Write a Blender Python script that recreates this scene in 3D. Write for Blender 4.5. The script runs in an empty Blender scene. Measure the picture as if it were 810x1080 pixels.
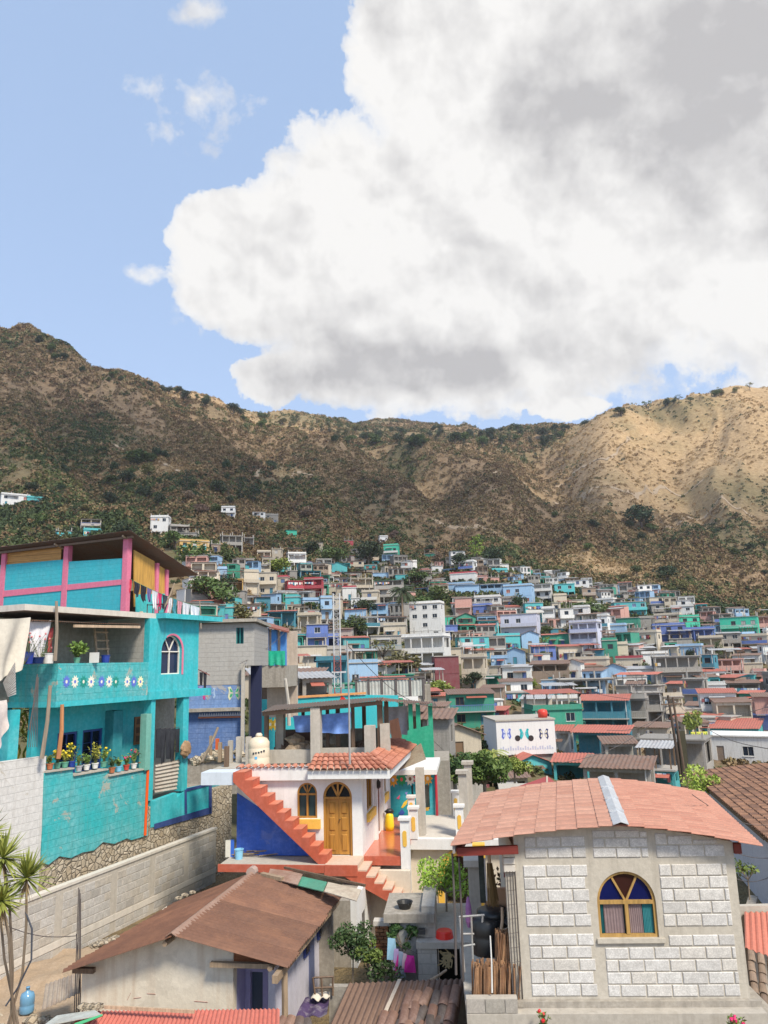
import bpy, math, random
import numpy as np
from mathutils import Vector, Matrix
from mathutils.geometry import tessellate_polygon
random.seed(7); NR = np.random.RandomState(11)
S = bpy.context.scene
COL = S.collection
R = math.radians
# ------------------------------------------------------------------ camera
FPX = 780.; PITCH = R(11.6); ROLL = R(1.7)
f0 = Vector((0, math.cos(PITCH), math.sin(PITCH))); u0 = Vector((0, -math.sin(PITCH), math.cos(PITCH))); r0 = Vector((1, 0, 0))
RT = r0*math.cos(ROLL) - u0*math.sin(ROLL); UP = u0*math.cos(ROLL) + r0*math.sin(ROLL)
cam_d = bpy.data.cameras.new('camera'); cam = bpy.data.objects.new('camera', cam_d); COL.objects.link(cam)
cam.matrix_world = Matrix((( RT.x, UP.x, -f0.x, 0), (RT.y, UP.y, -f0.y, 0), (RT.z, UP.z, -f0.z, 0), (0, 0, 0, 1)))
cam_d.sensor_fit = 'VERTICAL'; cam_d.sensor_height = 24.0; cam_d.lens = 24.0*FPX/1080.0
cam_d.clip_start = 0.1; cam_d.clip_end = 20000
S.camera = cam
def ray(x, y):
    return f0 + RT*((x-405)/FPX) - UP*((y-540)/FPX)
def proj(p):
    d = p.dot(f0)
    return 405+FPX*p.dot(RT)/d, 540-FPX*p.dot(UP)/d, d
def Wd(x, y, d): return ray(x, y)*d
def Wz(x, y, z):
    r = ray(x, y); return r*(z/r.z)
def Wy(x, y, Y):
    r = ray(x, y); return r*(Y/r.y)
class Fr:
    """a facade frame: x along the facade, y into the house, z up"""
    def __init__(s, o, yaw):
        s.o = Vector(o); s.yaw = R(yaw); s.m = Matrix.Translation(s.o) @ Matrix.Rotation(s.yaw, 4, 'Z'); s.i = s.m.inverted()
    def v(s, px, py, v=0.0):
        o = s.i @ Vector((0, 0, 0)); d = (s.i.to_3x3()) @ ray(px, py); t = (v-o.y)/d.y
        return o + d*t
    def h(s, px, py, w=0.0):
        o = s.i @ Vector((0, 0, 0)); d = (s.i.to_3x3()) @ ray(px, py); t = (w-o.z)/d.z
        return o + d*t
    def x(s, px, py, u=0.0):
        o = s.i @ Vector((0, 0, 0)); d = (s.i.to_3x3()) @ ray(px, py); t = (u-o.x)/d.x
        return o + d*t
    def w(s, *p): return s.m @ Vector(p)
# ------------------------------------------------------------------ object helpers
def tag(o, label=None, cat=None, group=None, kind=None):
    if label: o['label'] = label
    if cat: o['category'] = cat
    if group: o['group'] = group
    if kind: o['kind'] = kind
    return o
def thing(name, label, cat, fr=None, loc=None, yaw=0, group=None):
    o = bpy.data.objects.new(name, None); COL.objects.link(o); o.empty_display_size = 0.3
    if fr is not None: o.location = fr.o; o.rotation_euler = (0, 0, fr.yaw)
    else: o.location = loc; o.rotation_euler = (0, 0, yaw)
    return tag(o, label, cat, group)
class MB:
    def __init__(s): s.V = []; s.F = []; s.M = []; s.C = []; s.mi = 0; s.col = None
    def add(s, vs, fs):
        b = len(s.V); s.V += [tuple(v) for v in vs]
        for f in fs:
            s.F.append([b+i for i in f]); s.M.append(s.mi); s.C.append(s.col)
        return s
    def box(s, x0, x1, y0, y1, z0, z1):
        return s.add([(x0,y0,z0),(x1,y0,z0),(x1,y1,z0),(x0,y1,z0),(x0,y0,z1),(x1,y0,z1),(x1,y1,z1),(x0,y1,z1)],
                     [(0,3,2,1),(4,5,6,7),(0,1,5,4),(1,2,6,5),(2,3,7,6),(3,0,4,7)])
    def bbox(s, x0, x1, y0, y1, z0, z1, b=.01):
        """box with its front (-y) edges chamfered"""
        return s.add([(x0,y1,z0),(x1,y1,z0),(x1,y1,z1),(x0,y1,z1),(x0,y0+b,z0),(x1,y0+b,z0),(x1,y0+b,z1),(x0,y0+b,z1),
                      (x0+b,y0,z0+b),(x1-b,y0,z0+b),(x1-b,y0,z1-b),(x0+b,y0,z1-b)],
                     [(0,1,2,3)[::-1],(0,1,5,4),(1,2,6,5),(2,3,7,6),(3,0,4,7),(4,5,9,8),(5,6,10,9),(6,7,11,10),(7,4,8,11),(8,9,10,11)])
    def beam(s, a, b, w, h=None, up=(0,0,1)):
        a = Vector(a); b = Vector(b); h = h or w; d = (b-a).normalized(); up = Vector(up)
        if abs(d.dot(up)) > .99: up = Vector((0,1,0))
        x = d.cross(up).normalized()*(w/2); y = x.normalized().cross(d).normalized()*(h/2)
        return s.add([a-x-y,a+x-y,a+x+y,a-x+y,b-x-y,b+x-y,b+x+y,b-x+y],[(0,1,2,3),(4,7,6,5),(0,4,5,1),(1,5,6,2),(2,6,7,3),(3,7,4,0)])
    def cyl(s, a, b, ra, rb=None, n=8, cap=True):
        a = Vector(a); b = Vector(b); rb = ra if rb is None else rb; d = (b-a).normalized()
        up = Vector((0,0,1)) if abs(d.z) < .9 else Vector((1,0,0)); x = d.cross(up).normalized(); y = d.cross(x)
        vs = []
        for c, r in ((a, ra), (b, rb)):
            for i in range(n):
                t = 2*math.pi*i/n; vs.append(c + x*(r*math.cos(t)) + y*(r*math.sin(t)))
        fs = [(i, (i+1) % n, n+(i+1) % n, n+i) for i in range(n)]
        if cap: fs += [tuple(range(n))[::-1], tuple(range(n, 2*n))]
        return s.add(vs, fs)
    def tube(s, pts, r, n=6):
        for a, b in zip(pts[:-1], pts[1:]): s.cyl(a, b, r, r, n)
        return s
    def lathe(s, c, prof, n=16, cap=True):
        c = Vector(c); vs = []
        for r, z in prof:
            for i in range(n):
                t = 2*math.pi*i/n; vs.append((c.x+r*math.cos(t), c.y+r*math.sin(t), c.z+z))
        fs = []
        for k in range(len(prof)-1):
            for i in range(n):
                j = (i+1) % n; fs.append((k*n+i, k*n+j, (k+1)*n+j, (k+1)*n+i))
        if cap: fs += [tuple(range(n))[::-1], tuple(range((len(prof)-1)*n, len(prof)*n))]
        return s.add(vs, fs)
    def plate(s, outline, holes=(), y0=0., y1=.15, axis='y'):
        """outline and holes are (x,z) loops; extruded from y0 (front) to y1; holes get their reveals"""
        loops = [[Vector((p[0], p[1], 0)) for p in outline]] + [[Vector((p[0], p[1], 0)) for p in h] for h in holes]
        tri = tessellate_polygon(loops); flat = [p for l in loops for p in l]
        def mk(p, y): return (p.x, y, p.y) if axis == 'y' else ((y, p.x, p.y) if axis == 'x' else (p.x, p.y, y))
        n = len(flat)
        fs = [tuple(t) for t in tri] + [tuple(i+n for i in t[::-1]) for t in tri]
        b = 0
        for l in loops:
            k = len(l)
            for i in range(k): j = (i+1) % k; fs.append((b+i, b+j, b+j+n, b+i+n))
            b += k
        return s.add([mk(p, y0) for p in flat] + [mk(p, y1) for p in flat], fs)
    def quad(s, a, b, c, d, t=.03):
        """a thick sheet through four corners"""
        a, b, c, d = map(Vector, (a, b, c, d)); nn = (b-a).cross(d-a).normalized()*t
        vs = [a, b, c, d, a-nn, b-nn, c-nn, d-nn]
        return s.add(vs, [(0,1,2,3),(7,6,5,4),(0,4,5,1),(1,5,6,2),(2,6,7,3),(3,7,4,0)])
    def corr(s, a, b, c, d, pitch=.09, amp=.018, t=.006, wob=0.0, nseg=6, over=None):
        """corrugated sheet: a->b along the ridge/eave (waves run across it), d->c the other edge"""
        a, b, c, d = map(Vector, (a, b, c, d)); L = max((b-a).length, (c-d).length); n = max(4, int(L/pitch*4))
        nn = (b-a).cross(d-a).normalized()
        if nn.z < 0: nn = -nn
        vs = []; m = nseg
        for j in range(m+1):
            v = j/m
            for i in range(n+1):
                u = i/n; p = (a.lerp(b, u)).lerp(d.lerp(c, u), v)
                w = amp*math.sin(2*math.pi*(u*L/pitch))
                if over: w += over*((v*m) % 1 if False else 0)
                w += wob*(math.sin(u*L*1.7+v*3)+math.sin(u*L*.6-v*5))*.5
                vs.append(p+nn*w)
        k = len(vs); vs += [v-nn*t for v in vs]
        fs = []; W = n+1
        for j in range(m):
            for i in range(n):
                q = j*W+i; fs.append((q, q+1, q+W+1, q+W)); fs.append((k+q, k+q+W, k+q+W+1, k+q+1))
        for i in range(n): fs.append((i, k+i, k+i+1, i+1)); q = m*W+i; fs.append((q, q+1, k+q+1, k+q))
        for j in range(m): q = j*W; fs.append((q, q+W, k+q+W, k+q)); q = j*W+n; fs.append((q, k+q, k+q+W, q+W))
        return s.add(vs, fs)
    def blob(s, c, rad, n=10, m=7, jit=.12, seed=0):
        rr = random.Random(seed); c = Vector(c); vs = []
        for j in range(m+1):
            ph = math.pi*j/m
            for i in range(n):
                t = 2*math.pi*i/n; k = 1+rr.uniform(-jit, jit)
                vs.append((c.x+rad[0]*k*math.sin(ph)*math.cos(t), c.y+rad[1]*k*math.sin(ph)*math.sin(t), c.z+rad[2]*k*math.cos(ph)))
        fs = [(j*n+i, j*n+(i+1) % n, (j+1)*n+(i+1) % n, (j+1)*n+i) for j in range(m) for i in range(n)]
        return s.add(vs, fs)
    def build(s, name, mat, parent=None, smooth=False, fr=None):
        me = bpy.data.meshes.new(name); me.from_pydata(s.V, [], s.F)
        mats = mat if isinstance(mat, (list, tuple)) else [mat]
        for m in mats: me.materials.append(m)
        if len(mats) > 1: me.polygons.foreach_set('material_index', s.M)
        if smooth: me.polygons.foreach_set('use_smooth', [True]*len(s.F))
        if any(c is not None for c in s.C):
            at = me.attributes.new('tone', 'FLOAT', 'FACE'); at.data.foreach_set('value', [c if c is not None else .5 for c in s.C])
        me.update()
        o = bpy.data.objects.new(name, me); COL.objects.link(o)
        if parent: o.parent = parent
        elif fr is not None: o.location = fr.o; o.rotation_euler = (0, 0, fr.yaw)
        return o
def arch(x0, x1, z0, z1, n=14, rise=None):
    """loop of a round-headed opening"""
    r = (x1-x0)/2; rise = rise or r; c = (x0+x1)/2; zs = z1-rise
    return [(x0, z0), (x1, z0)] + [(c+r*math.cos(math.pi*i/n), zs+rise*math.sin(math.pi*i/n)) for i in range(n+1)]
def rect(x0, x1, z0, z1): return [(x0, z0), (x1, z0), (x1, z1), (x0, z1)]
# ------------------------------------------------------------------ materials
_mc = {}
def newmat(name):
    m = bpy.data.materials.new(name); m.use_nodes = True; nt = m.node_tree
    for n in list(nt.nodes): nt.nodes.remove(n)
    o = nt.nodes.new('ShaderNodeOutputMaterial'); b = nt.nodes.new('ShaderNodeBsdfPrincipled'); nt.links.new(b.outputs[0], o.inputs[0])
    return m, nt, b
def nd(nt, typ, ins=None, **kw):
    n = nt.nodes.new(typ)
    for k, v in kw.items(): setattr(n, k, v)
    for k, v in (ins or {}).items():
        if hasattr(v, 'is_output') or isinstance(v, bpy.types.NodeSocket): nt.links.new(v, n.inputs[k])
        else: n.inputs[k].default_value = v
    return n
def mth(nt, op, a, b=None, c=None, clamp=False):
    ins = {0: a}
    if b is not None: ins[1] = b
    if c is not None: ins[2] = c
    return nd(nt, 'ShaderNodeMath', ins, operation=op, use_clamp=clamp).outputs[0]
def mixc(nt, f, a, b, typ='MIX'):
    n = nt.nodes.new('ShaderNodeMix'); n.data_type = 'RGBA'; n.blend_type = typ
    for k, v in ((0, f), (6, a), (7, b)):
        if isinstance(v, bpy.types.NodeSocket): nt.links.new(v, n.inputs[k])
        else: n.inputs[k].default_value = v if k == 0 else (tuple(v)+(1,))[:4]
    return n.outputs[2]
def ramp(nt, f, pts):
    n = nt.nodes.new('ShaderNodeValToRGB'); nt.links.new(f, n.inputs[0]); e = n.color_ramp.elements
    while len(e) < len(pts): e.new(.5)
    for i, (p, c) in enumerate(pts): e[i].position = p; e[i].color = (c, c, c, 1) if isinstance(c, (int, float)) else tuple(c)+(1,)
    return n.outputs[0]
def noise(nt, vec, sc, det=4, rough=.6, dist=0):
    n = nd(nt, 'ShaderNodeTexNoise', {'Scale': sc, 'Detail': det, 'Roughness': rough, 'Distortion': dist}); nt.links.new(vec, n.inputs['Vector']); return n.outputs[0]
def paint(col, rough=.75, var=.25, stain=.5, scol=(.13,.11,.09), blocks=0, bump=.25, metal=0, sc=1.0, fade=.3, rnd=.15, mortar=None, peel=0):
    """weathered paint / plaster / concrete; blocks = height of masonry courses showing through"""
    key = ('p', tuple(col), rough, var, stain, tuple(scol), blocks, bump, metal, sc, fade, rnd, mortar, peel)
    if key in _mc: return _mc[key]
    m, nt, b = newmat('paint'); tc = nd(nt, 'ShaderNodeTexCoord'); P = tc.outputs['Object']
    n1 = noise(nt, P, 1.1*sc, 6, .65); n2 = noise(nt, P, 9*sc, 5, .7)
    mp = nd(nt, 'ShaderNodeMapping', {'Vector': P, 'Scale': (5*sc, 5*sc, .45*sc)}); n3 = noise(nt, mp.outputs[0], 1.0, 5, .65)
    c = mixc(nt, mth(nt, 'MULTIPLY', ramp(nt, n1, [(.35, 0), (.7, 1)]), fade), col, [min(.85, k*.62+.2) for k in col])
    dk = [k*(1-var) for k in col]
    c = mixc(nt, ramp(nt, n2, [(.42, 1), (.62, 0)]), c, mixc(nt, .6, c, dk))
    sm = mth(nt, 'MULTIPLY', ramp(nt, n3, [(.5, 0), (.72, 1)]), stain)
    c = mixc(nt, sm, c, mixc(nt, .45, scol, col))
    hgt = mth(nt, 'ADD', mth(nt, 'MULTIPLY', n2, .5), mth(nt, 'MULTIPLY', n1, .5))
    if blocks:
        g = nd(nt, 'ShaderNodeNewGeometry'); sp = nd(nt, 'ShaderNodeSeparateXYZ', {0: P}); 
        cx = mth(nt, 'ADD', sp.outputs[0], sp.outputs[1]); cb = nd(nt, 'ShaderNodeCombineXYZ', {0: cx, 1: sp.outputs[2]})
        br = nd(nt, 'ShaderNodeTexBrick', {'Vector': cb.outputs[0], 'Color1': (1,1,1,1), 'Color2': (.82,.82,.82,1), 'Mortar': (0,0,0,1), 'Scale': 1.0, 'Mortar Size': .012, 'Mortar Smooth': .25, 'Brick Width': blocks*2, 'Row Height': blocks})
        br.offset = .5
        c = mixc(nt, 1.0 if mortar else mth(nt, 'MULTIPLY', ramp(nt, n1, [(.38, .15), (.62, 1)]), .5), c, mixc(nt, br.outputs['Color'], mortar or [k*.6 for k in col], c), 'MIX')
        hgt = mth(nt, 'ADD', hgt, mth(nt, 'MULTIPLY', br.outputs['Fac'], -1.2))
    if peel:      # flaked patches showing the render beneath
        n5 = noise(nt, P, 1.0, 10, .72, .5); n6 = noise(nt, P, 3.3, 8, .75)
        c = mixc(nt, mth(nt, 'MULTIPLY', ramp(nt, n5, [(.585, 0), (.61, 1)]), peel), c, mixc(nt, n6, (.52,.46,.36), (.30,.27,.22)))
        c = mixc(nt, mth(nt, 'MULTIPLY', ramp(nt, n6, [(.60, 0), (.66, 1)]), peel*.5), c, [k*.55+.03 for k in col])
    if rnd:
        oi = nd(nt, 'ShaderNodeObjectInfo'); hs = nd(nt, 'ShaderNodeHueSaturation', {'Value': mth(nt, 'MULTIPLY_ADD', oi.outputs['Random'], rnd, 1-rnd*.5)}); nt.links.new(c, hs.inputs['Color']); c = hs.outputs[0]
    nt.links.new(c, b.inputs['Base Color']); b.inputs['Roughness'].default_value = rough; b.inputs['Metallic'].default_value = metal
    if bump:
        bp = nd(nt, 'ShaderNodeBump', {'Strength': bump, 'Distance': .03, 'Height': hgt}); nt.links.new(bp.outputs[0], b.inputs['Normal'])
    _mc[key] = m; return m
def tin(col, rust=.5, rcol=(.17,.07,.035), rough=.55, rnd=.15):
    key = ('t', tuple(col), rust, tuple(rcol), rough)
    if key in _mc: return _mc[key]
    m, nt, b = newmat('tin'); P = nd(nt, 'ShaderNodeTexCoord').outputs['Object']
    n1 = noise(nt, P, 1.3, 6, .7, .4); n2 = noise(nt, P, 14, 4, .7)
    c = mixc(nt, ramp(nt, n2, [(.3, 0), (.75, 1)]), [k*.78 for k in col], [min(.9, k*1.12) for k in col])
    c = mixc(nt, mth(nt, 'MULTIPLY', ramp(nt, n1, [(.45, 0), (.68, 1)]), rust), c, rcol)
    oi = nd(nt, 'ShaderNodeObjectInfo'); hs = nd(nt, 'ShaderNodeHueSaturation', {'Value': mth(nt, 'MULTIPLY_ADD', oi.outputs['Random'], rnd, 1-rnd*.5)}); nt.links.new(c, hs.inputs['Color'])
    nt.links.new(hs.outputs[0], b.inputs['Base Color']); b.inputs['Roughness'].default_value = rough
    bp = nd(nt, 'ShaderNodeBump', {'Strength': .15, 'Distance': .02, 'Height': n2}); nt.links.new(bp.outputs[0], b.inputs['Normal'])
    _mc[key] = m; return m
def wood(col, sc=1.0, axis=2, rough=.6):
    key = ('w', tuple(col), sc, axis, rough)
    if key in _mc: return _mc[key]
    m, nt, b = newmat('wood'); P = nd(nt, 'ShaderNodeTexCoord').outputs['Object']
    s3 = [18*sc]*3; s3[axis] = 1.2*sc; mp = nd(nt, 'ShaderNodeMapping', {'Vector': P, 'Scale': tuple(s3)}); n = noise(nt, mp.outputs[0], 1, 5, .6, 1.0)
    c = mixc(nt, ramp(nt, n, [(.3, 0), (.7, 1)]), [k*.55 for k in col], col)
    nt.links.new(c, b.inputs['Base Color']); b.inputs['Roughness'].default_value = rough
    bp = nd(nt, 'ShaderNodeBump', {'Strength': .2, 'Distance': .01, 'Height': n}); nt.links.new(bp.outputs[0], b.inputs['Normal'])
    _mc[key] = m; return m
def plain(col, rough=.5, metal=0, spec=.5, var=.12):
    key = ('s', tuple(col), rough, metal, var)
    if key in _mc: return _mc[key]
    m, nt, b = newmat('plain'); P = nd(nt, 'ShaderNodeTexCoord').outputs['Object']; n = noise(nt, P, 6, 4)
    nt.links.new(mixc(nt, n, [k*(1-var) for k in col], [min(.95, k*(1+var)) for k in col]), b.inputs['Base Color'])
    b.inputs['Roughness'].default_value = rough; b.inputs['Metallic'].default_value = metal
    _mc[key] = m; return m
def glass(col=(.02,.03,.045)):
    key = ('g', tuple(col))
    if key in _mc: return _mc[key]
    m, nt, b = newmat('window_glass'); P = nd(nt, 'ShaderNodeTexCoord').outputs['Object']; n = noise(nt, P, 1.5, 3)
    nt.links.new(mixc(nt, n, [k*.5 for k in col], [k*1.5 for k in col]), b.inputs['Base Color']); b.inputs['Roughness'].default_value = .12; b.inputs['Specular IOR Level'].default_value = .25
    _mc[key] = m; return m
def leafm(name, a, b_, transl=.25, attr=None):
    """foliage with per-object random and per-leaf noise"""
    key = ('l', tuple(a), tuple(b_))
    if key in _mc: return _mc[key]
    m, nt, b = newmat(name); P = nd(nt, 'ShaderNodeTexCoord').outputs['Object']; oi = nd(nt, 'ShaderNodeObjectInfo')
    n = noise(nt, P, .9, 4, .7); g = nd(nt, 'ShaderNodeNewGeometry'); f = mth(nt, 'MULTIPLY_ADD', g.outputs['Random Per Island'], .6, mth(nt, 'MULTIPLY', n, .5))
    c = mixc(nt, f, a, b_)
    hs = nd(nt, 'ShaderNodeHueSaturation', {'Hue': mth(nt, 'MULTIPLY_ADD', oi.outputs['Random'], .03, .485), 'Value': mth(nt, 'MULTIPLY_ADD', oi.outputs['Random'], .5, .75)}); nt.links.new(c, hs.inputs['Color'])
    nt.links.new(hs.outputs[0], b.inputs['Base Color']); b.inputs['Roughness'].default_value = .7
    _mc[key] = m; return m
# ------------------------------------------------------------------ world: sky with its clouds, laid out by direction
SUN_EL, SUN_AZ = 50., 146.      # azimuth clockwise from +Y: behind and to the right of the camera
w = bpy.data.worlds.new('World'); S.world = w; w.use_nodes = True; nt = w.node_tree
for n in list(nt.nodes): nt.nodes.remove(n)
wo = nt.nodes.new('ShaderNodeOutputWorld'); bg = nt.nodes.new('ShaderNodeBackground'); nt.links.new(bg.outputs[0], wo.inputs[0])
sky = nt.nodes.new('ShaderNodeTexSky'); sky.sky_type = 'NISHITA'; sky.sun_disc = False
sky.sun_elevation = R(SUN_EL); sky.sun_rotation = R(SUN_AZ); sky.altitude = 1600; sky.air_density = 1.0; sky.dust_density = .8; sky.ozone_density = 1.0
WS = .12
bg.inputs[1].default_value = WS
tcw = nd(nt, 'ShaderNodeTexCoord'); D = tcw.outputs['Generated']; sp = nd(nt, 'ShaderNodeSeparateXYZ', {0: D})
yy = mth(nt, 'MAXIMUM', sp.outputs[1], .12)
wn = nd(nt, 'ShaderNodeTexNoise', {'Vector': D, 'Scale': 3.2, 'Detail': 9, 'Roughness': .62, 'Distortion': .3}); wn2 = nd(nt, 'ShaderNodeTexNoise', {'Vector': D, 'Scale': 9.5, 'Detail': 8, 'Roughness': .6})
sa = nd(nt, 'ShaderNodeSeparateColor', {0: wn.outputs['Color']}); sb = nd(nt, 'ShaderNodeSeparateColor', {0: wn2.outputs['Color']})
X = mth(nt, 'DIVIDE', sp.outputs[0], yy); Z = mth(nt, 'DIVIDE', sp.outputs[2], yy)
# warp
X = mth(nt, 'ADD', X, mth(nt, 'ADD', mth(nt, 'MULTIPLY_ADD', sa.outputs[0], .16, -.08), mth(nt, 'MULTIPLY_ADD', sb.outputs[0], .07, -.035)))
Z = mth(nt, 'ADD', Z, mth(nt, 'ADD', mth(nt, 'MULTIPLY_ADD', sa.outputs[1], .16, -.08), mth(nt, 'MULTIPLY_ADD', sb.outputs[1], .07, -.035)))
def dirpt(px, py):
    r = ray(px, py); return r.x/r.y, r.z/r.y
def ell(px, py, rx, ry):
    cx, cz = dirpt(px, py); ax = abs(dirpt(px+rx, py)[0]-cx); az = abs(dirpt(px, py-ry)[1]-cz)
    a = mth(nt, 'DIVIDE', mth(nt, 'SUBTRACT', X, cx), ax); b = mth(nt, 'DIVIDE', mth(nt, 'SUBTRACT', Z, cz), az)
    return mth(nt, 'SUBTRACT', 1.0, mth(nt, 'SQRT', mth(nt, 'ADD', mth(nt, 'MULTIPLY', a, a), mth(nt, 'MULTIPLY', b, b))))
def union(L, k=.25):
    o = L[0]
    for e in L[1:]: o = nd(nt, 'ShaderNodeMath', {0: o, 1: e, 2: k}, operation='SMOOTH_MAX').outputs[0]
    return o
body = union([ell(470,270,250,165), ell(300,290,120,75), ell(245,250,70,55), ell(362,185,60,45), ell(720,120,360,260), ell(450,50,85,125), ell(500,360,220,80), ell(400,385,140,48), ell(285,400,50,30), ell(710,232,235,100), ell(590,432,60,12)], .12)
fn = nd(nt, 'ShaderNodeTexNoise', {'Vector': D, 'Scale': 15., 'Detail': 12, 'Roughness': .62, 'Distortion': .15}).outputs[0]
field = mth(nt, 'ADD', body, mth(nt, 'ADD', mth(nt, 'MULTIPLY_ADD', sb.outputs[2], .5, -.25), mth(nt, 'MULTIPLY_ADD', fn, .62, -.32)))
mask = ramp(nt, field, [(0.0, 0), (.025, .5), (.075, .88), (.2, 1)])
wisp = union([ell(165,103,60,22), ell(205,125,50,38), ell(212,155,40,34), ell(212,20,32,26), ell(155,290,20,12), ell(690,388,130,40), ell(215,330,60,34)], .1)
wf = mth(nt, 'ADD', wisp, mth(nt, 'ADD', mth(nt, 'MULTIPLY_ADD', sb.outputs[0], 1.6, -.95), mth(nt, 'MULTIPLY_ADD', fn, 5.4, -2.65)))
wm = mth(nt, 'MULTIPLY', ramp(nt, wf, [(0, 0), (.95, 1)]), .8)
mask = mth(nt, 'MAXIMUM', mask, wm)
thin = ell(130,250,420,340); thin = mth(nt, 'MULTIPLY', ramp(nt, mth(nt, 'ADD', thin, sa.outputs[2]), [(.3, 0), (1.2 if False else 1.0, 1)]), 0.0)
# self shading of the cloud: dense grey underside and the grey upper right
grey = union([ell(470,392,230,52), ell(720,180,230,130), ell(780,60,220,150), ell(600,110,110,90), ell(350,398,120,36)], .2)
gf = mth(nt, 'ADD', mth(nt, 'MULTIPLY', ramp(nt, mth(nt, 'ADD', grey, mth(nt, 'MULTIPLY_ADD', sa.outputs[1], .6, -.3)), [(0, 0), (1.15, 1)]), 1.0), mth(nt, 'MULTIPLY_ADD', sb.outputs[0], .22, -.11))
Dl = nd(nt, 'ShaderNodeVectorMath', {0: D, 1: (-.012, 0, .014)}, operation='ADD')
wn3 = nd(nt, 'ShaderNodeTexNoise', {'Vector': Dl.outputs[0], 'Scale': 9.5, 'Detail': 8, 'Roughness': .6})
sc3 = nd(nt, 'ShaderNodeSeparateColor', {0: wn3.outputs['Color']})
def rel(sc, off, amp):
    q0 = nd(nt, 'ShaderNodeTexNoise', {'Vector': D, 'Scale': sc, 'Detail': 7, 'Roughness': .5, 'Distortion': .25}).outputs[0]
    Dv = nd(nt, 'ShaderNodeVectorMath', {0: D, 1: (off*.75, 0, off)}, operation='ADD').outputs[0]
    q1 = nd(nt, 'ShaderNodeTexNoise', {'Vector': Dv, 'Scale': sc, 'Detail': 7, 'Roughness': .5, 'Distortion': .25}).outputs[0]
    return mth(nt, 'MULTIPLY', mth(nt, 'SUBTRACT', q0, q1), amp)
relief = mth(nt, 'ADD', mth(nt, 'ADD', rel(4.5, .06, 1.2), rel(9, .03, 1.9)), rel(26, .01, 1.0))
bright = mth(nt, 'SUBTRACT', mth(nt, 'ADD', .9, relief), gf, clamp=False)
bright = mth(nt, 'MINIMUM', mth(nt, 'MAXIMUM', bright, 0.0), 1.0)
CW = tuple(k/WS for k in (.62, .61, .595)); CG = tuple(k/WS for k in (.36, .352, .355))
ccol = mixc(nt, bright, CG, CW)
skyc = mixc(nt, .62, nd(nt, 'ShaderNodeVectorMath', {0: sky.outputs[0], 1: (1.75,1.45,1.25)}, operation='MULTIPLY').outputs[0], tuple(k/WS for k in (.32,.44,.645)))
fin = mixc(nt, mask, skyc, ccol)
nt.links.new(fin, bg.inputs[0])
sl = bpy.data.lights.new('sun', 'SUN'); sun = bpy.data.objects.new('sun', sl); COL.objects.link(sun)
sl.energy = 3.2; sl.angle = R(11.0); sl.color = (1.0, .92, .78)
sun.rotation_euler = (R(90-SUN_EL), 0, R(180-SUN_AZ)) 
sun.rotation_euler = Vector((math.sin(R(SUN_AZ))*math.cos(R(SUN_EL)), math.cos(R(SUN_AZ))*math.cos(R(SUN_EL)), math.sin(R(SUN_EL)))).to_track_quat('Z', 'Y').to_euler()
S.view_settings.view_transform = 'Standard'; S.view_settings.look = 'None'; S.view_settings.gamma = 1.0; S.view_settings.exposure = .66
S.render.engine = 'CYCLES'
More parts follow.
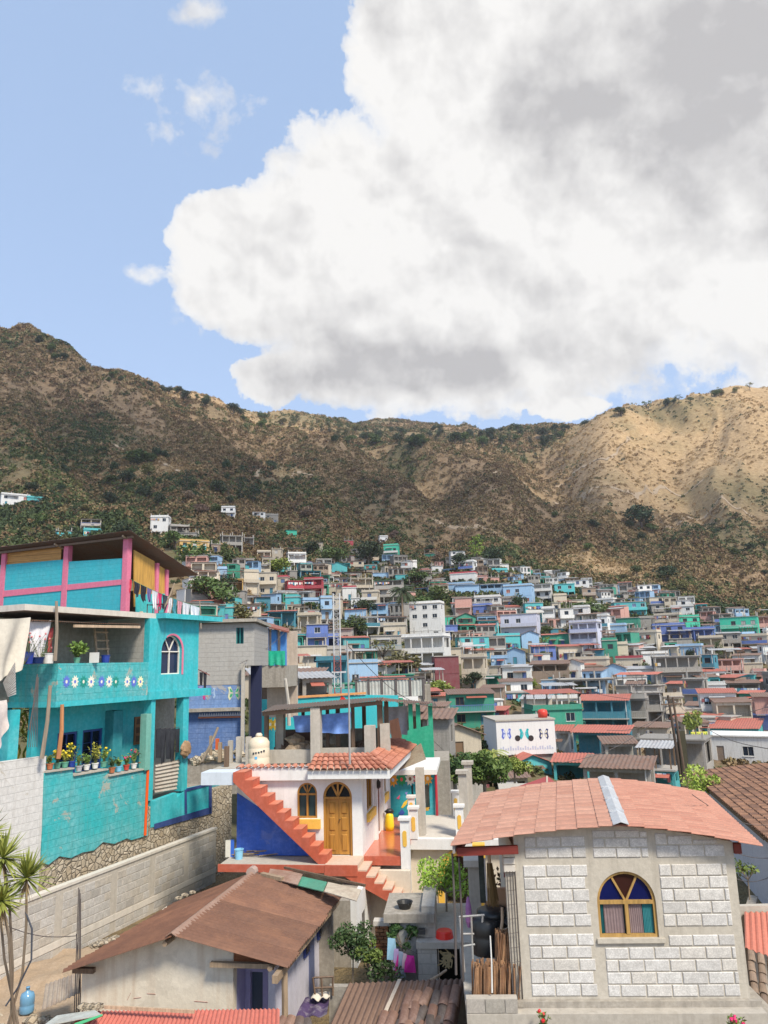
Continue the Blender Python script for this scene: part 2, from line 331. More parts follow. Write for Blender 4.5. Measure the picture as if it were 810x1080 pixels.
# ------------------------------------------------------------------ terrain
def lat(ix, iy, seed):
    h = (ix*374761393 + iy*668265263 + seed*982451653) & 0x7fffffff
    h = ((h ^ (h >> 13))*1274126177) & 0x7fffffff
    return ((h ^ (h >> 16)) & 0xffff)/65535.0
def vn(x, y, seed=0):
    ix = np.floor(x).astype(np.int64); iy = np.floor(y).astype(np.int64); fx = x-ix; fy = y-iy
    fx = fx*fx*(3-2*fx); fy = fy*fy*(3-2*fy)
    return (lat(ix,iy,seed)*(1-fx)+lat(ix+1,iy,seed)*fx)*(1-fy)+(lat(ix,iy+1,seed)*(1-fx)+lat(ix+1,iy+1,seed)*fx)*fy
def fbm(x, y, o=4, seed=0):
    t = 0*x; a = .5
    for k in range(o): t = t+a*vn(x*2**k+k*17.3, y*2**k-k*9.1, seed+k); a *= .5
    return t
TB = {-160: [(60,-8,1),(120,680),(180,610),(240,545),(300,490),(380,420),(480,350),(540,310),(700,330)],
 45: [(60,-8,1),(118,690),(178,636),(236,577),(290,537),(376,478),(474,412),(545,374),(620,370),(700,378),(850,395)],
 0: [(30,-7.2,1),(60,-8,1),(120,690),(180,632),(240,572),(290,527),(380,450),(480,390),(545,352),(640,352),(800,365)],
 100: [(60,-9,1),(115,690),(175,640),(230,582),(290,552),(370,500),(470,436),(540,404),(590,394),(700,400),(900,415)],
 200: [(60,-10,1),(110,692),(170,640),(220,588),(270,562),(350,522),(450,480),(560,445),(620,437),(680,428),(760,417),(900,420)],
 300: [(60,-12,1),(100,735),(150,690),(190,650),(240,615),(290,590),(360,560),(480,512),(600,476),(680,466),(800,450),(900,436),(1000,440)],
 400: [(60,-13,1),(90,772),(130,727),(170,690),(200,657),(250,627),(310,602),(400,566),(550,511),(680,471),(760,470),(900,458),(1100,446),(1200,452)],
 500: [(60,-13.5,1),(75,806),(110,770),(150,727),(190,682),(215,652),(270,617),(340,590),(420,560),(560,512),(680,475),(760,470),(950,463),(1150,451),(1300,458)],
 600: [(60,-14,1),(78,826),(105,786),(135,752),(170,712),(200,680),(235,652),(300,622),(380,592),(480,550),(620,505),(720,478),(850,462),(1000,450),(1100,455)],
 700: [(60,-14,1),(80,828),(105,790),(135,757),(170,717),(200,687),(245,657),(310,628),(380,600),(460,562),(560,508),(660,460),(740,430),(800,430),(1000,440)],
 810: [(60,-14,1),(80,832),(105,793),(135,760),(170,722),(205,688),(245,664),(300,645),(360,622),(440,577),(560,496),(660,432),(720,413),(800,415),(1000,430)],
 970: [(60,-14,1),(80,832),(105,793),(135,760),(170,722),(205,688),(245,664),(300,640),(360,610),(440,560),(560,470),(660,400),(720,385),(800,390),(1000,420)]}
YS = np.concatenate([np.linspace(-60, 30, 12), np.linspace(36, 330, 120), np.linspace(334, 1300, 200), np.linspace(1350, 2600, 8)])
cs = sorted(TB); colS = []; colZ = []
for px in cs:
    ys = [-60, 30]; zs = [-7.2, -7.2]
    for e in TB[px]:
        if e[0] <= 30: continue
        ys.append(e[0])
        if len(e) == 3: zs.append(e[1])
        else: r = ray(px, e[1]); zs.append(r.z/r.y*e[0])
    ys.append(2600); zs.append(zs[-1]*.35)
    colS.append(ray(px, 650).x/ray(px, 650).y); colZ.append(np.interp(YS, ys, zs))
colS = np.array(colS); colZ = np.array(colZ)
ker = np.array([1, 2, 3, 2, 1.]); ker /= ker.sum()
for k in range(len(colZ)):
    for it in range(2):
        z = np.convolve(np.pad(colZ[k], 2, 'edge'), ker, 'valid'); colZ[k][14:] = z[14:]
def hgt(x, y):
    x = np.asarray(x, float); y = np.asarray(y, float)
    s = np.clip(x/np.maximum(y, 25), colS[0], colS[-1]); j = np.clip(np.searchsorted(colS, s)-1, 0, len(colS)-2)
    t = (s-colS[j])/(colS[j+1]-colS[j]); t = t*t*(3-2*t)
    i = np.clip(np.searchsorted(YS, y)-1, 0, len(YS)-2); q = np.clip((y-YS[i])/(YS[i+1]-YS[i]), 0, 1)
    a = colZ[j, i]*(1-q)+colZ[j, i+1]*q; b = colZ[j+1, i]*(1-q)+colZ[j+1, i+1]*q
    z = a*(1-t)+b*t
    m = np.clip((y-230)/250, 0, 1)
    sw = s + (fbm(x/120., y/120., 3, 5)-.5)*.16
    rid = 1-np.abs(2*vn(sw*16, y/420., 9)-1); rid2 = 1-np.abs(2*vn(sw*37+3, y/260., 21)-1)
    z = z + m*((rid-.5)*11 + (rid2-.5)*6 + (fbm(x/45., y/45., 4, 2)-.47)*15)
    z = z + np.clip((y-60)/80, 0, 1)*(fbm(x/14., y/14., 3, 31)-.47)*2.0
    return z
SPUR = []
def spurs(x, y):
    z = 0*x
    for P, amp, wd in SPUR:
        best = np.full(np.shape(x), 1e9)
        for (ax, ay), (bx, by) in zip(P[:-1], P[1:]):
            t = np.clip(((x-ax)*(bx-ax)+(y-ay)*(by-ay))/((bx-ax)**2+(by-ay)**2), 0, 1)
            best = np.minimum(best, (x-ax-t*(bx-ax))**2+(y-ay-t*(by-ay))**2)
        z = z+amp*np.exp(-best/wd**2)
    return z
_h0 = hgt
def hgt(x, y): return _h0(x, y)+(spurs(np.asarray(x, float), np.asarray(y, float)) if SPUR else 0)
def hit(px, py, y0=45., y1=1400.):
    r = ray(px, py); Yv = np.linspace(y0, y1, 2600); xs = r.x/r.y*Yv; zs = r.z/r.y*Yv
    d = hgt(xs, Yv)-zs; k = np.argmax(d > 0)
    if d[k] <= 0: return None
    return Vector((xs[k], Yv[k], zs[k]))
_sp = []
for pts, amp, wd in (([(60,380),(150,440),(250,500),(330,545)], 14, 26), ([(120,400),(240,470),(330,520)], -13, 20), ([(290,470),(380,500),(460,545)], 16, 26), ([(400,480),(460,515),(480,560)], -15, 18), ([(430,480),(520,510),(560,560)], 14, 24),
                     ([(570,475),(590,520),(560,570)], -22, 24), ([(640,455),(640,520),(600,575)], 14, 30), ([(740,440),(700,520),(640,580)], -12, 26), ([(800,450),(790,540),(740,600)], 12, 26), ([(20,420),(80,480),(160,540)], -10, 20), ([(0,450),(60,520),(120,560)], 9, 18)):
    q = [hit(x, y, 200.) for x, y in pts]; _sp.append(([(v.x, v.y) for v in q if v is not None], amp, wd))
SPUR += _sp
ns = 520; SS = np.linspace(-.95, .95, ns)
gs, gy = np.meshgrid(SS, YS); gx = gs*np.maximum(gy, 40)
gz = hgt(gx, gy); ny = len(YS)
idx = np.arange(ns*ny).reshape(ny, ns); Fq = np.stack([idx[:-1,:-1], idx[:-1,1:], idx[1:,1:], idx[1:,:-1]], -1).reshape(-1, 4)
def npmesh(name, V, Fc, smooth=True):
    me = bpy.data.meshes.new(name); k = Fc.shape[1]; me.vertices.add(len(V)); me.vertices.foreach_set('co', V.astype(np.float32).ravel())
    me.loops.add(Fc.size); me.loops.foreach_set('vertex_index', Fc.astype(np.int32).ravel()); me.polygons.add(len(Fc))
    me.polygons.foreach_set('loop_start', np.arange(0, Fc.size, k, dtype=np.int32))
    me.update(calc_edges=True)
    me.polygons.foreach_set('use_smooth', np.full(len(Fc), smooth)); return me
me = npmesh('hillside', np.stack([gx, gy, gz], -1).reshape(-1, 3), Fq)
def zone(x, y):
    """golden share (dry grass, and sunlight put into the colour), green share of the vegetation at a place"""
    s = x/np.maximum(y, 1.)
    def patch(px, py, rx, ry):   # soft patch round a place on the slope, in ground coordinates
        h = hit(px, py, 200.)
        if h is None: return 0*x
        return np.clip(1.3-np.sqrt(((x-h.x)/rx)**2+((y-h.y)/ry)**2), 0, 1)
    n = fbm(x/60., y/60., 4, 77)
    gold = np.clip((s-.22)/.10, 0, 1)*np.clip((y-395-np.clip(.5-s,0,1)*220)/110, 0, 1)  # golden grass colour also stands in for sunlight on right hill and far ridge
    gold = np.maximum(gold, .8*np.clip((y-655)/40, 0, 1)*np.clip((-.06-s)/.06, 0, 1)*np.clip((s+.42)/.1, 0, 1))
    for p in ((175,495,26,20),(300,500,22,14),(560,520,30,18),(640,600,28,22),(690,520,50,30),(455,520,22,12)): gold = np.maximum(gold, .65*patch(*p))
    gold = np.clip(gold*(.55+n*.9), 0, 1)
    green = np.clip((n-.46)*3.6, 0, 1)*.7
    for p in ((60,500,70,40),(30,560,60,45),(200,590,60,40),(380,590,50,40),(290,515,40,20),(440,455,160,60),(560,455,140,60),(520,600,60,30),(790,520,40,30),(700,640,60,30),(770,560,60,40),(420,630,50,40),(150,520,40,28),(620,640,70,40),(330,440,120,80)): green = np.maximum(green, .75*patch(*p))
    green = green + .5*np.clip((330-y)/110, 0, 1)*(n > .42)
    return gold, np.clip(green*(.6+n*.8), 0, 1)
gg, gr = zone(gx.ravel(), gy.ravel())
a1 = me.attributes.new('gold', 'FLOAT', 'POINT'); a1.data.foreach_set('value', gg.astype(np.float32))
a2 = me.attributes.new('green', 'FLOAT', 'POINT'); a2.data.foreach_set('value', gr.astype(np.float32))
m, nt, b = newmat('hill_ground'); P = nd(nt, 'ShaderNodeTexCoord').outputs['Object']
n1 = noise(nt, P, .05, 8, .7); n2 = noise(nt, P, .35, 7, .72)
at = nd(nt, 'ShaderNodeAttribute', attribute_name='gold').outputs['Fac']; ag = nd(nt, 'ShaderNodeAttribute', attribute_name='green').outputs['Fac']
base = mixc(nt, ramp(nt, n2, [(.35, 0), (.65, 1)]), (.16,.10,.052), (.33,.225,.125))
base = mixc(nt, ramp(nt, n1, [(.58, 0), (.78, .5)]), base, (.44,.32,.19))
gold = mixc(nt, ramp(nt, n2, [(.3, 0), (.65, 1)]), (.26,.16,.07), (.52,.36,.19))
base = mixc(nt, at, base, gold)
base = mixc(nt, mth(nt, 'MULTIPLY', ag, .8), base, mixc(nt, n2, (.04,.045,.015), (.12,.12,.04)))
nt.links.new(base, b.inputs['Base Color']); b.inputs['Roughness'].default_value = .95
nt.links.new(nd(nt, 'ShaderNodeBump', {'Strength': .8, 'Distance': 1.2, 'Height': n2}).outputs[0], b.inputs['Normal'])
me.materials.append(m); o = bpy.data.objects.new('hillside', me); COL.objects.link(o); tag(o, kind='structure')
# ------------------------------------------------------------------ scrub (stuff): one mesh of leaf clumps, tone per clump
def clump_cloud(name, n, ylo, yhi, keep, size, nf, seed, label, lf=(.1, .22)):
    rs = np.random.RandomState(seed)
    s = rs.uniform(-.62, .62, n*4); y = ylo*(yhi/ylo)**rs.uniform(0, 1, n*4); x = s*y
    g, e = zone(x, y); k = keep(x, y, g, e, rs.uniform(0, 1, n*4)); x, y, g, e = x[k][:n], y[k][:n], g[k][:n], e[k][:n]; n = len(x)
    z = hgt(x, y); sz = rs.uniform(.5, 1.0, n)**1.5*size*(.6+.4*np.clip(y/600, 0, 1.6)); sz *= np.where(g > .4, .65, 1)
    # faces: each a tilted quad-ish triangle in a squashed ball
    th = rs.uniform(0, 2*np.pi, (n, nf)); ph = np.arccos(rs.uniform(-.15, 1, (n, nf))); rr = rs.uniform(.6, 1.0, (n, nf))
    cx = x[:, None]+sz[:, None]*rr*np.sin(ph)*np.cos(th)*.6; cy = y[:, None]+sz[:, None]*rr*np.sin(ph)*np.sin(th)*.6; cz = z[:, None]+sz[:, None]*rr*np.cos(ph)*.62
    C = np.stack([cx, cy, cz], -1)
    a = rs.normal(size=(n, nf, 3)); a /= np.linalg.norm(a, axis=-1, keepdims=True); bb = rs.normal(size=(n, nf, 3)); bb -= (bb*a).sum(-1, keepdims=True)*a; bb /= np.linalg.norm(bb, axis=-1, keepdims=True)
    L = (sz[:, None, None]*rs.uniform(*lf, (n, nf, 1)))
    V = np.stack([C-a*L-bb*L*.6, C+a*L-bb*L*.5, C+bb*L], 2).reshape(-1, 3)
    F_ = np.arange(len(V)).reshape(-1, 3)
    me = npmesh(name, V, F_, False)
    t = np.repeat(np.clip((fbm(x/34., y/34., 3, 91)-.25)*1.3*.62+rs.uniform(0, 1, n)**1.6*.42, 0, 1), nf).astype(np.float32); me.attributes.new('tone', 'FLOAT', 'FACE').data.foreach_set('value', t)
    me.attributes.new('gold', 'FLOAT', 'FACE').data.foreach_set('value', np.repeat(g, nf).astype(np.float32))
    gsel = (rs.uniform(0, 1, n) < e*.9+.04).astype(np.float32); me.attributes.new('green', 'FLOAT', 'FACE').data.foreach_set('value', np.repeat(gsel, nf))
    o = bpy.data.objects.new(name, me); COL.objects.link(o); tag(o, label, 'scrub', kind='stuff'); return o
m, nt, b = newmat('scrub')
t = nd(nt, 'ShaderNodeAttribute', attribute_name='tone').outputs['Fac']; g = nd(nt, 'ShaderNodeAttribute', attribute_name='gold').outputs['Fac']; e = nd(nt, 'ShaderNodeAttribute', attribute_name='green').outputs['Fac']
def ramp3(f, L):
    n = nt.nodes.new('ShaderNodeValToRGB'); nt.links.new(f, n.inputs[0]); el = n.color_ramp.elements
    while len(el) < len(L): el.new(.5)
    for i, c in enumerate(L): el[i].position = i/(len(L)-1); el[i].color = tuple(c)+(1,)
    return n.outputs[0]
br = ramp3(t, [(.13,.08,.04),(.19,.12,.06),(.18,.145,.06),(.27,.175,.09),(.32,.225,.12),(.40,.30,.17),(.55,.44,.28)])
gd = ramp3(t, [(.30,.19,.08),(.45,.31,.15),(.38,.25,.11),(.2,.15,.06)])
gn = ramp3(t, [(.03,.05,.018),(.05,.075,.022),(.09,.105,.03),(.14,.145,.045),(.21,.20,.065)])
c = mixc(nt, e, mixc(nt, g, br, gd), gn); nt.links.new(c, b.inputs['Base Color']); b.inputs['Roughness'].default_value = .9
SCRUB = m
o = clump_cloud('scrub', 80000, 235, 1250, lambda x, y, g, e, u: u < (.92-.66*g)*np.clip(fbm(x/38., y/38., 3, 55)*3.4-.7, .3, 1), 5.0, 30, 3, 'brown and olive dry scrub covering the mountain slopes'); o.data.materials.append(m)
def town_keep(x, y, g, e, u): return u < np.where((y > 200-(x/y)*60) | (x/y < -.2), .95, .45)
o = clump_cloud('bushes', 5200, 70, 300, town_keep, 2.3, 70, 5, 'low bushes filling the gaps between the hillside houses'); o.data.materials.append(m)
# ------------------------------------------------------------------ an unseen cloud overhead added to shade the slopes
SD = Vector((math.sin(R(SUN_AZ))*math.cos(R(SUN_EL)), math.cos(R(SUN_AZ))*math.cos(R(SUN_EL)), math.sin(R(SUN_EL))))
cb = MB(); rr_ = random.Random(4)
for (cx, cy, rx, ry, k) in ((-270, 440, 190, 180, 10), (60, 520, 190, 130, 8), (-60, 330, 160, 80, 3)):
    for i in range(k):
        t = rr_.uniform(0, 6.28); q = rr_.uniform(0, 1)**.5; P = Vector((cx+math.cos(t)*q*rx, cy+math.sin(t)*q*ry, 120)) + SD*1150
        s_ = rr_.uniform(38, 70); cb.blob(P, (s_, s_, s_*.5), 12, 8, .14, i)
m, nt, b = newmat('shade_cloud'); b.inputs['Base Color'].default_value = (.9,.9,.9,1); b.inputs['Roughness'].default_value = 1
tag(cb.build('shade_cloud', m, smooth=True), kind='structure')
# ------------------------------------------------------------------ trees
def leaf_cloud(mb_pts, nleaf, leaf, rs, squash=1.0):
    """mb_pts: list of (centre, radius); returns V,F of small two-triangle leaves"""
    V = []; F_ = []
    for c, r in mb_pts:
        k = int(nleaf*r*r)
        d = rs.normal(size=(k, 3)); d /= np.linalg.norm(d, axis=1, keepdims=True); q = np.array(c)+d*(r*rs.uniform(.55, 1.0, (k, 1)))*np.array([1, 1, squash])
        a = rs.normal(size=(k, 3)); a /= np.linalg.norm(a, axis=1, keepdims=True); b = np.cross(a, rs.normal(size=(k, 3))); b /= np.linalg.norm(b, axis=1, keepdims=True)
        L = leaf*rs.uniform(.6, 1.3, (k, 1)); v = np.stack([q-a*L, q-b*L*.45, q+a*L, q+b*L*.45], 1).reshape(-1, 3); V.append(v)
    V = np.concatenate(V); return V, np.arange(len(V)).reshape(-1, 4)
def tree_meshes(kind, seed):
    rs = np.random.RandomState(seed); rr = random.Random(seed); tb = MB(); pts = []
    if kind == 'broad':      # unit height about 6
        tb.cyl((0,0,-.5),(.1,.05,1.6),.22,.16,7)
        for k in range(6):
            t = k*1.05+rr.random(); e = (math.cos(t)*rr.uniform(.9,1.7), math.sin(t)*rr.uniform(.9,1.7), rr.uniform(2.4,3.8)); tb.cyl((.1,.05,1.5), e, .1, .04, 5)
            pts.append((e, rr.uniform(.8,1.25)))
        for k in range(9):
            t = rr.random()*6.28; q = rr.uniform(.2,1.5); pts.append(((math.cos(t)*q, math.sin(t)*q, rr.uniform(2.6,4.9)-q*.5), rr.uniform(.55,1.1)))
        V, Fc = leaf_cloud(pts, 75, .26, rs, .8)
    elif kind == 'tall':
        tb.cyl((0,0,-.5),(.1,0,6.),.22,.06,7)
        for k in range(18):
            h = 1.6+k*.3; q = (1.5-abs(k-6)*.08)*rr.uniform(.4,1); t = k*2.4; e = (math.cos(t)*q, math.sin(t)*q, h+.2); tb.cyl((.03,0,h-.1), e, .06, .02, 4); pts.append((e, rr.uniform(.5,.85)*(1.25-k*.035)))
        V, Fc = leaf_cloud(pts, 80, .22, rs, .75)
    else:                    # thin, airy
        tb.cyl((0,0,-.5),(.1,.05,2.6),.14,.09,6)
        for k in range(9):
            t = k*.75+rr.random(); e = (math.cos(t)*rr.uniform(.8,1.7), math.sin(t)*rr.uniform(.8,1.7), rr.uniform(3.0,4.6)); tb.cyl((.1,.05,rr.uniform(1.6,2.6)), e, .06, .02, 4); pts.append((e, rr.uniform(.4,.75)))
        V, Fc = leaf_cloud(pts, 60, .22, rs, .7)
    return tb, npmesh('crown', V, Fc, False)
TV = {}
for kind in ('broad', 'tall', 'airy'):
    for v in range(3):
        tb, cm = tree_meshes(kind, 40+v*7+len(kind)); me = bpy.data.meshes.new('trunk'); me.from_pydata(tb.V, [], tb.F); me.materials.append(wood((.12,.085,.06))); TV[kind, v] = (me, cm)
LEAF = {'dark': leafm('leaf_dark', (.012,.03,.012), (.05,.075,.025)), 'mid': leafm('leaf_mid', (.03,.06,.015), (.11,.15,.035)), 'lime': leafm('leaf_lime', (.10,.15,.02), (.28,.33,.05)), 'olive': leafm('leaf_olive', (.07,.07,.02), (.2,.18,.06)), 'dry': leafm('leaf_dry', (.12,.08,.05), (.3,.2,.13))}
_tm = {}
def plant_tree(p, h, kind, leaf, label, cat='tree', name='tree', group=None, wid=1.0):
    v = random.randrange(3); tm, cm = TV[kind, v]
    if (kind, v, leaf) not in _tm:
        c2 = cm.copy(); c2.materials.append(LEAF[leaf]); _tm[kind, v, leaf] = c2
    hh = {'broad': 5.4, 'tall': 7.6, 'airy': 5.0}[kind]
    e = thing(name, label, cat, loc=p, yaw=random.uniform(0, 6.28), group=group); s = h/hh; e.scale = (s*wid, s*wid, s)
    for nm, me in (('trunk', tm), ('crown', _tm[kind, v, leaf])):
        o = bpy.data.objects.new(nm, me); COL.objects.link(o); o.parent = e
    return e

# ------------------------------------------------------------------ the air: thin haze over the valley
m = bpy.data.materials.new('haze'); m.use_nodes = True; nt = m.node_tree
for n in list(nt.nodes): nt.nodes.remove(n)
o_ = nt.nodes.new('ShaderNodeOutputMaterial'); pv = nt.nodes.new('ShaderNodeVolumePrincipled'); nt.links.new(pv.outputs[0], o_.inputs['Volume'])
pv.inputs['Color'].default_value = (.93, .95, 1, 1); pv.inputs['Density'].default_value = .00011; pv.inputs['Anisotropy'].default_value = .2
o = MB().box(-2600, 2600, -75, 2650, float(gz.min())-1.5, float(gz.max())+14).build('haze', m); tag(o, 'thin pale haze in the air of the valley', 'haze', kind='stuff')
# ------------------------------------------------------------------ the town
PAL = {'Y': ((.62,.38,.11),'yellow'), 'C': ((.58,.50,.38),'cream'), 'W': ((.74,.73,.70),'white'), 'G': ((.36,.335,.30),'grey block'), 'N': ((.30,.22,.16),'brown'),
       'B': ((.10,.17,.46),'royal blue'), 'L': ((.30,.48,.68),'sky blue'), 'T': ((.07,.46,.48),'turquoise'), 'K': ((.03,.22,.30),'dark teal'), 'E': ((.02,.28,.18),'emerald green'),
       'A': ((.03,.52,.34),'aqua green'), 'R': ((.40,.03,.05),'crimson'), 'P': ((.62,.33,.27),'salmon pink'), 'M': ((.22,.04,.05),'maroon'), 'V': ((.60,.62,.74),'pale lilac')}
ROOFM = {'s': (tin((.20,.13,.10), .8), 'rusty sheet roof'), 'r': (tin((.46,.14,.10), .4), 'red sheet roof'), 'z': (tin((.42,.43,.44), .3), 'zinc sheet roof'), 't': (tin((.04,.38,.42), .1), 'teal sheet roof'), 'e': (tin((.01,.24,.15), .1), 'green sheet roof')}
CONC = paint((.40,.37,.33), .85, .3, .7, (.10,.09,.08), 0, .3)
DARKC = paint((.22,.20,.18), .9, .35, .8, (.06,.055,.05), 0, .3)
REB = plain((.10,.055,.04), .8)
GL = glass(); 
FRW = plain((.62,.60,.56), .6); FRB = plain((.18,.11,.06), .6)
CUR = [plain((.45,.43,.40), .9), plain((.10,.16,.30), .9), plain((.35,.12,.1), .9)]
HOUSES = []
def wallmat(k, big=False):
    c = PAL[k][0]
    if k in 'GN': return paint(c, .9, .3, .85, (.10,.085,.07), .2, .4, rnd=.45)
    return paint(c, .75, .25, .75, (.17,.14,.11), 0, .25, fade=.45, rnd=.3)
def house(x0, x1, yt, yb, col, roof='f', feat='', yaw=None, extra=None, label=None, cat='house', p=None, rng=None, lvl=None, d0=None):
    rr = rng or random
    if p is None:
        p = hit((x0+x1)/2, yb) if d0 is None else Wy((x0+x1)/2, yb, d0)
    if p is None: return None
    d = proj(p)[2]; Wt = (x1-x0)*d/FPX; H = max(2.0, (yb-yt)*d/FPX)
    yaw = rr.choice((-1,1))*rr.uniform(4,26) if yaw is None else yaw
    a = R(yaw); k = rr.uniform(.55, .8); W = Wt/(math.cos(a)+k*abs(math.sin(a))); Dp = max(3.2, min(9, k*W)); az = -math.atan2(p.x, p.y)
    e = thing('house', 'x', cat, loc=p, yaw=a+az, group=None)
    # local frame centred on the front
    hw = W/2; gab = roof in 'G' or 'g' in feat; n = lvl or max(1, round(H/2.75)); lh = H/n; wm = wallmat(col); far = (x1-x0) < 17
    reb = 0; fr = []; holes = []; wins = []
    nw = max(1, int(W/2.5)); ww = min(1.25, W/nw*.5); opn = 'o' in feat
    doorc = rr.randrange(nw)
    for L in range(n):
        z0 = L*lh
        gal = (opn and (L == n-1 or rr.random() < .5)) or ('c' in feat and L == 0)
        if gal and lh > 1.7:
            nb = max(1, round(W/2.6)); bw = (W-.3)/nb
            for q in range(nb):
                xa = -hw+.15+q*bw+.12; holes.append(rect(xa, xa+bw-.24, z0+(.9 if L else .05), z0+lh-.3))
            continue
        for q in range(nw):
            c = -hw+W*(q+.5)/nw+rr.uniform(-.15,.15)
            if rr.random() < .12: continue
            if L == 0 and q == doorc: holes.append(rect(c-.45, c+.45, z0+.02, z0+min(2.1, lh-.3))); wins.append(('door', c-.45, c+.45, z0+.02, z0+min(2.1, lh-.3)))
            else:
                zb = z0+min(.95, lh*.36); zt = min(z0+lh-.4, zb+1.15)
                if 'a' in feat: holes.append(arch(c-ww/2, c+ww/2, zb, zt+.15, 8))
                else: holes.append(rect(c-ww/2, c+ww/2, zb, zt))
                wins.append(('window', c-ww/2, c+ww/2, zb, zt))
    gh = W*.2 if roof == 'G' else 0
    out = [(-hw, 0), (hw, 0), (hw, H)] + ([(0, H+gh)] if gh else []) + [(-hw, H)]
    mb = MB(); mb.plate(out, holes, 0, .2); mb.plate(out, [], Dp-.2, Dp)
    sh = [rect(Dp*.3, Dp*.3+1.0, (n-1)*lh+lh*.36, (n-1)*lh+min(lh-.4, lh*.36+1.1))] if Dp > 3 else []
    if opn: sh = [rect(.5, Dp-1, (n-1)*lh+.9, n*lh-.3)]
    for x in (-hw, hw-.2): mb.plate(rect(.2, Dp-.2, 0, H), sh, x, x+.2, axis='x')
    for L in range(1, n): mb.box(-hw+.2, hw-.2, .2, Dp-.2, L*lh-.12, L*lh)
    if n > 1 and rr.random() < .6:                        # ring beam shows as a band
        mb.box(-hw-.04, hw+.04, -.05, .0, lh-.16, lh+.02)
    if opn or rr.random() < .3: mb.box(-hw+.2, hw-.2, Dp*.5, Dp*.5+.1, 0, H-.02)
    mb.build('wall', wm, e)
    MB().box(-hw+.02, hw-.02, .02, Dp, -4.5, 0).build('foundation', DARKC if rr.random() < .5 else CONC, e)
    # two-tone lower band
    if 'd' in feat: MB().box(-hw-.012, hw+.012, -.012, 0, 0, min(1.1, lh*.4)).build('painted_band', wallmat('B' if col in 'LW' else 'T'), e)
    side = Dp*.3
    fm = FRW if rr.random() < .6 else FRB
    for k2, xa, xb, za, zb in wins:
        f = MB(); t = .05
        f.box(xa, xb, .05, .11, zb-t, zb); f.box(xa, xa+t, .05, .11, za, zb-t); f.box(xb-t, xb, .05, .11, za, zb-t)
        if k2 == 'window':
            f.box(xa+t, xb-t, .05, .11, za, za+t)
            if not far: f.box((xa+xb)/2-.02, (xa+xb)/2+.02, .05, .11, za+t, zb-t)
            if not far or rr.random() < .4: f.box(xa-.06, xb+.06, -.07, .05, za-.07, za-.002)
            fo = f.build('window', fm, e)
            MB().box(xa+t, xb-t, .12, .14, za+t, zb-t).build('pane', GL if rr.random() < .75 else rr.choice(CUR), fo)
        else:
            fo = f.build('door', rr.choice((FRB, wallmat('B'), wallmat('E'), wallmat('M'), FRW)), e)
            MB().box(xa+t, xb-t, .08, .12, za, zb-t).build('leaf', rr.choice((FRB, wallmat('B'), wallmat('K'), wallmat('N'))), fo)
    if sh and not opn:
        for x, nm in ((-hw+.08, 0), (hw-.12, 1)): MB().box(x, x+.04, Dp*.3, Dp*.3+1.0, sh[0][0][1], sh[0][2][1]).build('window', GL, e)
    if 'b' in feat or (n > 1 and rr.random() < .3):
        z = (n-1)*lh; b = MB(); b.box(-hw, hw, -1.0, -.002 if 1 else 0, z-.14, z-.02); bo = b.build('balcony', CONC if rr.random() < .5 else wm, e)
        q = MB()
        if rr.random() < .5: q.box(-hw, hw, -1.0, -.9, z, z+.85)
        else:
            for i in range(int(W/.25)+1): x = -hw+.03+i*(W-.06)/int(W/.25); q.box(x-.025, x+.025, -.97, -.93, z, z+.85)
            q.box(-hw, hw, -.99, -.91, z+.85, z+.92)
        q.build('railing', wm if rr.random() < .6 else rr.choice((FRW, wallmat('B'), wallmat('K'))), bo)
        if rr.random() < .5:
            for sx in (-hw+.1, hw-.1): MB().box(sx-.09, sx+.09, -.95, -.77, -.5, z-.142).build('pillar', CONC, e)
    rn = 'flat roof'
    if rr.random() < .4:
        z = rr.choice(range(n))*lh+min(lh-.25, 2.35); xa = rr.uniform(-hw, 0); MB().quad((xa, -.9, z-.25), (xa+hw*.9, -.9, z-.25), (xa+hw*.9, -.003, z), (xa, -.003, z), .03).build('awning', ROOFM[rr.choice('ssrzz')][0], e)
    if rr.random() < .3: x = rr.choice((-1,1))*(hw-.35); MB().cyl((x, -.08, -1), (x, -.08, H), .06, n=5).build('drain_pipe', FRW, e)
    if n > 1 and rr.random() < .25:
        q = MB(); s_ = rr.choice((-1,1)); m_ = 9; x0s = s_*(hw+.02)
        for k_ in range(m_): q.box(min(x0s, x0s+s_*.8), max(x0s, x0s+s_*.8), k_*.28, k_*.28+.3, (k_)*lh/m_-.5 if k_ else -1, (k_+1)*lh/m_)
        q.build('outside_stair', CONC, e)
    if not far and rr.random() < .35:
        z = (n-1)*lh+min(1.9, lh-.2); xs_ = -hw+.2; 
        while xs_ < hw-.4 and rr.random() < .85:
            w_ = rr.uniform(.25, .6); MB().box(xs_, xs_+w_, -.16, -.14, z-rr.uniform(.4, .9), z).build('hung_garment', wallmat(rr.choice('WWLRPYBMK')), e); xs_ += w_+.08
    if roof == 'G':
        for s in (-1, 1):
            rm = ROOFM['r' if 'R' in feat else ('t' if 't' in feat else 's')]; mb = MB(); ov = .35
            mb.corr((0, -ov, H+gh+.05), (0, Dp+ov, H+gh+.05), (s*(hw+ov), Dp+ov, H-gh*ov/hw+.05), (s*(hw+ov), -ov, H-gh*ov/hw+.05), .35, .03, .02, 0, 1); mb.build('roof', rm[0] if rm else None, e)
        rn = 'gabled '+rm[1]
    elif roof in ROOFM:
        rm = ROOFM[roof]; mb = MB(); ov = .45; rise = .12*Dp
        mb.corr((-hw-.3, -ov, H+.04), (hw+.3, -ov, H+.04), (hw+.3, Dp+ov, H+rise+.1), (-hw-.3, Dp+ov, H+rise+.1), .35, .03, .02, .03, 2)
        mb.build('roof', rm[0], e); rn = rm[1]
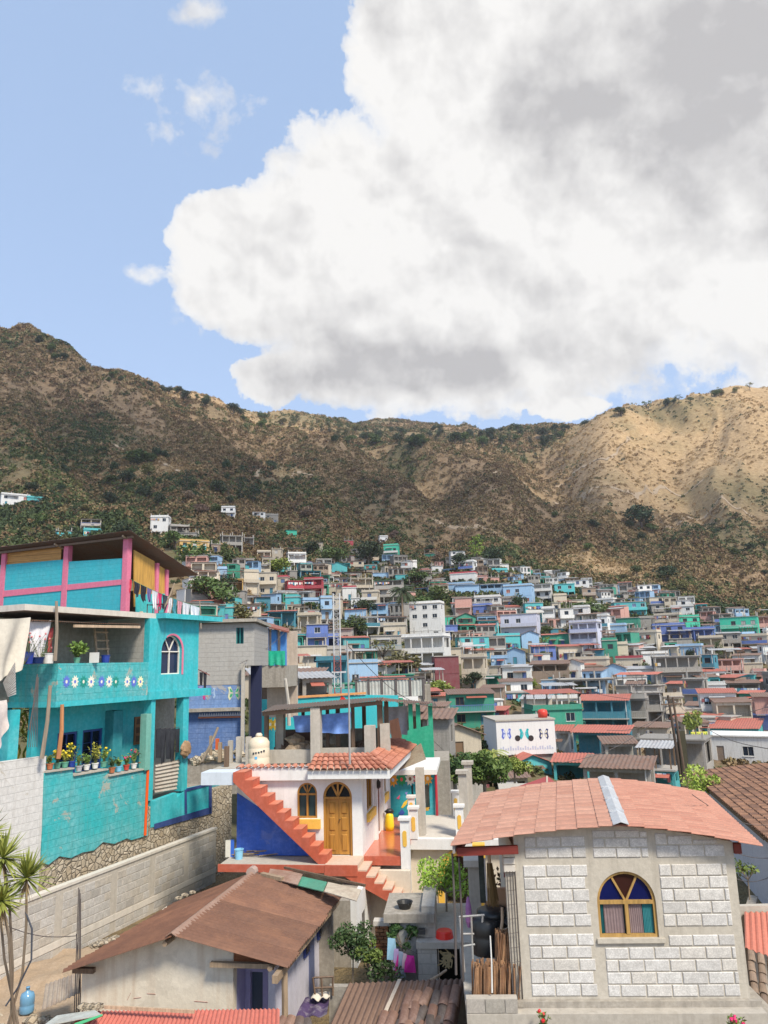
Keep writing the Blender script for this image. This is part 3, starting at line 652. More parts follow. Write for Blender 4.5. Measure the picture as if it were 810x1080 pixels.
        MB().plate([(0, H), (Dp, H), (Dp, H+rise)], [], -hw+.02, -hw+.16, axis='x').plate([(0, H), (Dp, H), (Dp, H+rise)], [], hw-.16, hw-.02, axis='x').box(-hw+.16, hw-.16, Dp-.2, Dp-.05, H, H+rise).build('gable', wm, e)
    else:
        o = MB().box(-hw-.18, hw+.18, -.22, Dp+.15, H+.002, H+.16).build('roof', CONC if rr.random() < .7 else wm, e)
        if 'p' in feat or rr.random() < .45:
            pm = wallmat('R') if 'p' in feat and 'R' in feat else wm; q = MB(); ph = .55
            q.box(-hw, hw, -.1, .03, H+.16, H+.16+ph).box(-hw, -hw+.13, .03, Dp, H+.16, H+.16+ph).box(hw-.13, hw, .03, Dp, H+.16, H+.16+ph); q.build('parapet', pm, e)
        if 'u' in feat or rr.random() < .4:              # unfinished: column stubs with bars
            rn = 'unfinished flat roof with column stubs'; reb = 1
            nx = max(2, round(W/3)+1)
            for i in range(nx):
                for y in (.15, Dp-.15):
                    x = -hw+.15+i*(W-.3)/(nx-1); hh = rr.uniform(.4, 1.5)
                    po = MB().box(x-.12, x+.12, y-.12, y+.12, H+.162, H+.16+hh).build('column_stub', CONC, e)
                    q = MB()
                    for dx, dy in ((-.07,-.07),(.07,-.07),(.07,.07),(-.07,.07)): q.cyl((x+dx, y+dy, H+.1+hh), (x+dx*1.3, y+dy, H+.16+hh+rr.uniform(.4,.9)), .012, n=3)
                    q.build('rebar', REB, po)
        if 'v' in feat or rr.random() < .22:             # roof shelter
            z = H+.16; q = MB(); hh = 2.0
            pm = CONC if rr.random() < .5 else FRB
            for x in (-hw+.3, 0, hw-.3):
                for y in (.3, Dp-.3): MB().box(x-.06, x+.06, y-.06, y+.06, z, z+hh).build('shelter_post', pm, e)
            rk = rr.choice('ssrzz'); MB().corr((-hw-.1, -.2, z+hh), (hw+.1, -.2, z+hh), (hw+.1, Dp, z+hh+.4), (-hw-.1, Dp, z+hh+.4), .35, .03, .02, .04, 2).build('shelter_roof', ROOFM[rk][0], e)
            rn = 'a '+ROOFM[rk][1].replace(' roof', '')+' shelter on its roof'
    if 'q' in feat:       # round window accents painted blue
        for q in range(3):
            x = -hw+W*(q+.5)/3; MB().cyl((x, -.03, H*.55), (x, -.002, H*.55), .7, n=16).build('window_surround', wallmat('T'), e)
    h = dict(o=e, px=((x0+x1)/2, (yt+yb)/2), w=x1-x0, col=PAL[col][1], roof=rn, n=n, feat=feat, label=label, box=(x0,x1,yt,yb), H=H, W=W, D=Dp, p=p, yaw=a+az)
    e['category'] = cat
    HOUSES.append(h); return h
LST = '''188 222 571 585 Y f q|184 208 562 571 G f u|222 233 574 584 N f|233 257 565 583 G f uo|257 268 567 578 G f uo|301 314 559 567 A t|271 286 582 593 C f o|286 297 579 593 C f|303 324 584 601 W f o
229 239 600 615 L f b|240 254 601 611 N f|235 257 611 625 Y f c|218 232 606 620 C f|256 274 603 626 C f b|271 292 604 628 C f b|292 304 609 627 C f pR|305 314 602 615 G f|302 321 613 629 R f b|315 340 602 612 K e o|320 341 611 630 R f bo|268 285 630 645 K s|300 316 630 643 T f|281 313 645 662 K r co|318 340 633 645 L f|231 246 641 658 T f|246 256 640 656 T f|312 337 649 664 C f o|323 346 659 686 B f b|322 360 672 686 B f c
344 368 597 608 T G t|404 421 575 591 A f b|446 461 584 591 E f|475 492 581 598 W e b|370 383 579 589 G f o|345 372 615 630 C f u|363 373 570 578 R f|368 396 610 630 C f bo|362 380 603 613 G s|393 411 604 614 L f|394 426 612 637 G e oc|431 448 608 620 C f o|417 431 606 616 T f|361 376 620 634 W f pR|338 351 631 654 L f b|370 379 631 646 W f|362 386 643 659 L r|397 432 651 669 G s co|404 428 660 675 C f u|467 485 650 662 A f|480 504 651 668 E G|461 485 660 675 B f
473 503 605 617 W f pR|471 500 616 628 L f|455 468 597 606 W f|451 467 618 631 G f o|480 506 617 630 L z|506 538 616 630 L z o|530 563 618 638 L f|540 551 612 620 T f|563 583 616 638 W f oab|598 621 612 625 W f|584 599 628 640 C f|480 498 631 651 P f b|500 529 630 645 W f|498 519 639 651 B f|529 546 631 642 G f|554 575 636 657 T f b|572 586 642 660 W f o|583 593 636 655 C f|591 607 642 662 W f b|504 528 655 669 T s co|527 569 648 674 V f bd|483 519 672 691 T f|523 551 671 688 T f|550 570 669 685 L G|484 500 681 694 W f u|495 522 686 695 C r|534 554 687 703 L G|518 535 695 704 L f|573 589 670 684 E r|587 602 669 684 E r|580 602 663 672 K f|600 634 657 688 V f ao|608 634 648 660 G s o|631 643 650 672 W f|562 588 682 697 B r|589 617 682 698 C r|616 638 686 700 K r
506 518 590 600 W f|526 538 595 604 W f|539 553 606 615 L f|574 584 603 611 W f|584 594 608 616 C f|673 689 617 630 W f u|648 684 635 652 T f|641 658 632 642 G s o|685 710 630 643 C f v|709 732 640 653 W f|650 675 652 666 E f|675 691 652 666 G f|690 718 649 663 C f o|717 740 651 666 A f|690 724 660 678 B f b|706 725 659 672 V f|722 755 664 677 B f o|762 800 651 674 A f ub|799 816 651 670 P s o|642 661 660 674 L f|660 681 663 674 C f|637 653 676 702 E f|652 664 680 700 C f|650 678 695 710 C f pR|678 706 690 704 W f|636 661 705 722 L G|660 694 706 720 W z|692 742 693 724 G f uob|752 786 696 717 P f o|786 806 700 716 C f|742 756 691 717 K f b|767 797 712 724 T f|795 808 709 724 P f|779 812 671 687 C f|784 798 669 682 L f|738 764 673 686 C f oa|713 741 682 693 L f|722 746 717 747 G f ob|744 767 723 742 W f|742 780 732 768 W r b|781 805 732 748 E r G|671 702 732 768 G f o|702 724 736 768 C f ob|648 698 724 741 G f v|694 706 745 768 G f|796 815 742 756 R r|784 815 755 770 B f
302 346 682 705 C f ab|333 368 697 724 K f o|366 401 700 724 L f p|322 341 709 722 W r|346 372 664 680 G s|360 392 673 690 T r|391 425 671 700 G f|418 473 672 704 W f o|471 488 684 700 C f u|458 487 693 727 M f|486 514 694 727 C f ou|446 472 720 733 W f|446 474 735 748 C r|473 525 733 768 E s b|512 534 750 764 R r|508 532 726 744 N s|450 472 746 768 C s|427 450 746 772 G s o|529 562 704 720 W z|560 602 701 724 N s o|596 615 699 719 W G|600 642 696 711 C f|614 636 690 700 G f|530 594 731 743 T f|549 582 738 760 C z|574 614 738 760 W f o|588 652 717 738 G f uo|560 622 750 788 E f|613 666 740 776 K r bo|664 684 738 776 G f ob|604 666 774 804 K r co|665 708 768 788 C s|706 800 770 783 T r|672 748 782 815 G f ou|674 714 814 836 T f oa|749 830 778 806 W f|640 676 786 824 G s o|652 682 742 760 N s|700 722 700 716 C f|724 760 745 760 G s|514 532 744 752 W f|590 612 760 772 G z'''
LST += '''|1 31 522 535 W f|28 46 525 534 T f|85 106 547 562 C s o|60 76 560 569 T f|88 106 559 567 T f|157 178 545 567 W f|178 201 555 568 G f uo|233 248 535 547 W f|266 280 540 550 W f|279 294 543 552 G f|400 410 566 574 W f|330 340 572 580 C s'''
FEATL = []
for i, s in enumerate(LST.replace('\n', '|').split('|')):
    t = s.split(); 
    if len(t) < 6: continue
    rg = random.Random(1000+i)
    x0, x1, yt, yb = map(float, t[:4])
    kw = {}
    house(x0, x1, yt, yb, t[4], t[5], t[6] if len(t) > 6 else '', rng=rg, yaw=rg.choice((-1,1))*rg.uniform(3,17))
tw = house(430, 468, 637, 674, 'W', 'f', 'p', yaw=-14, lvl=4, label='tall white four storey block with pale blue bands between its floors')
def overlap(b, hs):
    A = (b[1]-b[0])*(b[3]-b[2]); mx = 0
    for h in hs:
        q = h['box']; ix = min(b[1], q[1])-max(b[0], q[0]); iy = min(b[3], q[3])-max(b[2], q[2])
        if ix > 0 and iy > 0: mx += ix*iy/A
    return mx
up = lambda x: np.interp(x, [180,230,300,400,460,520,560,640,700,760,810], [600,612,606,600,606,600,612,630,636,660,664])
lo = lambda x: np.interp(x, [180,300,450,520,700,810], [720,752,775,800,815,790])
rg = random.Random(5); nf = 0
RES = [(520,606,752,800),(450,514,765,815),(534,630,796,832),(608,668,736,778),(458,487,690,727),(470,527,728,768),(428,470,634,676)]
for k in range(2600):
    px = rg.uniform(215, 845); y = rg.uniform(0, 1)**.8; t0 = up(px); py = t0+(lo(px)-t0)*y
    p = hit(px, py)
    if p is None: continue
    d = proj(p)[2]; w = rg.uniform(4.2, 7.6)*FPX/d; h = rg.choice((2.4,2.6,2.9,4.8,5.3))*FPX/d
    b = (px-w/2, px+w/2, py-h, py)
    if any(b[0] < q[1] and b[1] > q[0] and b[2] < q[3] and b[3] > q[2] for q in RES): continue
    if overlap(b, HOUSES) > .6: continue
    c = rg.choice('GGGGGGCCCCCWWWWWNTLEP'); rf = rg.choice('ffffffsssrzz'); ft = rg.choice(['', '', 'o', 'u', 'c', 'b', 'v', 'ou'])
    if house(*b, c, rf, ft, rng=rg): nf += 1
    if len(HOUSES) >= 296: break
print('houses', len(HOUSES), 'fillers', nf)
# the remaining small far houses, too many to tell apart: one object
mats = [wallmat(k) for k in 'GCWNTLEPG'] + [CONC, plain((.02,.02,.025), .8), ROOFM['s'][0], ROOFM['r'][0], ROOFM['z'][0]]
mb = MB(); rg = random.Random(77); cnt = 0
for k in range(4000):
    px = rg.uniform(205, 860); t0 = up(px)-6; y = rg.uniform(0, 1)**1.15; py = t0+(lo(px)-22-t0)*y; p = hit(px, py)
    if p is None: continue
    d = p.length; w = rg.uniform(3.6, 6.5); h = rg.choice((2.4,2.6,2.8,4.8)); b = (px-w/2*FPX/d, px+w/2*FPX/d, py-h*FPX/d, py)
    if any(b[0] < q[1] and b[1] > q[0] and b[2] < q[3] and b[3] > q[2] for q in RES): continue
    if overlap(b, HOUSES) > .8: continue
    a_ = rg.uniform(-.5, .5)-math.atan2(p.x, p.y); ca, sa_ = math.cos(a_), math.sin(a_); D_ = rg.uniform(3, 5)
    def bx2(x0, x1, y0, y1, z0, z1, mi):
        mb.mi = mi; vs = [(x0,y0,z0),(x1,y0,z0),(x1,y1,z0),(x0,y1,z0),(x0,y0,z1),(x1,y0,z1),(x1,y1,z1),(x0,y1,z1)]
        mb.add([(p.x+ca*x-sa_*y, p.y+sa_*x+ca*y, p.z+z) for x, y, z in vs], [(0,3,2,1),(4,5,6,7),(0,1,5,4),(1,2,6,5),(2,3,7,6),(3,0,4,7)])
    wm_ = rg.choice((0,0,0,1,1,2,2,3,4,5,6,7,8)); n_ = max(1, round(h/2.6)); lh = h/n_; nb = rg.choice((2,2,3)); 
    # front wall built as piers and spandrels so the openings are real holes
    bx2(-w/2, w/2, 1.2, D_, -4, h, wm_)
    bx2(-w/2, -w/2+.2, 0, 1.195, -4, h, wm_); bx2(w/2-.2, w/2, 0, 1.195, -4, h, wm_)
    for L_ in range(n_):
        z = L_*lh; bx2(-w/2+.2, w/2-.2, 0, .2, (z-4 if L_ == 0 else z-.2), z+rg.choice((.2,.9)), wm_); bx2(-w/2+.2, w/2-.2, 0, .2, z+lh-.45, z+lh-(0 if L_ == n_-1 else .2), wm_)
        for q in range(1, nb): xx = -w/2+w*q/nb; bx2(xx-rg.choice((.12,.4,.6)), xx+.15, 0.01, .19, z+.2, z+lh-.45, wm_)
    rk = rg.choice((9,9,9,11,11,12,13)); ov = .3
    if rk == 9: bx2(-w/2-.15, w/2+.15, -.15, D_+.1, h+.003, h+.15, 9)
    else:
        mb.mi = rk; q = [(-w/2-ov,-ov,h+.05),(w/2+ov,-ov,h+.05),(w/2+ov,D_+ov,h+.6),(-w/2-ov,D_+ov,h+.6)]; q = q+[(x,y,z-.05) for x,y,z in q]
        mb.add([(p.x+ca*x-sa_*y, p.y+sa_*x+ca*y, p.z+z) for x, y, z in q], [(0,1,2,3),(7,6,5,4),(0,4,5,1),(1,5,6,2),(2,6,7,3),(3,7,4,0)])
    cnt += 1
    if cnt >= 330: break
o = mb.build('far_houses', mats); tag(o, 'mass of small far houses filling the gaps of the hillside town', 'houses', kind='stuff')
# trees in and above the town, and the single trees one can tell apart on the slopes
def tr(px, py, hpx, kind, leaf, label, **k):
    p = hit(px, py)
    if p is None: return
    plant_tree((p.x, p.y, float(hgt(p.x, p.y))-.1), hpx*proj(p)[2]/FPX, kind, leaf, label, **k)
NAMED = [(678,560,33,'broad','dark','big round dark tree alone on the dry right hand slope',1.25),(672,608,14,'broad','mid','round green tree low on the right slope below the big dark tree',1.1),(704,615,22,'broad','dark','spreading dark tree at the foot of the right hand slope',1.5),
 (197,522,30,'tall','dark','tall dark conifer standing on the middle of the left slope',1.3),(254,530,26,'tall','dark','left of the pair of dark conifers above the white houses',1.3),(267,532,24,'tall','dark','right of the pair of dark conifers above the white houses',1.3),
 (145,490,18,'broad','mid','low wide green tree on the bare left slope',2.2),(480,470,17,'broad','dark','round dark tree standing out on the middle skyline',1.2),(517,462,14,'broad','dark','dark round tree at the right end of the middle plateau',1.3),
 (246,437,14,'broad','dark','dark tree on the left ridge just before it dips',1.2),(196,423,13,'broad','dark','lone dark tree where the left ridge turns golden',1.1),(655,439,12,'broad','dark','dark bushy tree at the left end of the golden ridge',1.4),
 (8,335,9,'broad','dark','small dark tree on the very top of the left hill',1.0),(222,645,44,'broad','mid','bushy dark green tree just right of the clothes line',1.5),(205,600,30,'broad','mid','dark green tree under the yellow house',1.8),(290,610,24,'broad','lime','bright green tree above the cream blue windowed house',1.7),
 (503,592,30,'tall','lime','bright lime tree at the top edge of the town',1.5),(520,600,26,'broad','dark','dark tree beside the bright lime tree',1.2),(488,605,26,'broad','dark','dark tree left below the bright lime tree',1.1),(388,600,34,'broad','dark','dark tree left of the small aqua green house',1.2),
 (350,600,26,'broad','mid','green tree above the turquoise gabled roof',1.6),(385,655,26,'broad','dark','dark bushy tree right of the radio mast',1.2),(447,655,30,'broad','mid','tree between the palm and the white four storey block',1.1),(460,640,26,'broad','mid','green tree behind the white four storey block',1.3),
 (375,672,24,'broad','mid','dark shrubby tree above the turquoise house with red roof',1.6),(300,680,20,'broad','olive','olive bush above the porch with blue columns',2.2),(425,712,26,'broad','olive','straggly yellowish tree above the corrugated fence',2.2),(405,705,32,'airy','olive','thin olive tree left above the corrugated fence',1.5),
 (468,715,20,'airy','dry','pinkish bare tree in front of the maroon wall',1.3),(466,738,24,'broad','lime','light green bush below the maroon wall',1.7),(500,728,22,'broad','dark','dark shrub right of the maroon wall',1.4),(548,645,20,'broad','dark','dark tree right of the striped sky blue house',1.3),
 (620,652,20,'broad','mid','green bush mass left of the turquoise block',2.4),(575,675,18,'broad','mid','bush between the pale lilac house and the green pair',1.4),(758,695,20,'tall','mid','pointed green tree in the right part of the town',1.6),(790,745,18,'broad','mid','green tree above the small emerald gabled house',2.0),
 (733,775,24,'tall','mid','leafy green tree in front of the white corner house',1.3),(612,735,14,'broad','lime','small green tree beside the white gabled house',1.5),(440,620,20,'broad','mid','green tree behind the palm',1.8),(430,650,22,'broad','mid','green tree under the palm',1.5),
 (20,600,36,'broad','mid','green tree behind the pink posted house',1.5),(60,588,30,'broad','olive','olive tree behind the pink posted house',1.6),(130,572,24,'broad','dark','dark tree left of the white hillside house',1.4),(185,580,24,'broad','mid','tree between the white hillside house and the yellow one',1.4),
 (250,660,26,'broad','olive','olive tree below the small turquoise hillside houses',1.8),(330,650,18,'broad','mid','small green tree left of the radio mast top',1.5),(240,625,20,'broad','dark','dark tree left of the yellow two storey house',1.4)]
for px, py, h, k, lf, lb, wd in NAMED: tr(px, py, h, k, lf, lb, wid=wd)
rg = random.Random(9)
def row(pts, n, h0, h1, kinds, leafs, label, group, jit=4, wid=(1., 1.5)):
    xs = [p[0] for p in pts]; ys = [p[1] for p in pts]
    for i in range(n):
        px = rg.uniform(xs[0], xs[-1]); py = np.interp(px, xs, ys)+rg.uniform(0, jit)
        for dy in range(0, 14):
            p = hit(px, py+dy, 150.)
            if p is not None: break
        if p is None: continue
        plant_tree((p.x, p.y, p.z-.3), rg.uniform(h0, h1)*proj(p)[2]/FPX, rg.choice(kinds), rg.choice(leafs), label, group=group, wid=rg.uniform(*wid))
row([(30,348),(60,374),(100,392),(150,405),(200,418),(240,430)], 20, 6, 12, ['broad'], ['dark','dark','mid'], 'dark tree growing along the left hand ridge', 'trees along the left ridge', 8)
row([(250,436),(330,446),(400,458)], 24, 7, 13, ['broad','tall'], ['mid','olive','dark'], 'green tree on the ridge between the left hill and the plateau', 'trees on the ridge left of the plateau', 14)
row([(350,462),(500,466),(600,462)], 46, 8, 15, ['broad','broad','tall'], ['dark','dark','mid'], 'dark tree at the edge of the middle plateau', 'trees on the middle plateau', 8)
row([(400,450),(500,455),(620,448)], 26, 5, 9, ['broad'], ['dark'], 'far dark tree on the bluish far ridge', 'trees on the far ridge', 12)
row([(655,438),(700,428),(760,416),(808,408)], 15, 6, 12, ['airy','broad'], ['olive','mid','dark'], 'thin crowned tree on the golden right ridge', 'trees along the golden ridge', 3)
row([(60,440),(200,480),(300,470)], 16, 9, 16, ['broad'], ['dark','dark','mid'], 'dark shrub tree scattered on the upper left slope', 'scattered trees on the upper left slope', 60)
row([(10,520),(150,500),(330,540)], 34, 10, 20, ['broad','broad','airy'], ['dark','mid','olive','dry'], 'bushy tree in the green belt low on the left slope', 'trees of the green belt', 60)
row([(330,560),(480,570)], 14, 9, 17, ['broad','airy'], ['dark','mid','olive','dry'], 'bushy tree on the slope above the middle of the town', 'trees above the middle of the town', 30)
row([(540,600),(680,615),(810,640)], 12, 8, 15, ['broad'], ['mid','olive','dark'], 'low bushy tree on the slope above the right of the town', 'trees above the right of the town', 14)
row([(560,540),(640,545),(810,560)], 14, 7, 14, ['broad'], ['dark','mid'], 'dark shrub on the dry right slope', 'scattered shrubs on the right slope', 50)
row([(230,640),(400,650),(600,660),(800,690)], 30, 10, 17, ['broad','broad','airy'], ['mid','dark','olive','lime'], 'green garden tree squeezed between hillside houses', 'garden trees between the houses', 80)

# foot paths and a track worn into the slopes
PATHM = paint((.42,.31,.20), .95, .2, .3, (.25,.18,.12), 0, .3, sc=.2, rnd=0)
for pts, w_ in (([(585,530),(620,522),(660,520),(700,513),(745,505)], 2.6), ([(520,500),(560,512),(600,505),(640,486),(665,462)], 2.0), ([(270,505),(310,498),(345,505),(372,515)], 2.2), ([(120,470),(160,486),(195,500),(215,520)], 1.8), ([(700,560),(740,548),(800,545)], 2.2), ([(455,548),(500,556),(540,575),(560,596)], 2.0)):
    hp_ = [hit(x, y, 200.) for x, y in pts]; hp_ = [h for h in hp_ if h is not None]; V = []
    for a_, b_ in zip(hp_[:-1], hp_[1:]):
        n = max(2, int((b_-a_).length/2))
        for k in range(n):
            q = a_.lerp(b_, k/n); d_ = (b_-a_); d_.z = 0; d_.normalize(); s2 = Vector((-d_.y, d_.x, 0))*w_*.5*(1+.3*math.sin(k)); wv = 1.2*math.sin(k*.7)
            for sg in (-1, 1): x, y = q.x+s2.x*(sg+wv*.3), q.y+s2.y*(sg+wv*.3); V.append((x, y, float(hgt(x, y))+.6))
    m_ = len(V)//2
    if m_ > 1: mb = MB(); mb.add(V+[(x, y, z-1.5) for x, y, z in V], [(2*k, 2*k+1, 2*k+3, 2*k+2) for k in range(m_-1)]+[(2*k, 2*k+2, 2*m_+2*k+2, 2*m_+2*k) for k in range(m_-1)]+[(2*k+1, 2*m_+2*k+1, 2*m_+2*k+3, 2*k+3) for k in range(m_-1)]); tag(mb.build('footpath', PATHM), kind='structure')
# ================================================================== near places, left: block wall, turquoise house, pink posted house
CONC2 = paint((.47,.425,.36), .9, .2, .55, (.14,.12,.10), 0, .45)
CONCL = paint((.58,.53,.46), .9, .15, .45, (.2,.18,.15), 0, .4)
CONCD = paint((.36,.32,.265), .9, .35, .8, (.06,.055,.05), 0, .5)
TQ = paint((.02,.47,.52), .75, .22, .75, (.06,.16,.15), 0, .3, fade=.55, rnd=0)
TQB = paint((.03,.44,.46), .8, .3, 1.0, (.16,.24,.20), .2, .55, fade=.95, rnd=0, peel=.8)
TQD = paint((.02,.26,.30), .8, .25, .5, (.03,.08,.09), 0, .3, rnd=0)
WHP = paint((.74,.72,.68), .8, .12, .35, (.35,.30,.24), 0, .2, rnd=0)
WHW = paint((.66,.64,.61), .9, .25, .9, (.28,.24,.2), .2, .5, fade=.2, rnd=0, peel=.7)
PINK = paint((.66,.16,.26), .75, .15, .3, (.3,.12,.12), 0, .2, rnd=0)
NAVY = paint((.02,.05,.20), .7, .2, .4, (.02,.03,.06), 0, .2, rnd=0)
YEL = paint((.78,.46,.06), .6, .1, .2, (.4,.25,.1), 0, .1, rnd=0)
REDP = paint((.50,.10,.045), .65, .22, .7, (.2,.06,.04), 0, .15, rnd=0)
ROUGHW = wood((.40,.29,.19)); POLEW = wood((.34,.27,.20)); ORW = wood((.55,.27,.06), 1, 0); DKW = wood((.19,.12,.075)); PALEW = wood((.58,.42,.28))
RUSTY = tin((.17,.11,.085), .7); ZINC = tin((.40,.40,.39), .45); STEEL = plain((.10,.085,.08), .6)
def toned(name, c0, c1, c2, rough=.9, bs=.4):
    """masonry units with a tone of their own each"""
    k = ('tone', c0, c1, c2)
    if k in _mc: return _mc[k]
    m, nt, b = newmat(name); P = nd(nt, 'ShaderNodeTexCoord').outputs['Object']; t = nd(nt, 'ShaderNodeAttribute', attribute_name='tone').outputs['Fac']
    n = noise(nt, P, 7, 6, .7); n2 = noise(nt, P, 45, 3, .7); nt_ = nt
    n_ = nt.nodes.new('ShaderNodeValToRGB'); nt.links.new(t, n_.inputs[0]); e = n_.color_ramp.elements; e.new(.5)
    for i, c in enumerate((c0, c1, c2)): e[i].position = i/2; e[i].color = tuple(c)+(1,)
    c = mixc(nt, ramp(nt, n, [(.4, 0), (.75, .55)]), n_.outputs[0], [k_*.55 for k_ in c0])
    c = mixc(nt, ramp(nt, n2, [(.45, .25), (.6, 0)]), c, (.12,.11,.1))
    nt.links.new(c, b.inputs['Base Color']); b.inputs['Roughness'].default_value = rough
    nt.links.new(nd(nt, 'ShaderNodeBump', {'Strength': bs, 'Distance': .012, 'Height': n2}).outputs[0], b.inputs['Normal'])
    _mc[k] = m; return m
BLK = toned('concrete_block', (.60,.575,.54), (.74,.72,.69), (.68,.64,.58))
BLK2 = toned('concrete_block_wall', (.42,.39,.35), (.58,.55,.51), (.52,.46,.38))
def courses(mb, x0, x1, z0, z1, bl=.4, bh=.2, j=.013, y=-.012, d=.03, seed=0, top=None, off=0.0):
    """running-bond blocks, each a chamfered box; top(x) clips under a sloping roof"""
    rr = random.Random(seed); n = max(1, round((z1-z0)/bh)); bh = (z1-z0)/n
    for r in range(n):
        za = z0+r*bh+j/2; zb = z0+(r+1)*bh-j/2; x = x0-(bl*.5 if (r+int(off)) % 2 else bl*.06)
        while x < x1-.03:
            a = max(x, x0)+j/2; b_ = min(x+bl, x1)-j/2; x += bl
            if b_-a < .05: continue
            zt = zb
            if top: zt = min(zb, top((a+b_)/2)-.02)
            if zt-za < .04: continue
            mb.col = rr.random(); o = rr.uniform(-.003, .003)
            mb.bbox(a+rr.uniform(-.002,.002), b_+rr.uniform(-.002,.002), y+o, y+d, za+rr.uniform(-.002,.002), zt+rr.uniform(-.002,.002), .009)
    mb.col = None; return mb
# ---- block wall of the lane
BW = Fr((-9.38, 19.03, -5.5), 69.4)
t = thing('block_wall', 'long bare concrete block wall climbing beside the brown roofed house', 'wall', BW)
LW = BW.v(228, 876).x
MB().box(-4, LW, 0, .15, -4.5, 0).build('wall', CONC2, t)
MB().box(-4.02, LW+.03, -.03, .18, .002, .07).build('coping', CONCL, t)
cl = [-4, BW.v(-2, 975).x, BW.v(62, 960).x, BW.v(121, 920).x, BW.v(161, 905).x, BW.v(197, 890).x, LW]
mb = MB()
for i in range(len(cl)-1):
    a, b_ = cl[i]+.12, cl[i+1]-.12
    courses(mb, a, b_, -1.2, -.12, seed=i); courses(mb, a, b_, -2.8, -1.4, seed=i+20); courses(mb, a, b_, -4.4, -3.0, seed=i+40)
mb.build('blocks', BLK2, t)
mb = MB(); mb.box(-4, LW, -.02, -.001, -1.38, -1.22); mb.build('ring_beam', CONCL, t)
# ---- the turquoise house
A = Fr((-7.8, 24.7, 0), 67)
def aw(px, py, v=0.): q = A.v(px, py, v); return (q.x, q.z)
t = thing('terrace_house', 'big turquoise house with flower painted balcony and arched window tower', 'house', A)
wS = aw(110, 742)[1]; wP = aw(110, 699)[1]; wR = aw(160, 652)[1]; u60 = aw(60, 720)[0]; u155 = aw(156, 720)[0]; u210 = aw(209, 700)[0]; u220 = aw(221, 740)[0]; u230 = aw(230, 658, -.15)[0]
# balcony: slab, two parapet faces
mb = MB(); mb.box(u60, u155-.003, 0, .14, wS+.16, wP).box(u60-.002, u60+.14, .141, 2.2, wS+.16, wP); mb.build('balcony_wall', TQB, t)
MB().box(u60, u155-.003, .0, 3.6, wS, wS+.158).build('balcony_slab', TQ, t)
# motifs on the balcony
cols = {'b': plain((.10,.16,.55)), 'w': plain((.75,.72,.6)), 'g': plain((.01,.25,.2)), 'y': plain((.8,.75,.45))}
def sunflower(px, py, fr, v, r, c, par, inner=None, rays=10, name='painted_flower'):
    q = fr.v(px, py, v); mb = MB(); pts = []
    for i in range(rays*2):
        a_ = math.pi*i/rays; k = r if i % 2 == 0 else r*.62; pts.append((q.x+k*math.cos(a_), q.z+k*1.35*math.sin(a_)))
    hole = [(q.x+r*.28*math.cos(a_), q.z+r*.36*math.sin(a_)) for a_ in [math.pi*2*i/8 for i in range(8)]]
    mb.plate(pts, [hole], v-.008, v-.002); o = mb.build(name, c, par)
    MB().plate(hole, [], v-.007, v-.002).build('flower_centre', inner or cols['w'], o); return o
bm = bpy.data.objects[-1] if False else None
for px, k in ((70,'b'),(79,'w'),(88,'g'),(96,'w'),(107,'b'),(115,'w'),(122,'g'),(134,'w'),(141,'b'),(148,'y')):
    sunflower(px, 719, A, 0, .145, cols[k], t, cols['w'] if k in 'bg' else cols['b'])
# tower room with its round-headed window
aL, aR = aw(170, 700)[0], aw(191.5, 700)[0]; zb = aw(180, 711)[1]; zt = aw(181, 670)[1]
hol = arch(aL, aR, zb, zt, 16)
mb = MB(); mb.plate(rect(u155, u210, wS+.25, wR), [hol], 0, .22); mb.plate(rect(.22, 2.9, wS+.25, wR), [], u210-.15, u210, axis='x'); mb.plate(rect(u155, u210, wS+.25, wR), [], 2.9, 3.05)
mb.build('tower_wall', TQ, t)
c2 = (aL+aR)/2; zs = zt-(aR-aL)/2
wf = MB(); fw = .035
wf.box(aL, aR, .1, .15, zb, zb+fw).box(aL, aL+fw, .1, .15, zb+fw, zs).box(aR-fw, aR, .1, .15, zb+fw, zs).box(aL+fw, aR-fw, .1, .15, zs-fw, zs).box(c2-fw/2, c2+fw/2, .1, .15, zb+fw, zs-fw)
r_ = (aR-aL)/2
for k in range(14):
    a_, b_ = math.pi*k/14, math.pi*(k+1)/14; wf.beam((c2+(r_-.02)*math.cos(a_), .125, zs+(r_-.02)*math.sin(a_)), (c2+(r_-.02)*math.cos(b_), .125, zs+(r_-.02)*math.sin(b_)), .04)
for a_ in (R(60), R(120)): wf.beam((c2, .125, zs), (c2+r_*.95*math.cos(a_), .125, zs+r_*.95*math.sin(a_)), .035)
wo_ = wf.build('arched_window', plain((.72,.68,.6), .5), t)
MB().plate([(x, z) for x, z in arch(aL+.01, aR-.01, zb, zt-.01, 16)], [], .155, .17).build('pane', glass((.015,.025,.06)), wo_)
rv = MB(); ri = arch(aL+.0, aR-.0, zb, zt, 16); ro = arch(aL-.0, aR+.085, zb, zt+.085, 16)
pts_o = [(aR+.09, zb-.02)]+[(c2+.04+(r_+.05)*math.cos(math.pi*k/16), zs+(r_+.06)*math.sin(math.pi*k/16)) for k in range(12)]; pts_i = [(c2+r_*math.cos(math.pi*k/16), zs+r_*math.sin(math.pi*k/16)) for k in range(11, -1, -1)]+[(aR, zb-.02)]
rv.plate(pts_o+pts_i, [], -.012, -.002); rv.build('window_surround', PINK, wo_)
vE = A.x(112, 690, u155).y
MB().plate(rect(.22, vE, wS+.16, wR), [], u155, u155+.15, axis='x').build('side_wall', paint((.42,.395,.35), .9, .2, .6, (.18,.16,.13), .2, .5, rnd=0), t)
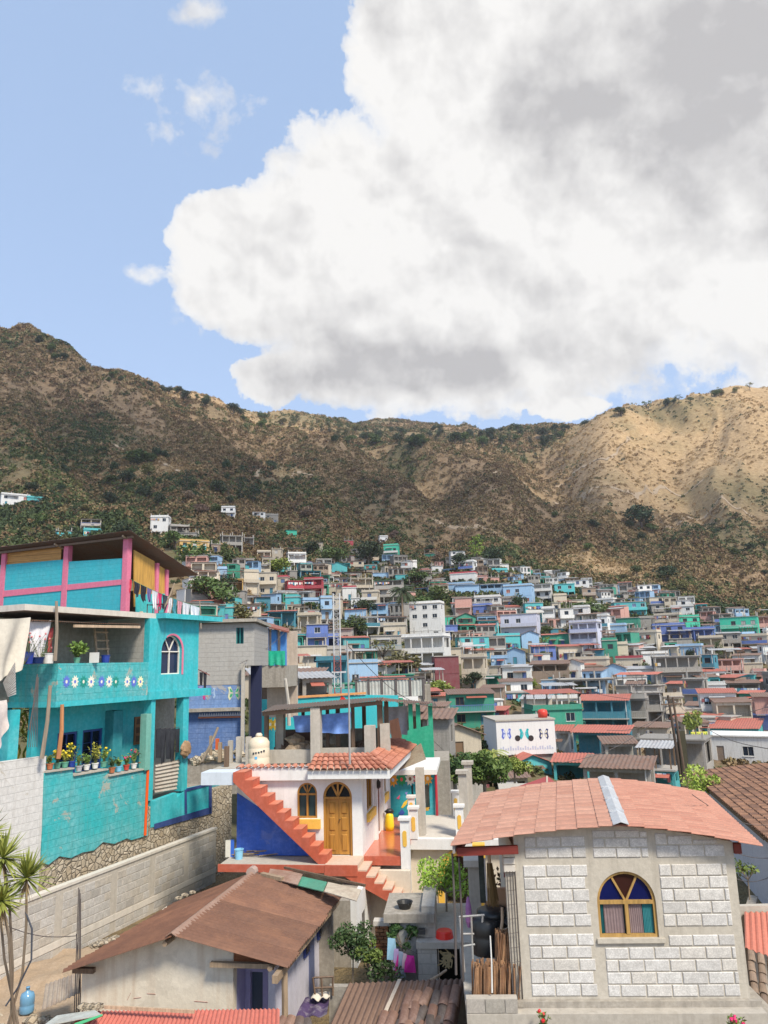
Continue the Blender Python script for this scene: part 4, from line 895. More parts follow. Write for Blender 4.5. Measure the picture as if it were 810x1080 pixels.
# slabs: floor band of the tower and roof
MB().box(u155-.002, u220, -.06, 3.4, wS, wS+.248).build('floor_slab', TQ, t)
MB().box(u155+.35, u230, -.35, 3.4, wR+.002, wR+.17).build('roof_slab', TQ, t)
MB().box(aw(60, 650, 1.0)[0]-2, u155+.348, .05, 4.4, wR+.002, wR+.17).build('roof_slab', CONCL, t)
# grey block room behind the balcony, dark shed bay on the left
uG = A.v(110, 690, 1.4).x
MB().plate(rect(u60-2.6, u155, wS+.16, wR-.15), [], vE, vE+.15).build('shed_back', CONCD, t)
MB().corr((u60-1.5, .1, wR-.28), (uG+.2, .1, wR-.22), (uG+.2, 2.8, wR-.05), (u60-1.5, 2.8, wR-.05), .08, .012, .006, .02, 2).build('shed_roof', RUSTY, t)
MB().beam((u60+.6, .1, wR-.36), (uG+.15, .1, wR-.3), .06, .08).build('shed_beam', PALEW, t)
# lower storey, recessed
v1 = 1.15; uL0 = A.v(14, 770, v1).x; uw = [A.v(p, 790, v1).x for p in (60,81,86.5,107.5)]; z1, z0_ = A.v(90, 770, v1).z, A.v(90, 818, v1).z
uE = A.v(152, 770, v1).x
mb = MB(); mb.plate(rect(u60+.3, uE, -4.4, wS), [rect(uw[0], uw[1], z0_, z1), rect(uw[2], uw[3], z0_, z1)], v1, v1+.18); mb.box(u60+.3, uE, v1-.16, v1-.002, wS-.28, wS-.02)
mb.build('lower_wall', TQ, t)
for k in (0, 2):
    f = MB(); a_, b_ = uw[k], uw[k+1]
    for (xa, xb, za, zc) in ((a_, b_, z1-.07, z1), (a_, a_+.07, z0_, z1-.07), (b_-.07, b_, z0_, z1-.07), ((a_+b_)/2-.015, (a_+b_)/2+.015, z0_, z1-.07)): f.box(xa, xb, v1+.03, v1+.09, za, zc)
    for q in range(5): f.box(a_+.07, b_-.07, v1+.045, v1+.06, z0_+.15+q*.2, z0_+.16+q*.2)
    fo = f.build('window', plain((.02,.05,.2), .5), t); MB().box(a_, b_, v1+.1, v1+.12, z0_, z1-.07).build('pane', glass((.008,.012,.02)), fo)
xa = A.v(116, 760, v1-.2).x; MB().box(xa, xa+.42, v1-.35, v1-.002, -4.4, wS-.3).build('pilaster', TQD, t)
a_, b_ = A.v(141, 770, v1).x, A.v(147.5, 770, v1).x
f = MB(); f.box(a_, b_, v1-.05, v1-.002, A.v(144, 785, v1).z, A.v(144, 756, v1).z); fo = f.build('shutter', wood((.30,.13,.05)), t)
for q in range(3): MB().box(a_+.07, b_-.07, v1-.06, v1-.052, A.v(144, 782-q*9, v1).z, A.v(144, 776-q*9, v1).z).build('panel', wood((.12,.05,.02)), fo)
# dark bay with the yellow zigzag painting, left column
MB().plate(rect(u60-2.8, u60+.3, -4.2, wS), [], 2.0, 2.15).build('bay_wall', TQD, t)
q0 = A.v(34, 780, 2.0); mb = MB()
for s in (-1, 1):
    P = [(q0.x+s*x, 1.985, q0.z+z) for x, z in ((.08,0),(.42,.28),(.34,.5),(.50,.72),(.34,.8),(.2,.5),(.08,.25))]
    for a1_, b1_ in zip(P[:-1], P[1:]): mb.beam(a1_, b1_, .07, .02, (0,1,0))
    P = [(q0.x+s*x, 1.985, q0.z+z) for x, z in ((.08,0),(.3,-.35),(.26,-.55),(.46,-.75),(.5,-.5),(.42,-.3),(.5,-.1))]
    for a1_, b1_ in zip(P[:-1], P[1:]): mb.beam(a1_, b1_, .07, .02, (0,1,0))
mb.build('painted_zigzag', paint((.45,.33,.02), .7, .1, .2, rnd=0), t)
x_ = A.v(12, 770, .5).x; MB().box(x_-.16, x_+.16, .4, .75, -4.2, wS-.0).build('column', TQ, t)
# lower retaining walls
u45 = aw(45, 860)[0]; u0 = aw(-60, 860)[0]
mb = MB(); mb.plate([(u0, -6.2), (u45, -6.2), (u45, aw(45, 798)[1]), (aw(0, 804)[0], aw(0, 804)[1]), (u0, aw(0, 804)[1])], [], 0, .2); mb.build('white_wall', WHW, t)
pt = [aw(*p) for p in ((46,815),(76,811),(76,818.5),(112,812),(113,819),(155,811),(155,881),(138,886),(133,884),(120,890),(108,888),(98,897),(86,899),(74,905),(62,903),(50,912),(43,909))]
mb = MB(); mb.plate(pt[::-1], [], -.03, .2); mb.build('garden_wall', TQB, t)
mb = MB()
for a_, b_ in ((0,1),(2,3),(4,5)): mb.beam((pt[a_][0], .08, pt[a_][1]+.02), (pt[b_][0], .08, pt[b_][1]+.02), .34, .04)
mb.build('wall_cap', CONC2, t)
# stone footing under it
m, nt, b = newmat('rubble_stone'); P = nd(nt, 'ShaderNodeTexCoord').outputs['Object']
vo = nd(nt, 'ShaderNodeTexVoronoi', {'Vector': P, 'Scale': 6.5}); ve = nd(nt, 'ShaderNodeTexVoronoi', {'Vector': P, 'Scale': 6.5}, feature='DISTANCE_TO_EDGE'); n = noise(nt, P, 5, 6, .7)
cc = mixc(nt, vo.outputs['Color'], (.42,.33,.22), (.62,.54,.42)); cc = mixc(nt, ramp(nt, n, [(.4, 0), (.7, .6)]), cc, (.22,.18,.13)); cc = mixc(nt, ramp(nt, ve.outputs['Distance'], [(0, .7), (.06, 0)]), cc, (.14,.11,.08))
nt.links.new(cc, b.inputs['Base Color']); b.inputs['Roughness'].default_value = .95
nt.links.new(nd(nt, 'ShaderNodeBump', {'Strength': .8, 'Distance': .06, 'Height': mth(nt, 'ADD', ramp(nt, ve.outputs['Distance'], [(0, 0), (.12, 1)]), n)}).outputs[0], b.inputs['Normal'])
STONE = m
MB().box(u45-.3, u220+1.5, .02, .4, -7.5, aw(100, 880)[1]+.35).build('stone_footing', STONE, t)
mb = MB(); rr = random.Random(3)

# right part: low turquoise wall with the navy frame
L = [(159,845),(163,845),(186,836),(187,841),(197,832),(222,827),(222,857),(159,873)]
mb = MB(); mb.plate([aw(*p) for p in L][::-1], [], .0, .2); mb.build('low_wall', TQ, t)
mb = MB()
for P in ([(163,869),(163,874.5),(223,858),(223,851)], [(195,833),(197,832.5),(197.5,858),(195,858.5)], [(197,831.5),(223,825.5),(223,828),(197,835)], [(220.5,827),(223.5,827),(223.5,858),(220.5,858)]): mb.plate([aw(*p, -.02) for p in P], [], -.02, -.004)
mb.build('navy_band', NAVY, t)
mb = MB(); mb.plate([aw(*p) for p in ((224,826),(246,822),(246,858),(224,878))], [], 0.3, .5); mb.build('low_wall', TQD, t)
# posts carrying the tower
for px, w_ in ((160, .2), (195, .3)):
    x_ = aw(px, 800)[0]; MB().box(x_-w_/2, x_+w_/2, .0, .3, aw(px, 842 if px < 190 else 832)[1]-.05, wS).build('post', TQ, t)
x_ = aw(154, 800, -.05)[0]; MB().box(x_-.12, x_+.12, -.12, .12, aw(154, 812, -.05)[1], aw(154, 753, -.05)[1]).build('post', paint((.16,.42,.34), .8, .2, .6, rnd=0), t)
# room under the tower
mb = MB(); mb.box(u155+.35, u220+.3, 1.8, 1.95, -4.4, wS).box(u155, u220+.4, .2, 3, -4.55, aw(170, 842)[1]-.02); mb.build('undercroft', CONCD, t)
# ---- things on and around the turquoise house
def bucket(p, r, h, mat, label, cat='bucket', r2=None):
    mb = MB(); r2 = r2 or r*.82; mb.lathe(p, [(r2, 0), (r, h), (r+.015, h), (r+.015, h+.015), (r-.015, h+.015), (r2-.02, .03)], 14); return tag(mb.build('bucket', mat, smooth=False), label, cat)
def plant(p, h, n, label, lm, pot=None, cat='potted plant', spread=.5, fl=None, seed=0, leaf=.06):
    rs = random.Random(seed); t = thing('potted_plant', label, cat, loc=p); 
    ph = 0
    if pot: ph = .14; MB().lathe((0,0,0), [(.07,0),(.095,.13),(.105,.13),(.105,.155),(.09,.155),(.08,.14)], 12).build('pot', pot, t)
    mb = MB(); lf = MB(); ff = MB()
    for k in range(n):
        a_ = rs.uniform(0, 6.28); r = rs.uniform(0, spread)*h; tip = Vector((math.cos(a_)*r, math.sin(a_)*r, ph+h*rs.uniform(.55,1))); base = Vector((rs.uniform(-.04,.04), rs.uniform(-.04,.04), ph))
        mb.cyl(base, tip, .008, .004, 3)
        for q in range(9):
            c_ = base.lerp(tip, rs.uniform(.35, 1.05)); d = Vector((rs.uniform(-1,1), rs.uniform(-1,1), rs.uniform(-.3,.9))).normalized()*leaf*rs.uniform(.7,1.5); s_ = d.cross(Vector((rs.uniform(-1,1), rs.uniform(-1,1), rs.uniform(-1,1)))).normalized()*leaf*.3
            lf.add([c_, c_+d*.5+s_, c_+d, c_+d*.5-s_], [(0,1,2,3)])
        if fl and rs.random() < .45: ff.blob(tip, (.03,.03,.03), 6, 4, .2, k)
    mb.build('stem', plain((.12,.14,.05)), t); lf.build('foliage', lm, t)
    if fl and ff.V: ff.build('flower', fl, t)
    return t
LG = leafm('leaf_garden', (.06,.13,.02), (.22,.30,.06)); LY = leafm('leaf_yellow', (.22,.24,.03), (.5,.45,.06)); LD = leafm('leaf_deep', (.02,.05,.015), (.07,.12,.03))
BLUEP = plain((.02,.05,.30), .35); WHITEP = plain((.7,.69,.66), .5); GRNP = plain((.12,.34,.24), .5); TERRA = plain((.42,.14,.06), .7); YF = plain((.8,.6,.03), .6); PF = plain((.65,.05,.2), .6)
def onA(px, py, v, w): q = A.v(px, py, v); return A.w(q.x, v, w)
zc = [aw(60, 813)[1]+.04, aw(95, 815)[1]+.04, aw(135, 815)[1]+.04]
for i, (px, h, pot, lm, fl, lb) in enumerate(((52, .22, TERRA, LG, None, 'small pot of dark leaves at the left end of the stepped wall'), (60, .35, GRNP, LY, YF, 'yellow flowering plant on the first step of the turquoise wall'), (68, .3, GRNP, LY, YF, 'second yellow flowered pot on the stepped wall'), (75, .5, BLUEP, LG, YF, 'tall yellow green plant in a dark pot beside the left window'),
      (83, .32, plain((.4,.4,.42)), LG, None, 'leafy plant in a grey pot under the gap between the windows'), (91, .3, WHITEP, LG, None, 'low green plant in a white pot below the right dark window'), (100, .55, WHITEP, LY, None, 'tall yellow green plant in a white bucket at the right window'), (109, .4, GRNP, LG, YF, 'bushy plant at the right end of the middle wall step'),
      (118, .3, TERRA, LD, None, 'small plant in a brown pot on the right wall step'), (125, .22, plain((.2,.5,.7)), LG, None, 'small plant in a pale blue pot on the right wall step'), (133, .28, plain((.5,.06,.04)), LG, PF, 'plant with red flowers in a red pot on the right wall step'), (141, .42, WHITEP, LG, PF, 'pink flowering bush in a white pot at the right wall step'), (149, .3, TERRA, LD, PF, 'small flowering plant at the right end of the wall'))):
    k = 0 if px < 77 else (1 if px < 113 else 2); z_ = [aw(px, 813 - (px-60)*.12)[1], aw(px, 816.5-(px-80)*.18)[1], aw(px, 817-(px-120)*.2)[1]][k]+.05
    plant(onA(px, 815, .1, z_), h, 16, lb, lm, pot, fl=fl, seed=i)
bz = wP+.0
def onB(px, v=.07): return onA(px, 699, v, wP+.003)
bucket(onB(29.5), .14, .3, BLUEP, 'tall blue bucket on the turquoise balcony wall'); bucket(onB(39), .19, .16, plain((.01,.03,.12), .3), 'dark blue tub on the balcony wall beside the tall bucket'); bucket(onB(51), .15, .26, WHITEP, 'white bucket on the balcony wall beside the wooden pole')
plant(onB(25), .9, 12, 'bare twiggy rose bush with few leaves in front of the white sheet', LD, None, spread=.7, fl=plain((.6,.2,.2)), seed=50, leaf=.03)
plant(onB(43), .75, 12, 'thin rose bush rising from the dark blue tub', LD, None, spread=.55, fl=plain((.6,.2,.2)), seed=51, leaf=.04)
e_ = plant(onB(81), .40, 50, 'spiky light green plant in a pale green pot on the balcony wall', LG, GRNP, spread=.7, seed=52, leaf=.11)
bucket(onA(111.5, 690, .5, wP-.05), .13, .28, BLUEP, 'blue bucket on the ladder beside the grey block room')
tag(MB().box(0,.28,0,.03,0,.3).build('picture_frame', [plain((.6,.6,.58))]), 'small white framed board leaning on the balcony wall', 'board').location = onB(94)
# ladder
mb = MB(); l0 = A.w(A.v(106, 690, .9).x, .9, wP-.3); 
t2 = thing('ladder', 'rough wooden ladder leaning against the grey block room', 'ladder', A)
xA, xB = A.v(105, 700, .8).x, A.v(117, 700, .8).x; dx = .25
MB().beam((xA, .8, wP-.5), (xA+dx, 1.34, wR-.25), .06).build('rail', PALEW, t2); MB().beam((xB, .8, wP-.5), (xB+dx, 1.34, wR-.25), .06).build('rail', PALEW, t2)
for k in range(5):
    f = .25+k*.16; z = wP-.5+f*(wR-.25-wP+.5); MB().beam((xA+dx*f-.05, .8+.54*f-.03, z), (xB+dx*f+.05, .8+.54*f-.03, z), .05).build('rung', PALEW, t2)
# wooden poles
def pole(a, b, r, mat, label, name='wooden_pole', r2=None, n=7):
    mb = MB(); a = Vector(a); b = Vector(b); mid = a.lerp(b, .5)+Vector((r*.6, 0, 0)); mb.cyl(a, mid, r, (r+(r2 or r*.8))/2, n); mb.cyl(mid, b, (r+(r2 or r*.8))/2, r2 or r*.8, n); return tag(mb.build(name, mat), label, 'pole')
pole(onA(58, 700, -.12, aw(58, 697, -.12)[1]), onA(59.5, 634, -.12, aw(59.5, 634, -.12)[1]), .05, POLEW, 'weathered wooden pole standing at the corner of the painted balcony')
pole(onA(147, 700, .5, aw(147, 702, .5)[1]), onA(149, 645, .5, aw(149, 645, .5)[1]), .07, PALEW, 'pale peeled pole in front of the grey block room')
pole(A.w(*A.v(44, 800, -.25)), A.w(*A.v(53, 723, -.25)), .06, POLEW, 'grey leaning plank pole in front of the zigzag painting')
pole(A.w(*A.v(61.5, 800, -.1)), A.w(*A.v(65.5, 743, -.1)), .065, wood((.55,.24,.10)), 'orange brown pole propping the balcony')
pole(A.w(*A.v(31, 770, -.3)), A.w(*A.v(39.5, 711, -.3)), .02, STEEL, 'thin bundle of dark bars leaning on the balcony', 'steel_bar')
mb = MB()
for k in range(5): mb.cyl(A.w(*A.v(30+k*2.2, 788, -.3)), A.w(*A.v(38.5+k*.5, 714, -.3)), .01, n=4)
tag(mb.build('steel_bars', STEEL), 'fan of thin reinforcement bars standing before the yellow zigzag', 'bars')
# hanging sheet and tarp
def cloth(P, nx, ny, fold, label, mat, cat='cloth', name='hanging_cloth', seed=0, amp=.05):
    """cloth through four world corners (tl,tr,br,bl), with folds"""
    a, b_, c, d = map(Vector, P); nn = (b_-a).cross(d-a).normalized(); rs = random.Random(seed); vs = []; ph = rs.uniform(0, 6)
    for j in range(ny+1):
        v = j/ny
        for i in range(nx+1):
            u = i/nx; p = a.lerp(b_, u).lerp(d.lerp(c, u), v); w_ = math.sin(u*fold*6.28+ph+v*1.5)*amp*(.3+.7*v)+math.sin(u*fold*2.7+v*4+ph)*amp*.5+math.sin(v*7+u*3)*amp*.25
            sag = -.06*math.sin(u*math.pi)*(1-v)*(a-d).length*.5; vs.append(p+nn*w_+Vector((0,0,sag)))
    k = len(vs); vs += [v-nn*.006 for v in vs]; W = nx+1; fs = []
    for j in range(ny):
        for i in range(nx): q = j*W+i; fs += [(q, q+1, q+W+1, q+W), (k+q, k+q+W, k+q+W+1, k+q+1)]
    mb = MB(); mb.add(vs, fs); return tag(mb.build(name, mat, smooth=True), label, cat)
def fab(c, var=.2):
    return paint(c, .9, var, .25, tuple(k*.5 for k in c), 0, .15, fade=.25, rnd=0)
cloth([A.w(*A.v(p[0], p[1], -.15)) for p in ((-30,650),(33,651),(20,706),(-30,735))], 26, 18, 2.5, 'large dirty white tarpaulin hung over the left end of the balcony', fab((.62,.57,.48)), 'tarpaulin', 'tarpaulin', 1, .09)
cloth([A.w(*A.v(p[0], p[1], .25)) for p in ((31,655),(53,654),(47,694),(33,694))], 16, 12, 2, 'white bed sheet drying behind the rose bushes', fab((.72,.70,.72)), 'sheet', 'bed_sheet', 2, .05)
cloth([A.w(*A.v(p[0], p[1], .3)) for p in ((52,663),(56,661),(55,688),(50,688))], 6, 8, 1, 'dark red cloth hanging beside the white sheet', fab((.35,.03,.03)), 'cloth', 'hanging_cloth', 3, .03)
cloth([A.w(*A.v(p[0], p[1], -.1)) for p in ((-12,737),(6,738),(9,765),(-2,792))], 8, 12, 1.5, 'pinkish white sheet hanging at the left edge under the balcony', fab((.68,.60,.56)), 'sheet', 'bed_sheet', 4, .05)
t2 = thing('corrugated_sheet', 'curled grey corrugated sheets at the left end of the balcony', 'metal sheet', A)
MB().corr(A.v(3,720,-.1), A.v(8,735,-.1), A.v(17,732,-.35), A.v(16,698,-.3), .07, .012).build('sheet', ZINC, t2)
# dark wash hanging under the tower, corrugated screen, basket
t2 = thing('clothes_line', 'row of black clothes hanging under the turquoise tower', 'laundry', A)
MB().cyl(A.v(160,770,.15), A.v(196,766,.15), .008, n=4).build('line', STEEL, t2)
for i, px in enumerate((167,172,177,182,187)):
    a_ = A.v(px-2.6, 769, .15); b_ = A.v(px+2.6, 768, .15); h = (.95,1.15,1.0,1.1,.8)[i]; q = MB(); 
    q.quad(a_, b_, b_+Vector((.03,.05*(i%2),-h)), a_+Vector((.02,-.04,-h*.96)), .02); q.build('garment', fab((.012,.014,.022)), t2)
t2 = thing('corrugated_screen', 'grey corrugated metal screen below the black laundry', 'metal screen', A)
MB().corr(A.v(189.5,801,.1), A.v(186,833,.1), A.v(163,837,.1), A.v(164,806,.1), .12, .02).build('sheet', tin((.50,.45,.38), .3), t2)
mb = MB(); q = A.v(196, 790, -.12); mb.blob(q, (.27,.12,.27), 12, 9, .12, 4); mb.build('basket', wood((.42,.26,.14)), fr=None)
o = bpy.data.objects[-1] if False else [x for x in bpy.data.objects if x.name.startswith('basket')][-1]; o.matrix_world = A.m.copy(); tag(o, 'round woven basket hanging on the turquoise post', 'basket')
mb = MB(); mb.cyl(A.v(156,812,-.06), A.v(153,881,-.06), .045, n=8); o = mb.build('drain_pipe', plain((.80,.10,.01), .45)); o.matrix_world = A.m.copy(); tag(o, 'bright orange drain pipe beside the turquoise garden wall', 'pipe')
# clothes on the roof of the turquoise house
K = Fr(Wz(131, 661, wR+.2), -23)
# ---- pink posted house
t = thing('rooftop_house', 'turquoise upper house with bright pink posts and orange panels under rusty roof', 'house', K)
kz = lambda px, py: K.v(px, py, 0).z; kx = lambda px: K.v(px, 640, 0).x
TP = lambda px: 571.5-(px-66)*.075    # roof underside line in the front plane
wt = lambda px, py: (K.v(px, py, 0).x, K.v(px, py, 0).z)
xL = kx(-70); x2 = kx(66.5); x1 = 0.
mb = MB(); mb.plate([wt(-70,690), wt(131,664), wt(131,588.5), wt(66,592.5), wt(66,590), wt(-70,602)], [], .05, .2); mb.build('wall', paint((.03,.42,.50), .8, .15, .4, (.05,.2,.22), .2, .4, rnd=0), t)
for px in (-68, 0, 66.5, 130):
    x_ = kx(px); MB().box(x_-.14, x_+.14, -.02, .24, -.1, kz(px, 571.5-(px-66)*.07)-.03).build('post', PINK, t)
mb = MB(); mb.plate([wt(-70,637), wt(128,616.5), wt(128,611), wt(-70,630)], [], .02, .048); mb.build('pink_beam', PINK, t)
a_, b_ = wt(4, 598), wt(62, 594)
mb = MB()
for k in range(4):
    f0_, f1_ = k/4, (k+1)/4; zb0, zt0 = wt(4,599)[1], wt(4,576.5)[1]; zb1, zt1 = wt(62,594)[1], wt(62,573)[1]
    mb.plate([(a_[0], zb0+(zt0-zb0)*f0_+.008), (b_[0], zb1+(zt1-zb1)*f0_+.008), (b_[0], zb1+(zt1-zb1)*f1_-.004), (a_[0], zb0+(zt0-zb0)*f1_-.004)], [], .09+.01*(k%2), .12)
mb.build('board_panel', ORW, t)
MB().box(xL, kx(60), .3, .34, .4, 2.9).build('inner_panel', DKW, t)
# right side
sy = lambda px: K.x(px, 620, 0).y
y1, y2, y3 = sy(142), sy(164), sy(176)
st = lambda px, py: (K.x(px, py, 0).y, K.x(px, py, 0).z)
mb = MB(); mb.plate([st(142,640), st(163.5,640), st(163.5,592), st(142,580)], [], -.08, -.02, axis='x').plate([st(168,640), st(174,640), st(174,600), st(168,596)], [], -.08, -.02, axis='x'); mb.build('orange_panel', wood((.62,.34,.07), 1, 2), t)
for px, yt_ in ((165.8, 594), (176, 601)): q = st(px, yt_); MB().box(-.12, .06, q[0]-.09, q[0]+.09, -.1, q[1]).build('post', PINK, t)
mb = MB(); mb.plate([st(143,655), st(176,650), st(176,626), st(143,627)], [], -.018, .0, axis='x'); mb.build('side_wall', paint((.03,.45,.45), .8, .2, .4, rnd=0), t)
MB().box(xL, -.3, 3.4, 3.5, 0, 2.0).build('back_wall', DKW, t)
# roof of overlapping rusty sheets sloping to the back
zf = kz(131, 564.5); rb = K.x(192, 597, .55); 
yb_ = 4.2; zr = lambda y: zf+.02+(y+.45)*((K.x(192,597,.55).z-zf)/(K.x(192,597,.55).y+.45))
for k in range(5):
    ya, yb2 = -.45+k*.93, -.45+(k+1)*.93+.12
    MB().corr((xL-.3, ya, zr(ya)+.02), (.55+.02*k, ya, zr(ya)+.05), (.55+.02*k, yb2, zr(yb2)+.045), (xL-.3, yb2, zr(yb2)+.02), .09, .014, .006, .012, 2).build('roof_sheet', RUSTY, t)
mb = MB(); mb.beam((xL, -.1, zr(-.1)-.07), (.4, -.1, zr(-.1)-.05), .07, .1); mb.build('eave_beam', DKW, t)
for px in (59, 130): q = K.v(px, 566, -.25); MB().cyl((q.x, -.3, zr(-.3)-.06), (q.x, .2, zr(.2)-.06), .045, n=8).build('rafter_end', PALEW, t)
# washing line behind
t2 = thing('washing_line', 'washing line with coloured clothes strung right of the pink posts', 'laundry', K)
la = K.v(132, 608, .15); lb = K.v(212, 641, .6)
# line sags between two poles
def lp(f): q = la.lerp(lb, f); q.z -= .10*math.sin(math.pi*f); return q
MB().tube([lp(k/12) for k in range(13)], .008, 4).build('line', plain((.1,.25,.12)), t2)
items = [(.02,.09,.42,(.6,.03,.08)),(.12,.2,.42,(.015,.015,.03)),(.21,.29,.5,(.012,.012,.02)),(.30,.36,.42,(.16,.13,.30)),(.37,.44,.55,(.7,.68,.70)),(.45,.50,.5,(.6,.02,.12)),(.5,.57,.45,(.02,.03,.05)),(.57,.63,.55,(.7,.66,.66)),(.64,.69,.5,(.04,.25,.32)),(.70,.76,.55,(.65,.30,.35)),(.77,.86,.85,(.72,.72,.74)),(.87,.985,.7,(.75,.78,.82))]
for i, (f0_, f1_, h, c) in enumerate(items):
    h *= 1.35
    a_, b_ = lp(f0_), lp(f1_); q = MB(); rs = random.Random(i); n = 6; vs = []
    for j in range(6):
        for k in range(n+1):
            p = a_.lerp(b_, k/n); sh = .06*math.sin(j*.9+i); vs.append((p.x+sh*j*.2-(.02*j*(k/n-.5)), p.y+.05*math.sin(k*2.1+i)*(j/5), p.z-h*j/5*(1+.12*math.sin(k*1.3+i*2))))
    q.add(vs+[(v[0], v[1]+.008, v[2]) for v in vs], [(j*(n+1)+k, j*(n+1)+k+1, (j+1)*(n+1)+k+1, (j+1)*(n+1)+k) for j in range(5) for k in range(n)]+[(42+j*(n+1)+k, 42+(j+1)*(n+1)+k, 42+(j+1)*(n+1)+k+1, 42+j*(n+1)+k+1) for j in range(5) for k in range(n)]); q.build('garment', fab(c), t2)
pole(K.w(*K.v(212, 663, .6)), K.w(*K.v(210.5, 634, .6)), .03, POLEW, 'thin pole at the right end of the washing line')
pole(K.w(*K.v(174, 640, .4)), K.w(*K.v(184, 615, .4)), .04, PALEW, 'slanting stick holding up the washing line')
t2 = thing('rail_cage', 'black metal shelf rack standing under the washing line', 'rack', K)
for px in (155, 161, 167, 173): q = K.v(px, 648, .35); MB().box(q.x-.015, q.x+.015, .34, .37, .0, .95).build('upright', STEEL, t2)
for z in (.15, .5, .9): MB().box(K.v(155,648,.35).x, K.v(173,648,.35).x, .35, .7, z, z+.025).build('shelf', STEEL, t2)
# ---- grey block house with blue lower wall
G = Fr(Wd(200, 795, 31.5), 2)
gw = lambda px, py: (G.v(px, py, 0).x, G.v(px, py, 0).z)
t = thing('grey_house', 'grey block house with blue painted lower wall behind the turquoise tower', 'house', G)
mb = MB(); x0_, x1_ = gw(190, 700)[0], gw(268, 700)[0]
hw_ = rect(gw(249,670)[0], gw(257,670)[0], gw(250,679)[1], gw(250,662)[1])
mb.plate([(x0_, gw(200,722)[1]), (gw(256,720)[0], gw(256,722)[1]), (gw(256,700)[0], gw(256,702)[1]), (gw(268,700)[0], gw(268,702)[1]), (gw(268,660)[0], gw(268,657)[1]), (x0_, gw(195,659)[1])], [hw_], 0, .2)
mb.box(x1_-.2, x1_, .2, 5, gw(268,702)[1], gw(268,657)[1]); mb.build('upper_wall', paint((.40,.38,.35), .9, .2, .5, (.18,.16,.14), .2, .5, rnd=0), t)
fo = MB(); 
for a_, b_, c_, d_ in ((hw_[0][0], hw_[0][0]+.04, hw_[0][1], hw_[2][1]), (hw_[1][0]-.04, hw_[1][0], hw_[0][1], hw_[2][1])): fo.box(a_, b_, .05, .1, c_, d_)
fo.box((hw_[0][0]+hw_[1][0])/2-.02, (hw_[0][0]+hw_[1][0])/2+.02, .05, .1, hw_[0][1], hw_[2][1]); fo = fo.build('window', plain((.02,.2,.2)), t)
MB().box(hw_[0][0], hw_[1][0], .11, .13, hw_[0][1], hw_[2][1]).build('pane', glass((.01,.04,.05)), fo)
BLW = paint((.14,.26,.52), .85, .25, .75, (.12,.14,.2), .2, .5, fade=.7, rnd=0, peel=.7)
MB().plate([(x0_, gw(200,747)[1]), (gw(255,747)[0], gw(255,747)[1]), (gw(255,722)[0], gw(255,722)[1]), (x0_, gw(195,723)[1])], [], .02, .2).build('blue_wall', BLW, t)
MB().box(x0_, gw(258,750)[0], -.25, .3, gw(230,750)[1], gw(230,746.5)[1]).build('slab', CONCD, t)
MB().plate([(x0_, gw(200,800)[1]), (gw(257,800)[0], gw(257,800)[1]), (gw(257,750.5)[0], gw(257,750.5)[1]), (x0_, gw(195,750.5)[1])], [], .1, .3).build('lower_blue_wall', paint((.10,.19,.42), .85, .25, .8, (.06,.08,.14), .2, .5, fade=.5, rnd=0), t)
mb = MB(); mb.cyl((gw(209,757)[0], .0, gw(209,757)[1]), (gw(254,756)[0], .0, gw(254,756)[1]), .035, n=6); mb.build('curtain_rod', plain((.5,.17,.08)), t)
mb = MB(); xa, xb = gw(209,755)[0], gw(254,755)[0]
for k in range(18): x_ = xa+(xb-xa)*(k+.5)/18; zz = gw(230,755.5)[1]; mb.plate([(x_-.055, zz), (x_+.055, zz), (x_+.02, zz+.11), (x_, zz+.15), (x_-.02, zz+.11)], [], .08, .098)
mb.build('painted_scallop', plain((.6,.62,.7)), t)
# butterfly-like painted emblem
def butterfly(fr, px, py, s, v, par, cw, cb):
    q = fr.v(px, py, v); mb = MB()
    for sx in (-1, 1):
        for L_ in ([(.1,.05),(.5,.9),(.85,.8),(.7,.3),(.75,.0)], [(.1,-.05),(.75,-.0),(.85,-.5),(.6,-.95),(.35,-.6)]):
            mb.plate([(q.x+sx*x*s, q.z+z*s) for x, z in (L_ if sx > 0 else L_[::-1])], [], v-.012, v-.003)
    o = mb.build('painted_butterfly', cw, par)
    b2 = MB()
    for sx in (-1, 1):
        for L_ in ([(.15,.12),(.45,.62),(.6,.55),(.5,.2)], [(.15,-.1),(.5,-.1),(.58,-.45),(.42,-.6)]): b2.plate([(q.x+sx*x*s, q.z+z*s) for x, z in (L_ if sx > 0 else L_[::-1])], [], v-.018, v-.013)
    b2.build('butterfly_marking', cb, o); return o
butterfly(G, 247, 731, .32, .02, t, plain((.62,.62,.42)), plain((.03,.35,.16)))
butterfly(G, 222, 731, .26, .02, t, plain((.34,.46,.62)), plain((.15,.26,.5)))
MB().box(x0_-.2, x1_+.15, -.3, 5, gw(230,657)[1]+.003, gw(230,655)[1]+.06).build('roof_slab', CONCD, t)
for px in (257.5,): q = gw(px, 700); MB().box(q[0]-.07, q[0]+.07, -.32, -.18, gw(px,800)[1], q[1]).build('post', CONC2, t)
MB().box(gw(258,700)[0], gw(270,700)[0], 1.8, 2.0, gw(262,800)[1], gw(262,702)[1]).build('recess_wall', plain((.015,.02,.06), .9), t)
MB().box(x0_, x1_, .3, 5, gw(230,800)[1]-1.5, gw(230,800)[1]+.1).build('base', CONCD, t)
